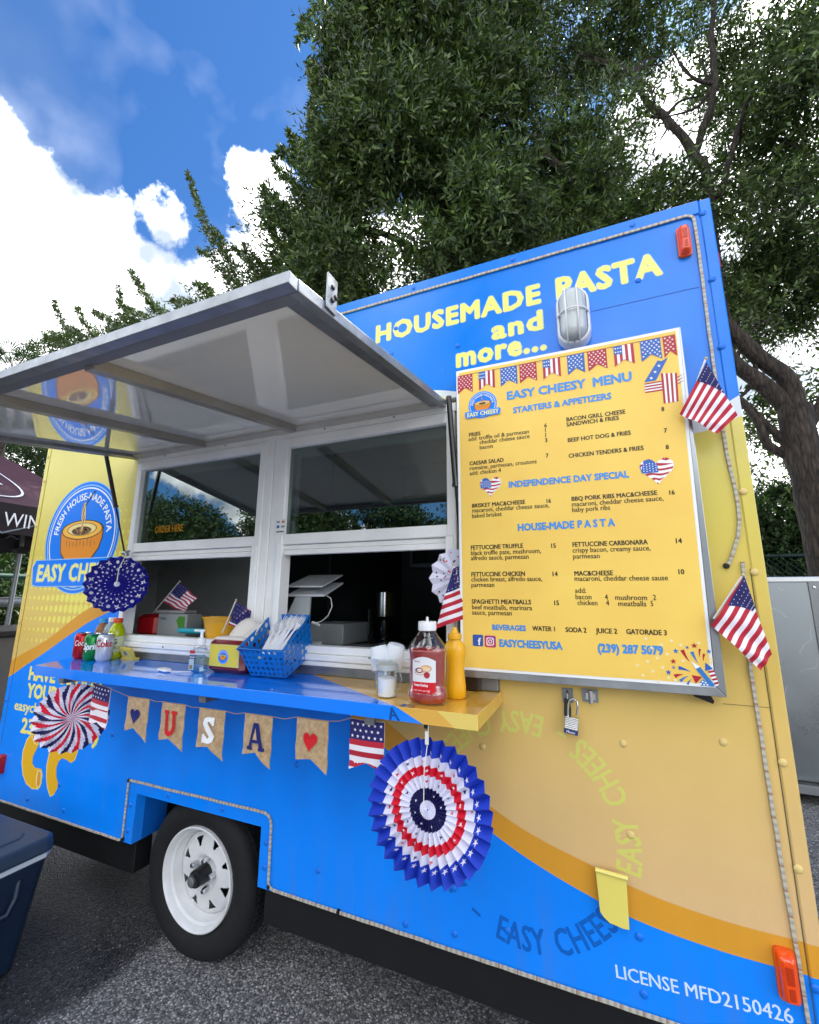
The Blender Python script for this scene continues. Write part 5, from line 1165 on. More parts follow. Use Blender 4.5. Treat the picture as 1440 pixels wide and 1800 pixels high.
# small yellow card box
t_ = root('card_box', 'small yellow box of cards between the drinks and the window sill', 'card box', (-1.99, -.04, SH)); Mx = Matrix.Translation((-1.985, -.045, SH+.012)) @ Matrix.Rotation(rad(28), 4, 'X') @ Matrix.Rotation(rad(-6), 4, 'Z')
MB().box(-.042, .042, -.005, .010, -.004, .044, M=Mx, ch=.001).build('box', mat('card_yellow', '#d9c050', .4), t_); p = Pr(); p.rect(-.040, -.002, .040, .042, mat('card_pale', '#e6d468', .4)); p.disc(0, .021, .012, mat('card_grey', '#8f9480', .4), 2); p.disc(0, .021, .009, BLU, 3, n=16); p.disc(0, .019, .005, ORG_, 4, n=12)
p.build('card_print', lambda u, v, h: Mx @ Vector((u, -.0052-h, v)), t_)
MB().prism([(-2.027,-.05),(-1.943,-.05),(-1.943,-.02),(-2.027,-.02)], SH, SH+.008, lambda u,v,h:(u,v,h)).build('box_foot', mat('card_yellow', '#d9c050', .4), t_)
# white remote with cord
o = root('charging_puck', 'small white plastic stick with a thin cord lying on the blue counter', 'remote', (-1.55, -.2, SH))
Mx = Matrix.Translation((-1.552, -.200, SH+.007)) @ Matrix.Rotation(rad(-14), 4, 'Z'); MB().box(-.034, .034, -.013, .013, -.0068, .007, M=Mx, ch=.004).build('body', mat('gloss_white', '#e6e8ea', .2), o, smooth=40)
MB().tube([(-1.52,-.208,SH+.004),(-1.49,-.20,SH+.003),(-1.45,-.17,SH+.003),(-1.41,-.14,SH+.003)], .0016, 6).build('cord', mat('gloss_white', '#e6e8ea', .2), o)
# hand sanitiser
x, y = -1.412, -.165; t_ = root('sanitizer_bottle', 'clear hand sanitiser bottle with a white pump left of the napkin dispenser', 'sanitizer', (x, y, SH))
def ov(prof, sx, sy, m_, name, par, n=28, cx=x, cy=y, sq=0): return MB().lathe([(r, z+SH) for r, z in prof], n, c=(cx, cy, 0), sx=sx, sy=sy).build(name, m_, par, smooth=45)
GEL = glass_mat('clear_gel', (.66, .86, .95, 1), .05); bd = MB().box(x-.034, x+.034, y-.020, y+.020, SH, SH+.092, ch=.010).build('bottle_body', CLEAR, t_, smooth=40); MB().box(x-.0325, x+.0325, y-.0185, y+.0185, SH+.002, SH+.066, ch=.009).build('gel', GEL, bd, smooth=40)
MB().lathe([(.030,.091+SH),(.016,.104+SH),(.0145,.108+SH)], 20, c=(x,y,0), sy=.62).build('bottle_shoulder', CLEAR, t_, smooth=50)
MB().lathe([(.0155,.104+SH),(.016,.124+SH),(.012,.128+SH),(.006,.130+SH),(.0055,.150+SH),(.010,.151+SH),(.010,.159+SH),(0,.160+SH)], 18, c=(x,y,0)).box(x-.036, x+.004, y-.006, y+.006, SH+.1515, SH+.159).build('pump', mat('pump_white', '#eef0f2', .3), t_, smooth=40)
p = Pr(); p.rect(-.031, .012, -.006, .085, mat('label_clear', '#a8c0cc', .3)); p.rect(-.031, .072, -.004, .083, mat('label_red', '#c02430', .3), 2); p.rect(-.031, .052, -.002, .066, mat('label_navy', '#1c3478', .3), 2); p.text('Purell', -.016, .055, .008, IW, 1, 'c', .024, 0, 3); p.rect(-.026, .016, -.012, .030, mat('label_brown', '#8a6a50', .3), 2)
p.build('label_print', lambda u, v, h: (x+u, y-.0204-h, SH+v), t_)
# napkin dispenser
t_ = root('napkin_dispenser', 'dark red napkin dispenser with a yellow badge card, between the sanitiser and the blue basket', 'napkin dispenser', (-1.30, -.09, SH)); RDP = mat('dispenser_red', '#7c1420', .3, coat=.4)
x0, x1, y0, y1, h_ = -1.400, -1.222, -.145, -.030, .128
MB().box(x0, x1, y0+.002, y1, SH, SH+h_, ch=.016).build('dispenser_body', RDP, t_, smooth=40)
MB().box(x0+.016, x1-.014, y0-.004, y0+.001, SH+.024, SH+h_-.020, ch=.004).build('clear_front', mat('clear_front', '#d8c890', .12, coat=.5), t_, smooth=40)
MB().box(x0+.015, x1-.012, y0+.012, y1-.012, SH+h_-.012, SH+h_+.004, ch=.006).build('napkins', mat('napkin_white', '#dcd6cf', .8), t_)
p = Pr(); p.rect(x0+.020, SH+.028, x1-.018, SH+h_-.024, mat('card_lemon', '#dccc54', .25)); p.build('card', lambda u, v, h: (u, y0-.0042-h, v), t_)
p = Pr(); badge(p, (x0+x1)/2, SH+.062, .026, 1.0, False, False); p.build('badge_print', lambda u, v, h: (u, y0-.0050-h, v), t_, dh=.00006)
b = MB().grid(8, 6, lambda u, v: (-1.335+.13*u-.01*v, -.05-.06*v+.01*sin(u*5), SH+.195-.075*v+.010*sin(u*7+v*3)-.02*abs(u-.45))); o = b.build('napkin', mat('napkin_white', '#dcd6cf', .8), None, origin=(-1.27,-.08,SH+.13), smooth=60); tag(o, 'folded white napkin standing out of the red dispenser', 'napkin'); sm_ = o.modifiers.new('s', 'SOLIDIFY'); sm_.thickness = .002
# yellow bin with a turquoise roll, on the sill behind
t_ = root('yellow_bin', 'corrugated yellow plastic bin standing on the sill behind the sanitiser', 'bin', (-1.38, .05, 1.20)); a1, a2 = at(329, 1140, .035), at(408, 1135, .035)
b = MB()
N = 60
prof = [(cos(2*pi*k/N)*.098*(1+.018*(k % 2)), sin(2*pi*k/N)*.055*(1+.03*(k % 2))) for k in range(N)]
cx, cy = (a1.x+a2.x)/2 - .0, .095
rows = [(.80, 1.2045), (.86, 1.23), (.93, 1.262), (1.0, 1.284), (1.06, 1.288), (1.06, 1.294), (.97, 1.294), (.95, 1.28), (.75, 1.21), (0.01, 1.208)]
vs = [(cx+u*k, cy+v*k, z) for k, z in rows for u, v in prof]; b.add(vs, [(i*N+j, i*N+(j+1)%N, (i+1)*N+(j+1)%N, (i+1)*N+j) for i in range(len(rows)-1) for j in range(N)]); b.build('bin_body', mat('bin_yellow', '#e0a408', .35, coat=.3), t_, smooth=50)
a = at(313, 1108, .07); c_ = at(363, 1110, .07); o = MB().tube([a, a.lerp(c_, .1), c_.lerp(a, .1), c_], [.006, .012, .012, .007], 12).build('turquoise_scoop', mat('turquoise', '#0a9cb0', .35), None, origin=tuple(a), smooth=50); tag(o, 'turquoise plastic tube lying across the rim of the yellow bin', 'scoop')
# blue basket of forks
BB = mat('basket_blue', '#0a70c4', .38, coat=.2); fl, fr2, brr, bl_ = at(418,1141,-.190), at(497,1145,-.190), at(545,1083,.015), at(478,1081,.015)
qfl, qfr, qbr = at(441,1187,-.140), at(503,1192,-.140), at(549,1150,.035); qbl = qbr + (qfl - qfr)*1.0
t_ = root('fork_basket', 'blue perforated plastic basket of white forks, tipped forward on the counter against the sill', 'basket', tuple(qfl.lerp(qfr, .5)))
def holed(A, B, C_, D, nx, ny, r, seed=1, skip=0.0):
    rr2 = random.Random(seed); m = MB(); A, B, C_, D = map(Vector, (A, B, C_, D)); g = lambda u, v: A.lerp(B, u).lerp(D.lerp(C_, u), v)
    for i in range(nx):
        for j in range(ny):
            sq = [(0,0),(.5,0),(1,0),(1,.5),(1,1),(.5,1),(0,1),(0,.5)]; k = r*rr2.uniform(.7, 1.1)
            if rr2.random() < skip: m.add([g((i+u)/nx, (j+v)/ny) for u, v in sq], [tuple(range(8))]); continue
            vs = [g((i+u)/nx, (j+v)/ny) for u, v in sq] + [g((i+.5+k*cos(rad(225+45*q)))/nx, (j+.5+k*sin(rad(225+45*q)))/ny) for q in range(8)]
            m.add(vs, [(q, (q+1) % 8, 8+(q+1) % 8, 8+q) for q in range(8)])
    return m
for nm, (A, B, C_, D), nx, ny in (('front_wall', (qfl, qfr, fr2, fl), 8, 5), ('side_wall', (qfr, qbr, brr, fr2), 7, 5), ('back_wall', (qbr, qbl, bl_, brr), 7, 3), ('side_wall', (qbl, qfl, fl, bl_), 7, 5)):
    o = holed(A, B, C_, D, nx, ny, .37, nx, .08).build(nm, BB, t_, recalc=False); md = o.modifiers.new('s', 'SOLIDIFY'); md.thickness = .0022
MB().add([qfl, qfr, qbr, qbl], [(0,1,2,3)]).build('basket_floor', BB, t_); MB().tube([fl, fr2, brr, bl_], .0050, 8, closed=True).build('rim', BB, t_, smooth=60)
# forks
FK = mat('fork_white', '#e9eaee', .28, coat=.3)
def fork_me(origin, to, up, L=.165):
    to = (to-origin).normalized(); s_ = to.cross(up).normalized(); n_ = s_.cross(to); pr = [(0,.0052,0),(.03,.0050,.001),(.07,.0036,.003),(.100,.0030,.004),(.112,.0060,.002),(.122,.0105,-.004),(.130,.0112,-.006)]
    m = MB(); vs = []
    for l, w_, h in pr: 
        for sg_ in (-1, 1):
            for th_ in (0, .0011): vs.append(origin + to*l*L/.165 + s_*w_*sg_ + n_*(h+th_))
    fs = []
    for i in range(len(pr)-1): a = i*4; fs += [(a, a+4, a+6, a+2), (a+1, a+3, a+7, a+5), (a, a+1, a+5, a+4), (a+2, a+6, a+7, a+3)]
    m.add(vs, fs)
    for q in range(4):
        c0 = (-.0112 + .0224*(q+.5)/4); P = [origin + to*l*L/.165 + s_*c0*k + n_*h for l, k, h in ((.129,1,-.0055),(.145,1.0,-.004),(.165,.96,.001))]; m.tube(P, [.0019,.0017,.0008], 5)
    return m
rf = random.Random(11); cen = (fl+fr2+brr+bl_)/4; bt = (qfl+qfr+qbr+qbl)/4
ax_u = (qbr - qfr).normalized(); ax_s = (qfr - qfl).normalized(); ax_n = ax_s.cross(ax_u); 
if ax_n.z < 0: ax_n = -ax_n
for k in range(16):
    if k < 9: o_ = qfl.lerp(qfr, .28 + .050*k) + ax_u*(.006+.003*k) + ax_n*(.062 + .0025*k); to_ = o_ + ax_u*.15 + ax_n*(.075+.006*sin(k*2)) - ax_s*(.012 - .003*k) 
    else: o_ = qfl.lerp(qfr, .42 + .052*(k-9)) + ax_u*(.035) + ax_n*(.060+.001*k); to_ = o_ + ax_u*.15 + ax_n*(.085+.01*sin(k*3)) + ax_s*(.010 + .006*(k-9))
    up = (ax_n + ax_s*(.9 + rf.uniform(-.3, .3))).normalized(); o = fork_me(o_, to_, up).build('plastic_fork', FK, None, origin=tuple(o_), smooth=30); tag(o, 'white plastic fork lying in the blue basket with its tines up', 'fork', 'plastic forks in the blue basket')
# tub with cups, sugar jar
x, y = -.652, -.105; t_ = root('clear_tub', 'square clear plastic tub holding two upturned foam cups', 'tub', (x, y, SH))
rows = [(.030, 0), (.036, .085), (.040, .088), (.050, .090), (.050, .0925), (.038, .0925), (.034, .088), (.028, .003)]
b = MB(); Nn = 20; sqr = lambda r: [(x + r*np.sign(cos(a))*abs(cos(a))**.45, y + r*np.sign(sin(a))*abs(sin(a))**.45) for a in [2*pi*(k+.5)/Nn for k in range(Nn)]]
vs = [(u, v, SH+z) for r, z in rows for u, v in sqr(r)]; b.add(vs, [(i*Nn+j, i*Nn+(j+1)%Nn, (i+1)*Nn+(j+1)%Nn, (i+1)*Nn+j) for i in range(len(rows)-1) for j in range(Nn)] + [tuple(range(Nn))]); b.build('tub_body', CLEAR, t_, smooth=35)
FO = mat('foam', '#e6ebf0', .6, sss=.3)
for dx, dy, dz, ax_, lab in ((-.012, .0, .055, -12, 'white foam cup upside down in the clear tub, front one'), (.014, .016, .062, 14, 'white foam cup upside down in the clear tub, rear one')):
    Mx = Matrix.Translation((x+dx, y+dy, SH+dz)) @ Matrix.Rotation(rad(ax_), 4, 'Y'); o = MB().lathe([(.033,0),(.035,.003),(.032,.038),(.029,.068),(.025,.074),(0,.073)], 24, M=Mx).build('foam_cup', FO, None, origin=(x+dx,y+dy,SH+dz), smooth=50); tag(o, lab, 'cup')
o = MB().box(x-.022, x+.006, y-.02, y+.02, SH+.004, SH+.052, ch=.006).build('salt_pack', FO, None, origin=(x,y,SH)); tag(o, 'white paper sleeve standing inside the clear tub under the foam cups', 'sleeve')
x, y = -.588, -.225; t_ = root('sugar_jug', 'small clear handled jug half full of white sugar in front of the clear tub', 'jug', (x, y, SH))
jb = MB().lathe([(0,SH),(.026,SH),(.0285,SH+.003),(.0295,SH+.078),(.031,SH+.084)], 28, c=(x,y,0)).build('jug_body', CLEAR, t_, smooth=40)
MB().lathe([(0,SH+.003),(.0255,SH+.003),(.0272,SH+.052),(.015,SH+.056),(0,SH+.053)], 28, c=(x,y,0)).build('sugar', mat('sugar', '#eceef0', .85), t_, smooth=50)
MB().lathe([(.032,SH+.076),(.033,SH+.080),(.032,SH+.090),(.024,SH+.094),(0,SH+.094)], 28, c=(x,y,0)).build('jug_lid', mat('frosted_lid', '#cdd6da', .3, trans=.5), t_, smooth=40)
MB().tube([(x+.028, y-.006, SH+.072), (x+.046, y-.010, SH+.074), (x+.052, y-.012, SH+.055), (x+.046, y-.012, SH+.028), (x+.029, y-.008, SH+.018)], .0028, 8).build('jug_handle', CLEAR, t_, smooth=60)
# ketchup
x, y = -.452, -.248; t_ = root('ketchup_bottle', 'large ketchup bottle with a white cap and picture label, at the front of the counter', 'ketchup', (x, y, SH)); sy_ = .66
shell = [(0,0),(.046,0),(.055,.006),(.058,.020),(.055,.040),(.050,.046),(.052,.056),(.0535,.125),(.056,.135),(.056,.145),(.050,.158),(.036,.176),(.026,.190),(.023,.196)]
MB().lathe([(r, z+SH) for r, z in shell], 40, c=(x,y,0), sy=sy_).build('bottle_body', CLEAR, t_, smooth=50)
MB().lathe([(max(0, r-.0022) if r else 0, z+SH+.0015) for r, z in shell[:9]] + [(.054,.140+SH),(.046,.146+SH),(.030,.142+SH),(.012,.148+SH),(0,.143+SH)], 40, c=(x,y,0), sy=sy_).build('ketchup', mat('ketchup_red', '#a00c08', .25, coat=.6, vary=.15, vscale=30), t_, smooth=50)
MB().lathe([(.0245,.194+SH),(.0262,.196+SH),(.0262,.217+SH),(.0245,.220+SH),(.004,.220+SH),(.0035,.232+SH),(0,.233+SH)], 32, c=(x,y,0)).build('bottle_cap', mat('cap_white', '#e4e4e8', .3), t_, smooth=35)
LB = mat('label_white', '#dfe0e4', .3); LR = mat('label_scarlet', '#c80f22', .3); BUN = mat('bun', '#d9a066', .5); SAU = mat('sausage', '#7c2a16', .5); TOM = mat('tomato_print', '#a82a34', .4)
p = Pr(); 
def lrect(u0, v0, u1, v1, mm, L): p.rect(u0, v0, u1, v1, mm, L, 12)
lrect(-.036, .060, .036, .116, LB, 1); lrect(-.036, .030, .036, .060, LR, 1)
for i in range(8):
    a0, a1 = i/8, (i+1)/8; q = lambda t_2: .116 + .010*sin(pi*t_2)
    p.raw([(-.036+.072*a0, .116), (-.036+.072*a1, .116), (-.036+.072*a1, q(a1)), (-.036+.072*a0, q(a0))], [(0,1,2,3)], LB, 1)
p.text('Tomato Ketchup', -.031, .049, .0068, IW, 2, 'l', .044, 0, 2); p.text('NET WT 64 OZ', -.031, .036, .0035, IW, 0, 'l', .05, 0, 2); p.text('Market', -.030, .111, .0055, mat('label_plum', '#9a5a78', .4), 1, 'l', .020, 0, 2)
p.disc(-.010, .088, .017, SAU, 2, .55); p.disc(-.012, .084, .015, BUN, 3, .45); p.disc(-.012, .090, .012, SAU, 4, .6); p.disc(.008, .096, .016, BUN, 5, .55); p.disc(.006, .098, .012, mat('bun_light', '#ecc48e', .5), 6, .4); p.disc(.010, .079, .0085, TOM, 6)
p.build('label_print', lambda u, v, h: (x + (.0555+h)*sin(u/.0555+rad(2)), y - (.0555+h)*sy_*cos(u/.0555+rad(2)), SH+v), t_, dh=.00025)
# mustard
x, y = -.398, -.160; t_ = root('mustard_bottle', 'yellow squeeze bottle of mustard right behind the ketchup', 'mustard', (x, y, SH)); YM = mat('mustard_yellow', '#e6aa10', .32, coat=.3, sss=.1)
MB().lathe([(r, z+SH) for r, z in ((0,0),(.026,0),(.031,.005),(.032,.03),(.029,.06),(.0275,.085),(.031,.115),(.033,.135),(.030,.150),(.020,.162),(.0185,.168))], 32, c=(x,y,0), sy=.8).build('bottle_body', YM, t_, smooth=60)
MB().lathe([(.021,.1665+SH),(.0215,.169+SH),(.0205,.182+SH),(.011,.184+SH),(.007,.196+SH),(.005,.200+SH),(0,.201+SH)], 28, c=(x,y,0)).build('bottle_cap', YM, t_, smooth=40)
o = MB().box(-.405, -.352, -.052, -.012, SH, SH+.055, ch=.006).build('dark_tray', mat('dark_brown_plastic', '#2c2018', .3), None, origin=(-.38,-.04,SH)); tag(o, 'small dark brown box on the counter behind the menu poster corner', 'box')

# ------------------------------------------------------------------ inside the trailer
STL = mat('counter_steel', '#7c8082', .35, .7, vary=.1)
MB().box(-2.13, -.44, .052, .30, 1.165, 1.185).build('inner_counter', mat('inner_counter', '#55595b', .4), T)
t_ = root('paper_dispenser', 'red plastic box with a white and green paper pack beside it, behind the left window', 'dispenser', (-1.9, .2, 1.186))
A0, A1 = at(240, 1112, .13), at(275, 1112, .13); MB().box(A0.x, A1.x, .12, .24, 1.186, at(260, 1080, .12).z, ch=.016).build('box_body', mat('box_red', '#a01418', .35, coat=.3), t_, smooth=40)
t_ = root('paper_pack', 'white paper pack with a green leaf print behind the left window', 'paper pack', (-1.75, .2, 1.186)); B1 = at(331, 1108, .14); zt_ = at(300, 1079, .12).z
MB().box(A1.x+.006, B1.x, .125, .22, 1.186, zt_, ch=.004).build('pack_body', mat('pack_grey', '#8a9090', .5), t_); p = Pr(); p.poly([(B1.x-.012, zt_-.012), (B1.x-.012, 1.22), (B1.x-.045, 1.225), (B1.x-.07, zt_-.03), (B1.x-.05, zt_-.010)], mat('leaf_print', '#3f7c1e', .5)); p.text('TORK', A1.x+.018, zt_-.03, .012, mat('print_teal', '#2c5c50', .4), 2); p.build('pack_print', lambda u, v, h: (u, .1245-h, v), t_)
o = MB().box(A1.x-.03, B1.x-.03, .13, .21, zt_+.001, zt_+.016, ch=.004).build('paper_stack', mat('dull_paper', '#8c8688', .8), None, origin=(A1.x,.17,zt_)); tag(o, 'folded pale paper lying on top of the red box and the paper pack', 'paper')
t_ = root('tablet_stand', 'silver tablet register on an angled metal stand in the right serving window', 'tablet stand', (-1.08, .15, 1.186))
PA, PB_ = at(503, 1030, .12), at(567, 1028, .12); SIL = mat('silver_alu', '#d4d8dc', .4, .3)
def slab(px0, px1, py, y0, y1, th, lift=0): a, b_ = at(px0, py, y0), at(px1, py, y0); return [a, b_, b_ + Vector((0, y1-y0, lift)), a + Vector((0, y1-y0, lift))]
for i, (py, th) in enumerate(((1030, .004), (1045, .006))):
    q = slab(504+i*2, 567+i*3, py, .11+.01*i, .27, th, .055); vs = q + [v + Vector((0,0,-th*1.5)) for v in q]
    MB().add(vs, [(0,1,2,3),(7,6,5,4),(0,4,5,1),(1,5,6,2),(2,6,7,3),(3,7,4,0)]).build(('tablet', 'tablet_cradle')[i], SIL, t_, bevel=.001)
q = [at(522, 1044, .13), at(546, 1044, .13), at(543, 1085, .10), at(503, 1085, .10)]; vs = q + [v + Vector((0, .008, 0)) for v in q]; MB().add(vs, [(0,1,2,3),(7,6,5,4),(0,4,5,1),(1,5,6,2),(2,6,7,3),(3,7,4,0)]).build('stand_arm', mat('stand_grey', '#b4babe', .4, .2), t_)
c_ = at(513, 1083, .10); MB().box(c_.x-.05, c_.x+.09, .09, .20, 1.186, 1.196).build('stand_foot', SIL, t_)
MB().tube([at(574,1047,.14), at(582,1052,.13), at(584,1066,.12), at(577,1082,.12), at(566,1092,.12), at(552,1096,.12)], .0022, 8).build('cable', mat('cable_white', '#c8cac8', .4), t_, smooth=60)
MB().tube([at(549,1094,.115), at(562,1099,.115)], .006, 8).build('cable_plug', mat('cable_white', '#c8cac8', .4), t_)
a, b_ = at(543, 1130, .22), at(607, 1130, .22); o = MB().box(a.x, b_.x, .20, .42, 1.186, at(580, 1096, .22).z, ch=.003).build('cash_drawer', mat('drawer_grey', '#74797a', .45), None, origin=(a.x,.3,1.186)); tag(o, 'plain grey metal box behind the tablet stand inside the trailer', 'cash drawer')
# kitchen equipment in the dark
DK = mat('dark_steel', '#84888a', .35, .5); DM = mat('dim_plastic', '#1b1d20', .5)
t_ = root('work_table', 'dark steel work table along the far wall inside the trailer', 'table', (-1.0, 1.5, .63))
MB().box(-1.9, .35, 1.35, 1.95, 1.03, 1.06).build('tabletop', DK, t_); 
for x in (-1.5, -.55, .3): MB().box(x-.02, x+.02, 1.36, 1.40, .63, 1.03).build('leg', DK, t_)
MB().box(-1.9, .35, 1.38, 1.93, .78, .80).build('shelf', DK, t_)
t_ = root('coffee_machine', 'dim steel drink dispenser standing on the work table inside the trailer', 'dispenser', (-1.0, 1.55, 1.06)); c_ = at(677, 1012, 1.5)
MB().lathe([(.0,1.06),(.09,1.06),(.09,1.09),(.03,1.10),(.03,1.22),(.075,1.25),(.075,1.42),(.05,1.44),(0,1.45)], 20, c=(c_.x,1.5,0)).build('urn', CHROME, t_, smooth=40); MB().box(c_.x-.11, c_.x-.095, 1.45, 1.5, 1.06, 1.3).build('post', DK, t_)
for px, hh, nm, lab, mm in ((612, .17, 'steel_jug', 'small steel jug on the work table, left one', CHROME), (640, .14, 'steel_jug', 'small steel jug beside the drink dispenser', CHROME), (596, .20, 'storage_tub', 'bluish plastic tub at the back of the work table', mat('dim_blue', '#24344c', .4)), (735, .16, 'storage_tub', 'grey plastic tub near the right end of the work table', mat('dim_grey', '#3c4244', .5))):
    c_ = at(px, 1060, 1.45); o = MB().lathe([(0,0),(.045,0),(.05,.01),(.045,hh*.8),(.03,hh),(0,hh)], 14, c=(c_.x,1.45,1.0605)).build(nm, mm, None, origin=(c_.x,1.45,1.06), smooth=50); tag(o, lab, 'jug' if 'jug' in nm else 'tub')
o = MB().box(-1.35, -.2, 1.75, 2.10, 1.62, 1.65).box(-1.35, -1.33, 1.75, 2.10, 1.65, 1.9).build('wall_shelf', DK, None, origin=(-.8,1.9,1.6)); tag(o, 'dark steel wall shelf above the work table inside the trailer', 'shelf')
# ------------------------------------------------------------------ cooler box
CB = root('cooler_box', 'navy cooler box with a white stripe standing on the asphalt at the lower left', 'cooler', (-2.42, -.42, 0)); NV = mat('cooler_navy', '#14253a', .42, vary=.12, vscale=9, bump=.15, bscale=260); NVL = mat('cooler_lid', '#2c3b4e', .40, vary=.12, vscale=9, bump=.25, bscale=300)
cx, cy = -2.455, -.425
def cbox(m, hx, hy, z0, z1, tx, ty, ch=.03):
    def L_(hx, hy, z): c = ch; return [(cx-hx+c,cy-hy,z),(cx+hx-c,cy-hy,z),(cx+hx,cy-hy+c,z),(cx+hx,cy+hy-c,z),(cx+hx-c,cy+hy,z),(cx-hx+c,cy+hy,z),(cx-hx,cy+hy-c,z),(cx-hx,cy-hy+c,z)]
    vs = L_(hx, hy, z0) + L_(hx*tx, hy*ty, z1); m.add(vs, [tuple(range(7,-1,-1)), tuple(range(8,16))] + [(j, (j+1)%8, 8+(j+1)%8, 8+j) for j in range(8)]); return m
HX, HY = .40, .235
cbox(MB(), HX*.84, HY*.82, .006, .375, 1.15, 1.17).build('cooler_body', NV, CB, bevel=.008)
cbox(MB(), HX*.985, HY*.985, .376, .394, 1.0, 1.0).build('stripe', mat('cooler_white', '#c6ccd2', .4), CB, bevel=.003)
cbox(MB(), HX*1.01, HY*1.01, .395, .450, .985, .97).build('lid', NVL, CB, bevel=.012)
cbox(MB(), HX*.80, HY*.74, .4495, .455, .97, .96).build('lid_panel', NVL, CB, bevel=.004)
MB().lathe([(.05,.0),(.055,.004),(.062,.004),(.067,.0)], 20, c=(cx+.22,cy+.02,.455), a0=rad(-20), a1=rad(160)).build('cup_ring', NVL, CB, smooth=60)
for sx in (-1, 1):
    MB().tube([(cx+sx*HX*.93, cy-.13, .33), (cx+sx*HX*.96, cy-.12, .28), (cx+sx*HX*.95, cy-.10, .23), (cx+sx*HX*.95, cy+.10, .23), (cx+sx*HX*.96, cy+.12, .28), (cx+sx*HX*.93, cy+.13, .33)], .011, 8).build('handle', NV, CB, smooth=60)
# ------------------------------------------------------------------ ground
def asphalt():
    m = bpy.data.materials.new('asphalt'); m.use_nodes = True; t = NT(m.node_tree); b = m.node_tree.nodes['Principled BSDF']
    geo = t.n('ShaderNodeNewGeometry'); P = geo.outputs['Position']; sp = t.n('ShaderNodeSeparateXYZ'); t.l(P, sp.inputs[0])
    vo = t.n('ShaderNodeTexVoronoi'); vo.inputs['Scale'].default_value = 135; vo.inputs['Randomness'].default_value = 1; t.l(P, vo.inputs['Vector'])
    sc = t.n('ShaderNodeSeparateColor'); t.l(vo.outputs['Color'], sc.inputs[0])
    stone = t.n('ShaderNodeValToRGB'); t.l(sc.outputs[0], stone.inputs[0]); e = stone.color_ramp.elements
    e[0].position = 0; e[0].color = (.09, .09, .094, 1); e[1].position = 1; e[1].color = (.66, .64, .63, 1); x = e.new(.45); x.color = (.21, .208, .214, 1); x = e.new(.88); x.color = (.42, .41, .41, 1)
    gap = t.n('ShaderNodeMapRange'); t.l(vo.outputs['Distance'], gap.inputs[0]); gap.inputs[1].default_value = .30; gap.inputs[2].default_value = .62; gap.inputs[3].default_value = 1; gap.inputs[4].default_value = .42
    col = t.mixc(1.0, stone.outputs[0], gap.outputs[0], 'MULTIPLY')
    big = t.noise(.9, 6, .6, P); r = t.n('ShaderNodeMapRange'); t.l(big, r.inputs[0]); r.inputs[1].default_value = .3; r.inputs[2].default_value = .7; r.inputs[3].default_value = .8; r.inputs[4].default_value = 1.15
    col = t.mixc(1.0, col, r.outputs[0], 'MULTIPLY')
    st = t.n('ShaderNodeMapRange'); t.l(t.noise(2.7, 7, .7, P), st.inputs[0]); st.inputs[1].default_value = .56; st.inputs[2].default_value = .70; col = t.mixc(t.m('MULTIPLY', st.outputs[0], .45), col, (.045, .043, .042, 1))
    ck = t.n('ShaderNodeTexVoronoi'); ck.feature = 'DISTANCE_TO_EDGE'; ck.inputs['Scale'].default_value = .8; wv = t.n('ShaderNodeVectorMath', operation='ADD'); nv = t.n('ShaderNodeTexNoise'); nv.inputs['Scale'].default_value = 3.0; nv.inputs['Detail'].default_value = 6; t.l(P, nv.inputs['Vector']); t.l(P, wv.inputs[0]); t.l(nv.outputs['Color'], wv.inputs[1]); t.l(wv.outputs[0], ck.inputs['Vector'])
    col = t.mixc(t.m('MULTIPLY', t.m('LESS_THAN', ck.outputs['Distance'], .005), .6), col, (.03, .03, .03, 1))
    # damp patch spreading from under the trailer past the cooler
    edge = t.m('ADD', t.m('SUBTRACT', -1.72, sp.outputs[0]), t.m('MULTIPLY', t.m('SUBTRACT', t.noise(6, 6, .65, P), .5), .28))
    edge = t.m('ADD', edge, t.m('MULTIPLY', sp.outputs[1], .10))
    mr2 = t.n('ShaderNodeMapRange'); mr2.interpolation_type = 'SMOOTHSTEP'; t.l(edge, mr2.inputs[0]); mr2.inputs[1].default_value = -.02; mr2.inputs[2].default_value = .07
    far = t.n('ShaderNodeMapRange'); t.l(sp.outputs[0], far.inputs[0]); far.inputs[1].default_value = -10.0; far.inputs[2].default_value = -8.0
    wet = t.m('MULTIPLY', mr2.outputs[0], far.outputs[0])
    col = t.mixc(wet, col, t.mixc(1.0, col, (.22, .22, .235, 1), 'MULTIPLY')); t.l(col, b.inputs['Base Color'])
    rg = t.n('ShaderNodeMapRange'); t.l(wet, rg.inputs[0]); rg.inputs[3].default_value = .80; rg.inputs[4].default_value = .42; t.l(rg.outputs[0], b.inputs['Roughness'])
    bn = t.n('ShaderNodeBump'); bn.inputs['Strength'].default_value = .9; bn.inputs['Distance'].default_value = .004
    t.l(t.m('ADD', t.m('SUBTRACT', 1.0, vo.outputs['Distance']), t.m('MULTIPLY', t.noise(30, 4, .6, P), .8)), bn.inputs['Height']); t.l(bn.outputs[0], b.inputs['Normal']); return m
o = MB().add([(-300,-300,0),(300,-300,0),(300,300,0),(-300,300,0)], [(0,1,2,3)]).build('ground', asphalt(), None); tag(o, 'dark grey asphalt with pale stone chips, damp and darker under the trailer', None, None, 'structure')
rs_ = np.random.RandomState(4); m = MB()
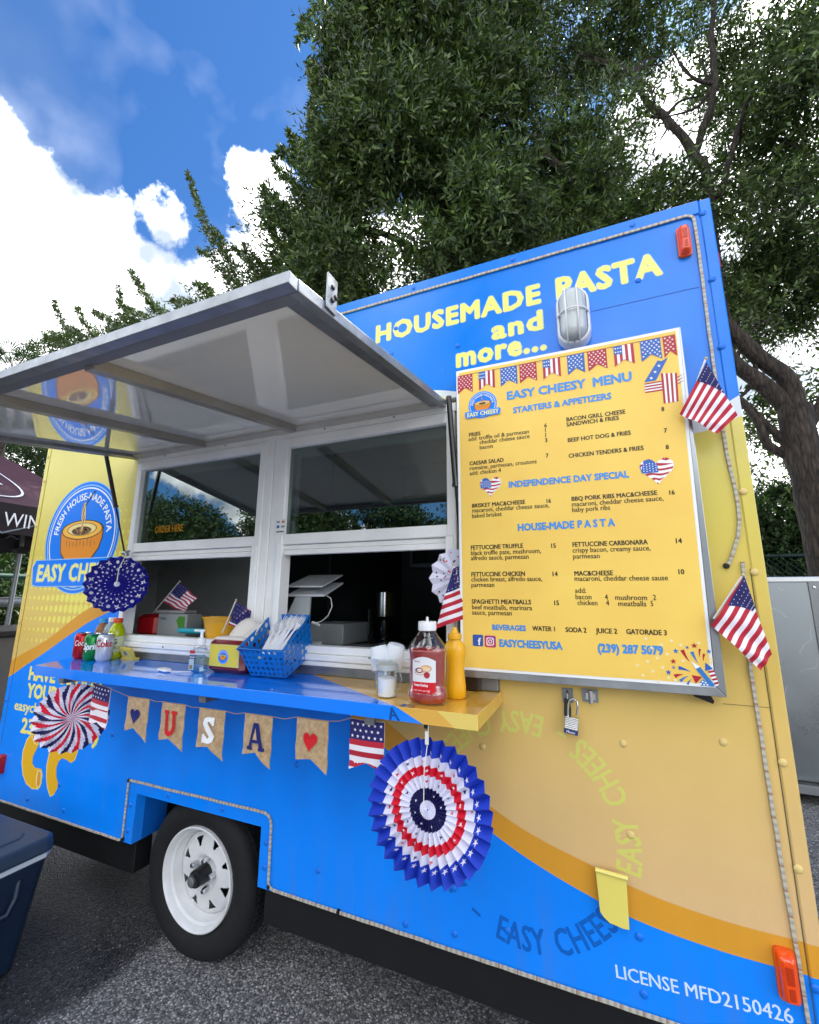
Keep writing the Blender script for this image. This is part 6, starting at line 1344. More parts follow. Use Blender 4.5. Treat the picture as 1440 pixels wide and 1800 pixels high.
for k in range(2600):                       # loose chips lying on the asphalt near the trailer
    x, y = rs_.uniform(-2.3, .6), rs_.uniform(-.6, 1.2); r = rs_.uniform(.0016, .0038); a = rs_.uniform(0, 6.3); h = r*.7
    vs = [(x+r*cos(a+q*1.57)*rs_.uniform(.7,1.2), y+r*sin(a+q*1.57)*rs_.uniform(.7,1.2), .0002) for q in range(4)] + [(x, y, h)]
    m.add(vs, [(0,1,4),(1,2,4),(2,3,4),(3,0,4)])
o = m.build('loose_gravel', mat('gravel_chip', '#8a8784', .7, vary=.5, vscale=90), None, recalc=False); tag(o, 'scattered pale stone chips on the asphalt', None, None, 'stuff')

# ------------------------------------------------------------------ trees
def leaf_material(name, dark, light, gloss=.38):
    m = bpy.data.materials.new(name); m.use_nodes = True; nt = m.node_tree; t = NT(nt); b = nt.nodes['Principled BSDF']
    geo = t.n('ShaderNodeNewGeometry'); rp = t.n('ShaderNodeValToRGB'); t.l(geo.outputs['Random Per Island'], rp.inputs[0]); e = rp.color_ramp.elements
    e[0].color = dark; e[1].color = light; x = e.new(.72); x.color = tuple((a + c)/2*.7 for a, c in zip(dark[:3], light[:3])) + (1,)
    cl = t.noise(1.6, 4, .6, geo.outputs['Position']); r = t.n('ShaderNodeMapRange'); t.l(cl, r.inputs[0]); r.inputs[1].default_value = .3; r.inputs[2].default_value = .7; r.inputs[3].default_value = .6; r.inputs[4].default_value = 1.35
    col = t.mixc(1.0, rp.outputs[0], r.outputs[0], 'MULTIPLY')
    t.l(col, b.inputs['Base Color']); b.inputs['Roughness'].default_value = gloss; b.inputs['Specular IOR Level'].default_value = .28
    tr = t.n('ShaderNodeBsdfTranslucent'); t.l(t.mixc(1.0, col, (1.25, 1.5, .5, 1), 'MULTIPLY'), tr.inputs[0]); mx = t.n('ShaderNodeMixShader'); mx.inputs[0].default_value = .20
    t.l(b.outputs[0], mx.inputs[1]); t.l(tr.outputs[0], mx.inputs[2]); t.l(mx.outputs[0], nt.nodes['Material Output'].inputs[0]); return m
LOAK = leaf_material('oak_leaf', (.018, .036, .010, 1), (.16, .24, .07, 1)); LSHR = leaf_material('shrub_leaf', (.035, .06, .018, 1), (.12, .17, .05, 1)); LFAR = leaf_material('far_leaf', (.018, .040, .012, 1), (.07, .13, .035, 1)); LPALM = leaf_material('palm_leaf', (.02, .05, .018, 1), (.06, .11, .035, 1))
def bark():
    m = mat('oak_bark', '#40372f', .9, vary=.4, vscale=5); t = NT(m.node_tree); b = m.node_tree.nodes['Principled BSDF']; geo = t.n('ShaderNodeNewGeometry')
    mp = t.n('ShaderNodeMapping'); mp.inputs['Scale'].default_value = (26, 26, 5); t.l(geo.outputs['Position'], mp.inputs[0]); n1 = t.noise(1.0, 8, .7, mp.outputs[0])
    vo = t.n('ShaderNodeTexVoronoi'); vo.feature = 'DISTANCE_TO_EDGE'; vo.inputs['Scale'].default_value = .8; t.l(mp.outputs[0], vo.inputs['Vector'])
    h = t.m('ADD', n1, t.m('MULTIPLY', vo.outputs['Distance'], .8)); bn = t.n('ShaderNodeBump'); bn.inputs['Strength'].default_value = 1.0; bn.inputs['Distance'].default_value = .03; t.l(h, bn.inputs['Height']); t.l(bn.outputs[0], b.inputs['Normal'])
    r = t.n('ShaderNodeMapRange'); t.l(h, r.inputs[0]); r.inputs[1].default_value = .4; r.inputs[2].default_value = .85; t.l(t.mixc(r.outputs[0], lin('#130f0c'), lin('#4a4038')), b.inputs['Base Color']); return m
BARK = bark()
def leaves_mesh(name, base, axis, side, L, Wd, material, parent, origin=None):
    """base, axis, side: arrays (n,3); every leaf is its own folded blade"""
    n = len(base); nr = np.cross(axis, side); L = L[:, None]; Wd = Wd[:, None]
    v = np.empty((n, 5, 3)); v[:, 0] = base; v[:, 1] = base + axis*L*.45 + side*Wd*.5 + nr*Wd*.12; v[:, 2] = base + axis*L*.98 - nr*L*.08; v[:, 3] = base + axis*L*.45 - side*Wd*.5 + nr*Wd*.12; v[:, 4] = base + axis*L*.5
    org = np.array(ORG[parent.name]) if parent is not None else np.zeros(3); v -= org
    idx = np.array([[0, 1, 4], [1, 2, 4], [0, 4, 3], [4, 2, 3]]); F = (np.arange(n)[:, None, None]*5 + idx[None]).reshape(-1, 3)
    me = bpy.data.meshes.new(name); me.vertices.add(n*5); me.vertices.foreach_set('co', v.reshape(-1)); nf = len(F); me.loops.add(nf*3); me.loops.foreach_set('vertex_index', F.reshape(-1).astype(np.int32))
    me.polygons.add(nf); me.polygons.foreach_set('loop_start', np.arange(0, nf*3, 3, dtype=np.int32)); me.polygons.foreach_set('loop_total', np.full(nf, 3, dtype=np.int32)); me.materials.append(material); me.update(calc_edges=True); me.validate()
    o = bpy.data.objects.new(name, me); COL.objects.link(o)
    if parent is not None: o.parent = parent; ORG[o.name] = Vector(org)
    return o
def unit(a): return a / np.maximum(1e-9, np.linalg.norm(a, axis=-1, keepdims=True))
def twig_leaves(R, p, d, tl, nl, Ls, Ws, spread=.9, droop=.25):
    """p, d: twig origins and directions -> leaf arrays"""
    n = len(p); s = (np.arange(nl) + .6) / nl; s = np.broadcast_to(s, (n, nl)) + R.uniform(-.04, .04, (n, nl))
    pos = p[:, None] + d[:, None]*tl[:, None, None]*s[..., None] + np.array([0, 0, -1])*(droop*tl[:, None]*s*s)[..., None]
    tmp = np.where(np.abs(d[:, 2:3]) < .9, np.array([[0, 0, 1.]]), np.array([[1., 0, 0]])); u = unit(np.cross(d, tmp)); w = np.cross(d, u)
    az = np.arange(nl)[None]*2.4 + R.uniform(0, 6.28, (n, 1)) + R.normal(0, .4, (n, nl)); rad_ = u[:, None]*np.cos(az)[..., None] + w[:, None]*np.sin(az)[..., None]
    ax_ = unit(d[:, None]*(1.0) + rad_*(spread + .5*(1-s))[..., None] + R.normal(0, .18, (n, nl, 3)) + np.array([0, 0, .05]))
    sd_ = unit(np.cross(ax_, rad_ + R.normal(0, .5, (n, nl, 3))))
    L = R.uniform(.65, 1.15, (n, nl))*Ls*(1 - .35*s**3); W_ = L*Ws*R.uniform(.8, 1.2, (n, nl))
    return pos.reshape(-1, 3), ax_.reshape(-1, 3), sd_.reshape(-1, 3), L.reshape(-1), W_.reshape(-1)
def clump(p, f, ph):     # cheap 3-D clumping value in -1..1
    return (np.sin(p[:, 0]*f+ph)*np.cos(p[:, 1]*f*1.1-ph) + np.sin(p[:, 1]*f*.9+1.7*ph)*np.cos(p[:, 2]*f*1.2) + np.sin(p[:, 2]*f+ph*.3)*np.cos(p[:, 0]*f*.8+ph) + .6*np.sin(p[:, 0]*f*2.3+p[:, 2]*f*1.9)*np.cos(p[:, 1]*f*2.1+ph)) / 2.2
def crown(name, blobs, ntw, Ls, Ws, material, parent, seed, tl=.32, nl=12, thr=-.25, f=2.2, gravity=-.15):
    R = np.random.RandomState(seed); A = []; vol = np.array([b[1]*b[2]*b[3]*b[4] for b in blobs]); vol = vol / vol.sum()
    for b, w_ in zip(blobs, vol):
        c, rx, ry, rz, dens = Vector(b[0]), b[1], b[2], b[3], b[4]; k = int(ntw*w_*1.7); q = unit(R.normal(size=(k, 3))); rr2 = R.uniform(.15, 1, k)**(1/2.2)
        p = np.array(c) + q*rr2[:, None]*np.array([rx, ry, rz]); keep = clump(p, f, seed) > (thr + .55*(rr2 - .6)*.6); p, q = p[keep], q[keep]
        d = unit(q*.9 + R.normal(0, .55, p.shape) + np.array([0, 0, gravity])); A.append(twig_leaves(R, p, d, R.uniform(.7, 1.3, len(p))*tl, nl, Ls, Ws))
    cat_ = [np.concatenate([a[i] for a in A]) for i in range(5)]
    o = leaves_mesh(name, *cat_, material, parent); return o
def pb(px, py, y, rpx, rpz, depth=None, dens=1.0):      # a crown lobe given by where it stands in the view and its real distance
    c = at(px, py, y); d_ = (c - CAM).dot(fwd); return (c, rpx*d_/FPX, depth or max(.6, min(2.2, rpx*d_/FPX)), rpz*d_/FPX, dens)
def limb(parent, pts, r, name='limb', n=12):
    P = [Vector(p_) for p_ in pts]; Q = []; RR = []
    for i in range(len(P)-1):
        p0, p1, p2, p3 = P[max(0, i-1)], P[i], P[i+1], P[min(len(P)-1, i+2)]
        for j in range(6):
            t_ = j/6; Q.append(.5*((2*p1) + (p2-p0)*t_ + (2*p0-5*p1+4*p2-p3)*t_*t_ + (3*p1-p0-3*p2+p3)*t_**3)); RR.append(r[i]*(1-t_)+r[i+1]*t_)
    Q.append(P[-1]); RR.append(r[-1]); m = MB().tube(Q, RR, n)
    m.v = [tuple(Vector(v) + Vector((sin(v[2]*9+v[0]*7), cos(v[2]*8+v[1]*6), 0))*.010) for v in m.v]; return m.build(name, BARK, parent, smooth=70)
# oak with the visible trunk
TY = 6.0; O2 = root('oak_tree', 'big dark oak with a leaning ridged trunk and forked limbs right of the trailer', 'tree', (at(1450, 1000, TY).x+.1, TY, 0), 'trees behind the trailer')
B_ = lambda x, y, dy=0.0: at(x, y, TY+dy)
base = Vector((at(1450, 1000, TY).x + .15, TY, -.05))
limb(O2, [base, base + Vector((-.05, 0, 1.0)), B_(1437,900), B_(1420,830), B_(1404,770), B_(1398,715)], [0.281,0.250,0.211,0.203,0.211,0.187], 'trunk', 20)
limb(O2, [B_(1400,730), B_(1375,705), B_(1335,672), B_(1295,640), B_(1262,590), B_(1225,500), B_(1205,400)], [0.122,0.115,0.109,0.104,0.091,0.079,0.061], 'limb')
limb(O2, [B_(1402,735), B_(1385,670), B_(1352,640), B_(1318,612), B_(1275,560), B_(1255,450), B_(1248,350), B_(1236,280)], [0.134,0.128,0.115,0.104,0.091,0.085,0.079,0.073], 'limb')
limb(O2, [B_(1240,300), B_(1215,262), B_(1170,205), B_(1140,185), B_(1110,130), B_(1050,105), B_(1000,80)], [0.073,0.073,0.061,0.055,0.043,0.037,0.024], 'limb')
limb(O2, [B_(1222,270), B_(1235,230), B_(1252,180), B_(1256,120), B_(1250,60), B_(1262,-30)], [0.061,0.061,0.055,0.051,0.043,0.037], 'limb')
limb(O2, [B_(1265,350), B_(1278,300), B_(1300,220), B_(1330,150), B_(1390,90)], [0.055,0.048,0.037,0.030,0.018], 'limb')
limb(O2, [B_(1385,800), B_(1350,780), B_(1330,740), B_(1300,700), B_(1255,660)], [0.067,0.055,0.048,0.043,0.030], 'limb')
limb(O2, [B_(1380,780), B_(1345,745), B_(1320,715), B_(1290,690)], [0.048,0.043,0.037,0.030], 'limb')
limb(O2, [B_(1410,770), B_(1450,700,.3), B_(1500,600,.5), B_(1540,480,.8)], [0.085,0.073,0.061,0.043], 'limb')
limb(O2, [B_(1380,250,.4), B_(1400,262,.4), B_(1440,285,.3), B_(1480,300,.2)], [0.024,0.030,0.037,0.043], 'limb')
limb(O2, [B_(1395,330), B_(1418,350), B_(1440,375)], [0.012,0.016,0.018], 'limb')
rb_ = random.Random(2)
for k in range(26):
    x, y = rb_.choice([(1110,130),(1250,60),(1170,205),(1225,500),(1300,220),(1256,150),(1295,640),(1330,640),(1390,90),(1050,105),(1200,330)]); a = rb_.uniform(0, 6.28); l = rb_.uniform(40, 110); dy = rb_.uniform(-.6, .6)
    limb(O2, [B_(x, y), B_(x+l*.5*cos(a), y+l*.5*sin(a), dy*.5), B_(x+l*cos(a+.3), y+l*sin(a+.3), dy)], [.035,.022,.010], 'branch', 6)
bl = [pb(1000,30,6.0,150,90,1.4,1.2), pb(1040,270,6.4,100,110,1.3,.60), pb(980,330,5.6,70,90,1.0,1.2), pb(1040,400,5.8,80,60,1.0,1.1), pb(960,400,6.2,160,110,1.5,1.3), pb(1130,410,6.6,110,75,1.2,1.0), pb(1170,60,6.8,110,90,1.3,.45), pb(1370,60,6.2,120,110,1.6,1.0), pb(1410,220,6.0,110,120,1.5,.95), pb(1320,420,6.6,80,80,1.2,.65), pb(1400,470,6.3,90,110,1.4,1.0), pb(1330,540,6.9,80,90,1.2,1.0), pb(1290,330,7.0,50,60,.9,.5), pb(1330,160,7.2,70,80,1.0,.5), pb(1120,20,7.0,120,70,1.2,.8), pb(1470,620,6.6,70,60,1.0,.35), pb(1290,720,7.4,45,60,1.0,.9), pb(1330,800,7.6,60,50,1.0,.6), pb(1440,720,7.4,40,70,1.0,.4), pb(1250,470,7.2,60,70,1.0,1.2), pb(1500,300,6.5,120,260,1.6,.7)]
crown('crown', bl, 13500, .145, .31, LOAK, O2, 3, tl=.46, nl=11, thr=-.08, f=2.4)
def proj_(p):
    q = Vector(p) - CAM; z = q.dot(fwd); return (720 + FPX*q.dot(right)/z, 900 + FPX*q.dot(down)/z)
# oak whose dense crown hangs over the trailer
O1 = root('oak_tree', 'dense dark green oak whose crown hangs over the trailer roof, trunk hidden behind it', 'tree', (.6, 5.2, 0), 'trees behind the trailer'); TY = 5.0
limb(O1, [(.7, 5.2, -.05), (.65, 5.2, 1.5), (.55, 5.1, 2.8), B_(1010,385), B_(1000,310), B_(965,275), B_(930,200), B_(880,120)], [.24,.20,.16,.075,.06,.05,.04,.03], 'trunk', 16)
limb(O1, [(.5, 5.1, 2.6), B_(860,420), B_(790,330), B_(720,260), B_(650,200)], [.14,.10,.08,.06,.03], 'limb')
limb(O1, [(.3, 5.1, 2.6), B_(760,470), B_(640,400), B_(560,370)], [.10,.07,.05,.03], 'limb')
bl = [pb(760,60,4.6,170,120,1.5,1.5), pb(640,120,4.4,70,110,1.0,1.0), pb(700,260,4.4,140,120,1.4,1.6), pb(830,240,4.8,110,130,1.2,1.4), pb(870,60,5.0,90,90,1.1,1.0), pb(600,330,4.6,70,80,1.0,1.0), pb(780,400,4.6,150,100,1.3,1.5), pb(640,450,4.6,110,70,1.1,1.2), pb(530,420,4.9,55,70,.8,.55), pb(520,340,5.0,45,60,.8,.45), pb(590,500,4.8,60,50,.8,.9), pb(560,220,4.2,22,40,.5,.5), pb(600,30,4.2,40,40,.6,.8), pb(500,480,5.2,30,45,.6,.35), pb(860,480,5.2,90,50,.9,1.3), pb(985,330,5.4,80,80,.8,1.3), pb(560,450,5.6,90,80,.9,.8)]
bl = [(at(*proj_(b[0]), b[0].y - 1.0), b[1]*.84, min(b[2], .85), b[3]*.84, b[4]) for b in bl]
crown('crown', bl, 13000, .150, .27, LOAK, O1, 8, tl=.42, nl=12, thr=-.10, f=2.7)
# sprays: leafy shoots with their stems
def sprays(parent, shoots, y, Ls, Ws, material, seed, name='foliage', side=.26, step=.050, nl=8):
    R = np.random.RandomState(seed); A = []; st = MB()
    for sh in shoots:
        pts = [at(x, yy, y + dy) for x, yy, dy in sh]; seg = []
        for i in range(len(pts)-1):
            L_ = (pts[i+1]-pts[i]).length; k = max(2, int(L_/step))
            for j in range(k): seg.append(pts[i].lerp(pts[i+1], j/k))
        seg.append(pts[-1]); n = len(seg); st.tube(seg, [.007*(1-i/n)+.0015 for i in range(n)], 5)
        P = []; D = []; TL = []
        for i in range(2, n):
            t_ = (seg[i]-seg[i-1]).normalized(); f_ = i/n
            for q in range(2):
                rv = Vector(R.normal(size=3)); rv = (rv - t_*rv.dot(t_)).normalized(); P.append(seg[i]); D.append((t_*1.0 + rv*.9).normalized()); TL.append(side*(1.12-f_)*R.uniform(.15, 1.3))
        P, D = np.array([tuple(v) for v in P]), np.array([tuple(v) for v in D]); TL = np.array(TL); A.append(twig_leaves(R, P, D, TL, nl, Ls, Ws, .8, .1))
        for p_, d_, l_ in list(zip(P, D, TL))[::2]: st.tube([Vector(p_), Vector(p_) + Vector(d_)*float(l_)], .0012, 3, caps=False)
    cat_ = [np.concatenate([a[i] for a in A]) for i in range(5)]; o = leaves_mesh(name, *cat_, material, parent); st.build('stems', mat('twig_brown', '#5a4a36', .9), parent, recalc=False); return o
sh1 = [[(560,250,0),(553,200,0),(549,150,.05),(545,110,.1)], [(580,300,0),(562,260,0),(545,215,0)], [(620,60,0),(585,20,0),(555,10,0),(528,45,0)], [(600,90,0),(575,60,0),(540,50,0),(524,75,0)], [(640,30,0),(600,-10,0),(570,-30,0)], [(640,120,0),(615,70,0),(612,30,0)], [(570,330,0),(535,290,0),(498,262,0),(482,285,0)], [(560,380,0),(520,330,0),(490,300,0)], [(545,470,0),(500,430,0),(472,400,0),(462,330,0)], [(560,500,0),(510,460,0),(480,450,0)], [(600,200,0),(570,170,0),(555,120,0)], [(560,420,0),(515,380,0),(478,345,0)], [(545,300,0),(520,250,0),(508,235,0)],[(620,150,0),(590,110,0),(580,70,0)],[(570,400,0),(530,420,0),(500,400,0),(470,370,0)],[(545,440,0),(505,400,0),(480,370,0)],[(540,520,0),(515,490,0),(490,470,0)]]
sprays(O1, sh1, 3.5, .125, .34, LOAK, 21, 'shoots')
SB = root('leafy_shrub', 'tall loose shrub whose leafy shoots rise above the raised hatch against the cloud', 'shrub', (at(330,520,3.6).x, 3.6, 0), 'shrubs behind the trailer')
sh2 = [[(430,560,0),(412,500,0),(392,445,0),(362,400,0),(345,350,0),(332,308,0)], [(420,540,0),(395,480,0),(372,450,0),(350,440,0)], [(425,520,0),(405,460,0),(388,420,0),(372,400,0)], [(500,520,0),(470,490,0),(440,460,0),(408,432,0)], [(480,500,0),(462,470,0),(450,452,0)], [(470,500,0),(445,470,0),(432,430,0)],
       [(300,600,0),(280,550,0),(255,520,0),(230,478,0)], [(300,600,0),(262,560,0),(240,550,0),(218,540,0)], [(270,600,0),(225,570,0),(210,530,0),(207,505,0)], [(360,580,0),(345,540,0),(330,530,0),(300,528,0)], [(380,560,0),(365,520,0),(345,500,0)], [(200,640,0),(180,600,0),(150,570,0),(135,540,0)], [(200,640,0),(160,600,0),(110,570,0),(95,530,0)], [(170,660,0),(130,620,0),(105,600,0),(80,592,0)], [(230,620,0),(210,590,0),(190,560,0),(165,548,0)], [(330,600,0),(300,560,0),(270,540,0)], [(400,560,0),(375,520,0),(360,500,0)],[(260,600,0),(240,570,0),(215,560,0)]]
sprays(SB, sh2, 3.6, .095, .34, LSHR, 5, side=.34, nl=9); crown('crown', [pb(250,610,3.6,90,55,.5), pb(160,640,3.7,90,60,.5), pb(390,540,3.6,45,60,.4), pb(440,520,3.8,50,50,.4), pb(330,580,3.6,60,50,.4), pb(100,640,3.9,60,50,.5)], 2600, .095, .34, LSHR, SB, 6, tl=.3, nl=11, thr=-.1, f=4.0)
limb(SB, [(at(330,520,3.6).x, 3.6, -.02), at(400,700,3.6), at(420,560,3.6)], [.05,.04,.015], 'stem', 8); limb(SB, [(at(330,520,3.6).x-.1, 3.62, -.02), at(300,720,3.6), at(290,600,3.6), at(200,640,3.6)], [.05,.04,.02,.012], 'stem', 8)
# palm at the far left
PC = at(22, 655, 3.0); PT = root('palm_tree', 'small fan palm with spiky dark fronds at the left edge above the hatch', 'palm', (PC.x, 3.0, 0)); limb(PT, [(PC.x, 3.0, -.02), (PC.x+.03, 3.0, 2.0), PC + Vector((0,0,-.25))], [.14,.11,.10], 'trunk', 12)
rp_ = random.Random(9)
for k in range(15):
    a = 2*pi*k/15 + rp_.uniform(-.2, .2); el = rp_.uniform(.0, 1.15); d0 = Vector((cos(a)*cos(el), sin(a)*cos(el), sin(el))); h0 = PC + d0*.42; m = MB(); m.tube([PC, h0], .010, 5)
    s_ = d0.cross(Vector((0,0,1))).normalized(); n_ = s_.cross(d0)
    for q in range(22):
        b_ = rad(-118 + 236*q/21); dd = (d0*cos(b_) + s_*sin(b_)).normalized(); L_ = .46*(.75 + .25*cos(b_)); sw = dd.cross(n_)*.013; tip = h0 + dd*L_ + Vector((0,0,-.07)) + n_*.01
        m.add([h0, h0 + dd*L_*.45 + sw, tip, h0 + dd*L_*.45 - sw, h0 + dd*L_*.45 + n_*(-.006)], [(0,1,4),(1,2,4),(0,4,3),(4,2,3)])
    m.build('frond', LPALM, PT, recalc=False)
# hedge and bushes
def bush(name, label, cat_, c, blobs, n, Ls, mt_, seed, group=None, **k):
    r_ = root(name, label, cat_, c, group); crown('foliage', blobs, n, Ls, .45, mt_, r_, seed, **k)
    for q in range(3): limb(r_, [(c[0]+.1*q-.1, c[1], -.02), (c[0]+.15*q-.15, c[1]+.05, .8), (c[0]+.35*q-.35, c[1], 1.7)], [.05,.04,.02], 'stem', 7)
    return r_
c = at(1370, 930, 8.5); bush('round_shrub', 'green shrub behind the fence to the right of the trailer', 'shrub', (c.x, 8.5, 0), [pb(1365,930,8.5,70,70,1.0), pb(1420,900,8.7,50,60,.9), pb(1330,970,8.5,40,60,.8), pb(1400,1000,8.4,60,50,.8)], 3600, .09, LFAR, 14, 'shrubs behind the trailer', tl=.3, thr=-.3)
for i, (x, y, w_, h_) in enumerate(((-13.5, 3.2, 1.6, 2.1), (-15.0, 6.5, 1.8, 2.3), (-11.5, 9.5, 2.2, 2.4), (-17.5, 2.0, 2.2, 2.2))):
    bush('hedge_bush', ('leafy bush beyond the tent, seen through the tent legs', 'big dark bush behind the left end of the trailer above the tent roof', 'large bush far behind the trailer, mostly hidden', 'leafy bush at the far left edge beyond the tent')[i], 'bush', (x, y, 0), [((x, y, h_*.7+.3), w_, w_*.8, h_*.75, 1), ((x+.9, y+.4, h_*.5), w_*.7, w_*.7, h_*.5, 1)], 5200, .13, LFAR, 30+i, 'bushes beyond the tent', tl=.42, thr=-.5, f=1.7)
c = at(40, 815, 9.0); bush('tall_tree', 'dark tree crown rising behind the tent at the left edge', 'tree', (c.x, 9.0, 0), [pb(40,810,9.0,80,70,1.6), pb(-60,760,9.0,120,90,1.6), pb(110,760,9.2,60,70,1.4)], 5200, .13, LFAR, 44, None, tl=.45, thr=-.5, f=1.6)
# trees across the lot, behind the viewer: seen in the window glass
rt = random.Random(12)
for i, (x, y, h_) in enumerate(((-30,-14,6.4),(-24,-15,7.2),(-18.5,-13.5,6.0),(-14,-16,7.6),(-9,-15,6.6),(-3.5,-17,7.2),(3,-16,6.4),(-36,-13,7.5))):
    T_ = root('lot_tree', 'broad leafy tree across the car park, seen reflected in the window glass', 'tree', (x, y, 0), 'trees across the car park')
    limb(T_, [(x,y,-.05),(x+.1,y,1.4),(x-.1,y,2.8),(x+.2,y,h_*.75)], [.22,.18,.14,.06], 'trunk', 8)
    crown('crown', [((x,y,h_*.66), 2.3, 2.0, h_*.34, 1), ((x-1.6,y,h_*.5), 1.6, 1.5, 1.3, 1), ((x+1.7,y+.3,h_*.55), 1.7, 1.5, 1.5, 1)], 2300, .20, .5, LFAR, T_, 60+i, tl=.6, nl=8, thr=-.4, f=1.3)

# ------------------------------------------------------------------ neighbours
def atx(px, py, x): d_ = ray(px, py); return CAM + d_*((x-CAM.x)/d_.x)
TEN = root('canopy_tent', 'maroon pop-up canopy with white letters, left of the trailer', 'canopy tent', (-6.8, .7, 0)); TX = -5.3; MAR = mat('tent_maroon', '#4a2c38', .8, vary=.18, vscale=2.5); MARD = mat('tent_dark', '#231a20', .8, vary=.2)
e0, e1 = atx(0, 882, TX), atx(66, 892, TX); v0 = atx(0, 937, TX); EZ = (e0.z+e1.z)/2; VZ = v0.z; y0_, y1_ = e0.y - 1.1, e1.y + .9; pk = Vector((TX-1.6, (y0_+y1_)/2, EZ+1.05))
q = [Vector((TX, y0_, EZ)), Vector((TX, y1_, EZ)), Vector((TX-3.2, y1_, EZ)), Vector((TX-3.2, y0_, EZ))]
for i in range(4):
    a, b_ = q[i], q[(i+1) % 4]
    MB().grid(10, 8, lambda u, v, a=a, b_=b_: tuple(a.lerp(b_, u*(1-v)+.5*v if False else u).lerp(pk, v) + Vector((0, 0, -.10*sin(pi*v)*sin(pi*u))))).build('roof_panel', MAR, TEN, smooth=60)
    MB().grid(10, 3, lambda u, v, a=a, b_=b_: tuple(a.lerp(b_, u) + Vector((.012*sin(u*25), .012*sin(u*19), -(EZ-VZ)*v)))).build('valance', MARD, TEN, smooth=60)
    MB().tube([(a.x, a.y, EZ-.02), (a.x, a.y, 0.0)], .022, 8).build('leg', ALUD, TEN, smooth=50)
    MB().tube([a + Vector((0,0,-.30)), (a.lerp(b_, .25)) + Vector((0,0,-.06)), (a.lerp(b_, .5)) + Vector((0,0,-.30)), (a.lerp(b_, .75)) + Vector((0,0,-.06)), b_ + Vector((0,0,-.30))], .012, 5).build('truss_bar', ALUD, TEN)
lg = atx(30, 1000, TX-.9); MB().tube([(lg.x, lg.y, EZ), (lg.x, lg.y, 0)], .026, 8).build('leg', mat('leg_grey', '#7c8084', .35, .7), TEN, smooth=50)
MB().box(lg.x-.05, lg.x+.05, lg.y-.05, lg.y+.05, EZ-.42, EZ-.34).build('leg_bracket', BLACK, TEN)
b0, b1 = atx(0, 945, TX-.9), atx(58, 968, TX-.9); MB().box(TX-.95, TX-.93, b0.y-1, b1.y+.6, b1.z, b0.z).build('inner_valance', mat('inner_valance', '#3a3a40', .8), TEN)
p = Pr(); w0, w1 = atx(2, 922, TX), atx(66, 926, TX); p.text('WIN', w0.y, w0.z-.01, .135, IW, 0, 'l', (w1.y-w0.y)*1.04); p.text('TW', w0.y-.42, w0.z-.01, .135, IW, 0, 'l', .36)
p.build('lettering', lambda u, v, h: (TX + .014 + h + .012, u, v), TEN)
p = Pr(); rc = (w0.y - .04, .42); p.ring(rc[0], rc[1], .50, .525, IW, 1, ry=.62, n=40); p.stroke([(rc[0]-.1, rc[1]-.12), (rc[0]+.0, rc[1]+.16), (rc[0]+.28, rc[1]-.09), (rc[0]-.1, rc[1]-.12)], .022, IW)
A_, Bq = q[0], q[1]
def roofmap(u, v, h):          # u along y, v up the slope (0 at eave)
    uu = (u - y0_)/(y1_-y0_); p_ = A_.lerp(Bq, uu).lerp(pk, min(1, max(0, v))); s_ = Vector((1.05, 0, 1.6)).normalized()
    return p_ + s_*(.012+h) + Vector((0,0,-.10*sin(pi*v)*sin(pi*min(1,max(0,uu)))))
p.build('emblem_print', roofmap, TEN)
# railing, pipes and cart beyond the left end
RG = mat('rail_green', '#1f4a38', .5); g0, g1 = atx(0, 1012, -8.0), atx(52, 1000, -8.0)
RL = root('metal_railing', 'dark green metal railing beyond the tent', 'railing', (-8.0, 2.0, 0)); MB().tube([(-8, -4, g0.z), (-8, 9, g0.z)], .04, 8).build('top_rail', RG, RL, smooth=50); MB().tube([(-8, -4, g0.z-.75), (-8, 9, g0.z-.75)], .03, 8).build('bottom_rail', RG, RL)
mp = None
for k in range(44):
    if mp is None: mp = MB().box(-8.012, -7.988, -4.0, -3.976, g0.z-.75, g0.z).build('baluster', RG, RL)
    else: copy_part(mp, 0, .3*k, 0)
for k in range(5): MB().box(-8.03, -7.97, -4+3*k, -3.94+3*k, 0, g0.z).build('post', RG, RL)
PI_ = root('pipe_frame', 'grey galvanised pipe frame standing by the tent leg', 'pipe frame', (-6.6, .8, 0)); c_ = atx(30, 1058, -6.6)
MB().tube([(-6.6, c_.y-1.5, c_.z), (-6.6, c_.y+1.2, c_.z)], .06, 10).build('pipe', ALUD, PI_, smooth=50); MB().tube([(-6.6, c_.y+.1, 0), (-6.6, c_.y+.1, c_.z)], .05, 10).tube([(-6.6, c_.y-.5, 0), (-6.6, c_.y-.5, c_.z+.1)], .05, 10).build('upright', ALUD, PI_, smooth=50)
k0, k1 = atx(0, 1112, -3.9), atx(31, 1104, -3.9); CT = root('prep_cart', 'plain grey box cart standing just left of the trailer', 'cart', (-4.2, .3, 0)); 
MB().box(-4.6, -3.9, -.6, k1.y+.6, .12, k0.z-.03, ch=.01).build('cart_body', mat('cart_grey', '#67655f', .5, vary=.08), CT); MB().box(-4.64, -3.86, -.64, k1.y+.64, k0.z-.029, k0.z+.01, ch=.006).build('cart_top', mat('cart_top', '#2c2a2a', .4), CT)
for x in (-4.5, -4.0):
    for y in (-.5, k1.y+.5): MB().lathe([(0,-.02),(.055,-.02),(.06,-.01),(.06,.01),(.055,.02),(0,.02)], 14, axis='x', c=(x, y, .06)).build('caster', RUB, CT)
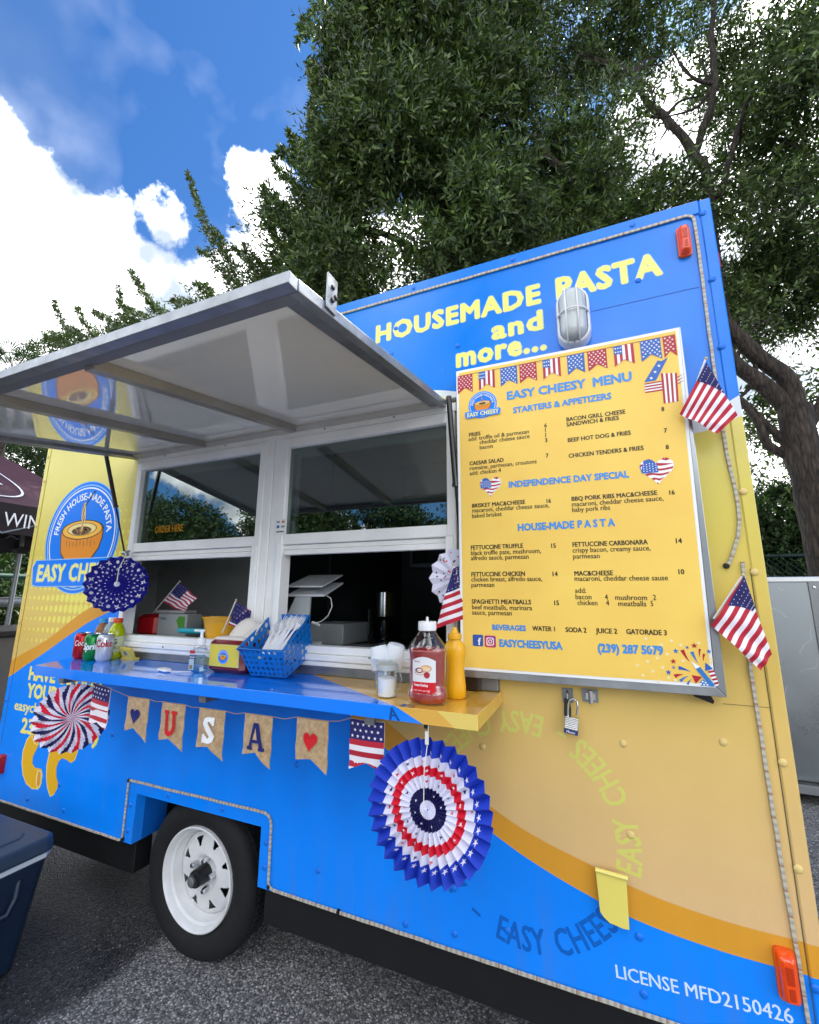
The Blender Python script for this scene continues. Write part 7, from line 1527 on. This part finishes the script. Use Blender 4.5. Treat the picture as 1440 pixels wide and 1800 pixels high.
# stainless catering trailer behind, right
SY = 2.75; s0, s1 = at(1339, 1019, SY), at(1400, 1371, SY); ST = root('steel_trailer', 'scratched stainless steel box trailer behind the right end of the food trailer', 'steel trailer', (2.2, SY, 0))
def stainless():
    m = mat('stainless_panel', '#9ea3a6', .3, 1.0); t = NT(m.node_tree); b = m.node_tree.nodes['Principled BSDF']; geo = t.n('ShaderNodeNewGeometry')
    n1 = t.noise(2.5, 5, .6, geo.outputs['Position']); r = t.n('ShaderNodeMapRange'); t.l(n1, r.inputs[0]); r.inputs[1].default_value=.3; r.inputs[2].default_value=.7; r.inputs[3].default_value=.22; r.inputs[4].default_value=.42; t.l(r.outputs[0], b.inputs['Roughness'])
    wv = t.n('ShaderNodeTexWave'); wv.inputs['Scale'].default_value = 2.2; wv.inputs['Distortion'].default_value = 26; wv.inputs['Detail'].default_value = 3; wv.inputs['Detail Scale'].default_value = .8; t.l(geo.outputs['Position'], wv.inputs['Vector'])
    r2 = t.n('ShaderNodeMapRange'); t.l(wv.outputs['Fac'], r2.inputs[0]); r2.inputs[1].default_value=.975; r2.inputs[2].default_value=1.0; msk = t.m('MULTIPLY', r2.outputs[0], t.m('GREATER_THAN', t.noise(5, 2, .5, geo.outputs['Position']), .56))
    t.l(t.mixc(t.m('MULTIPLY', msk, .18), lin('#8d9396'), lin('#d0d3d4')), b.inputs['Base Color']); return m
SST = stainless()
MB().box(s0.x-.9, 5.2, SY, SY+1.6, s1.z, s0.z-.02).build('side_panel', SST, ST); MB().box(s0.x-.92, 5.22, SY-.012, SY+1.62, s0.z-.0195, s0.z+.02, ch=.004).build('top_trim', mat('trim_steel', '#c2c5c6', .3, 1.0), ST)
sx_ = at(1431, 1030, SY-.01).x; MB().box(sx_-.03, sx_+.03, SY-.008, SY-.0005, s1.z, s0.z-.02).build('seam_strip', mat('strip_steel', '#7a7e80', .35, 1.0), ST)
for z in (s0.z-.06, s0.z-.35, s0.z-.65, s0.z-.95): MB().lathe([(0,-.006),(.010,-.005),(.012,0)], 10, axis='y', c=(sx_, SY-.008, z)).build('screw', CHROME, ST)
MB().tube([(s0.x-.9, SY-.03, s1.z-.04), (5.2, SY-.03, s1.z-.04)], .04, 10).build('bumper_rail', mat('grimy_metal', '#4a4a48', .6, .5, vary=.4, vscale=20), ST, smooth=50)
MB().box(s0.x-.9, 5.2, SY+.05, SY+1.5, max(.05, s1.z-.20), s1.z-.09).build('chassis', BLACK, ST)
MB().lathe([(.0,.0),(.16,.0),(.20,.02),(.28,.01),(.31,.06),(.31,.18),(.28,.22),(0,.22)], 40, axis='y', c=(2.75, SY+.12, .31)).build('wheel', RUB, ST, smooth=40)
MB().box(1.0, 5.5, SY-.10, SY+.02, .075, .12).build('running_board', mat('grey_board', '#8a8c8e', .4, .6), ST)
# green chain-link fence
FY = 7.6; fz = at(1400, 976, FY).z; FE = root('chain_link_fence', 'green chain-link fence with a dark top rail behind the steel trailer', 'fence', (4.0, FY, 0)); MB().tube([(-1, FY, fz), (14, FY, fz)], .035, 8).build('top_rail', mat('fence_green', '#0c2a26', .5), FE, smooth=50)
po = None
for k in range(6): MB().tube([(-1+3*k+.55, FY, 0), (-1+3*k+.55, FY, fz)], .04, 8).build('post', mat('post_dark', '#2a2524', .6), FE, smooth=50)
m = MB(); s_ = .10; W2_ = 15.0; H2_ = fz-.1
x = -1.0
while x < 14:
    m.tube([(x, FY, .05), (min(14, x+H2_), FY, .05+min(H2_, 14-x))], .0035, 3, caps=False); m.tube([(x, FY+.004, .05+H2_), (min(14, x+H2_), FY+.004, .05+H2_-min(H2_, 14-x))], .0035, 3, caps=False); x += s_
m.build('wire_mesh', mat('wire_green', '#1c3a34', .5), FE, recalc=False)['kind'] = 'stuff'
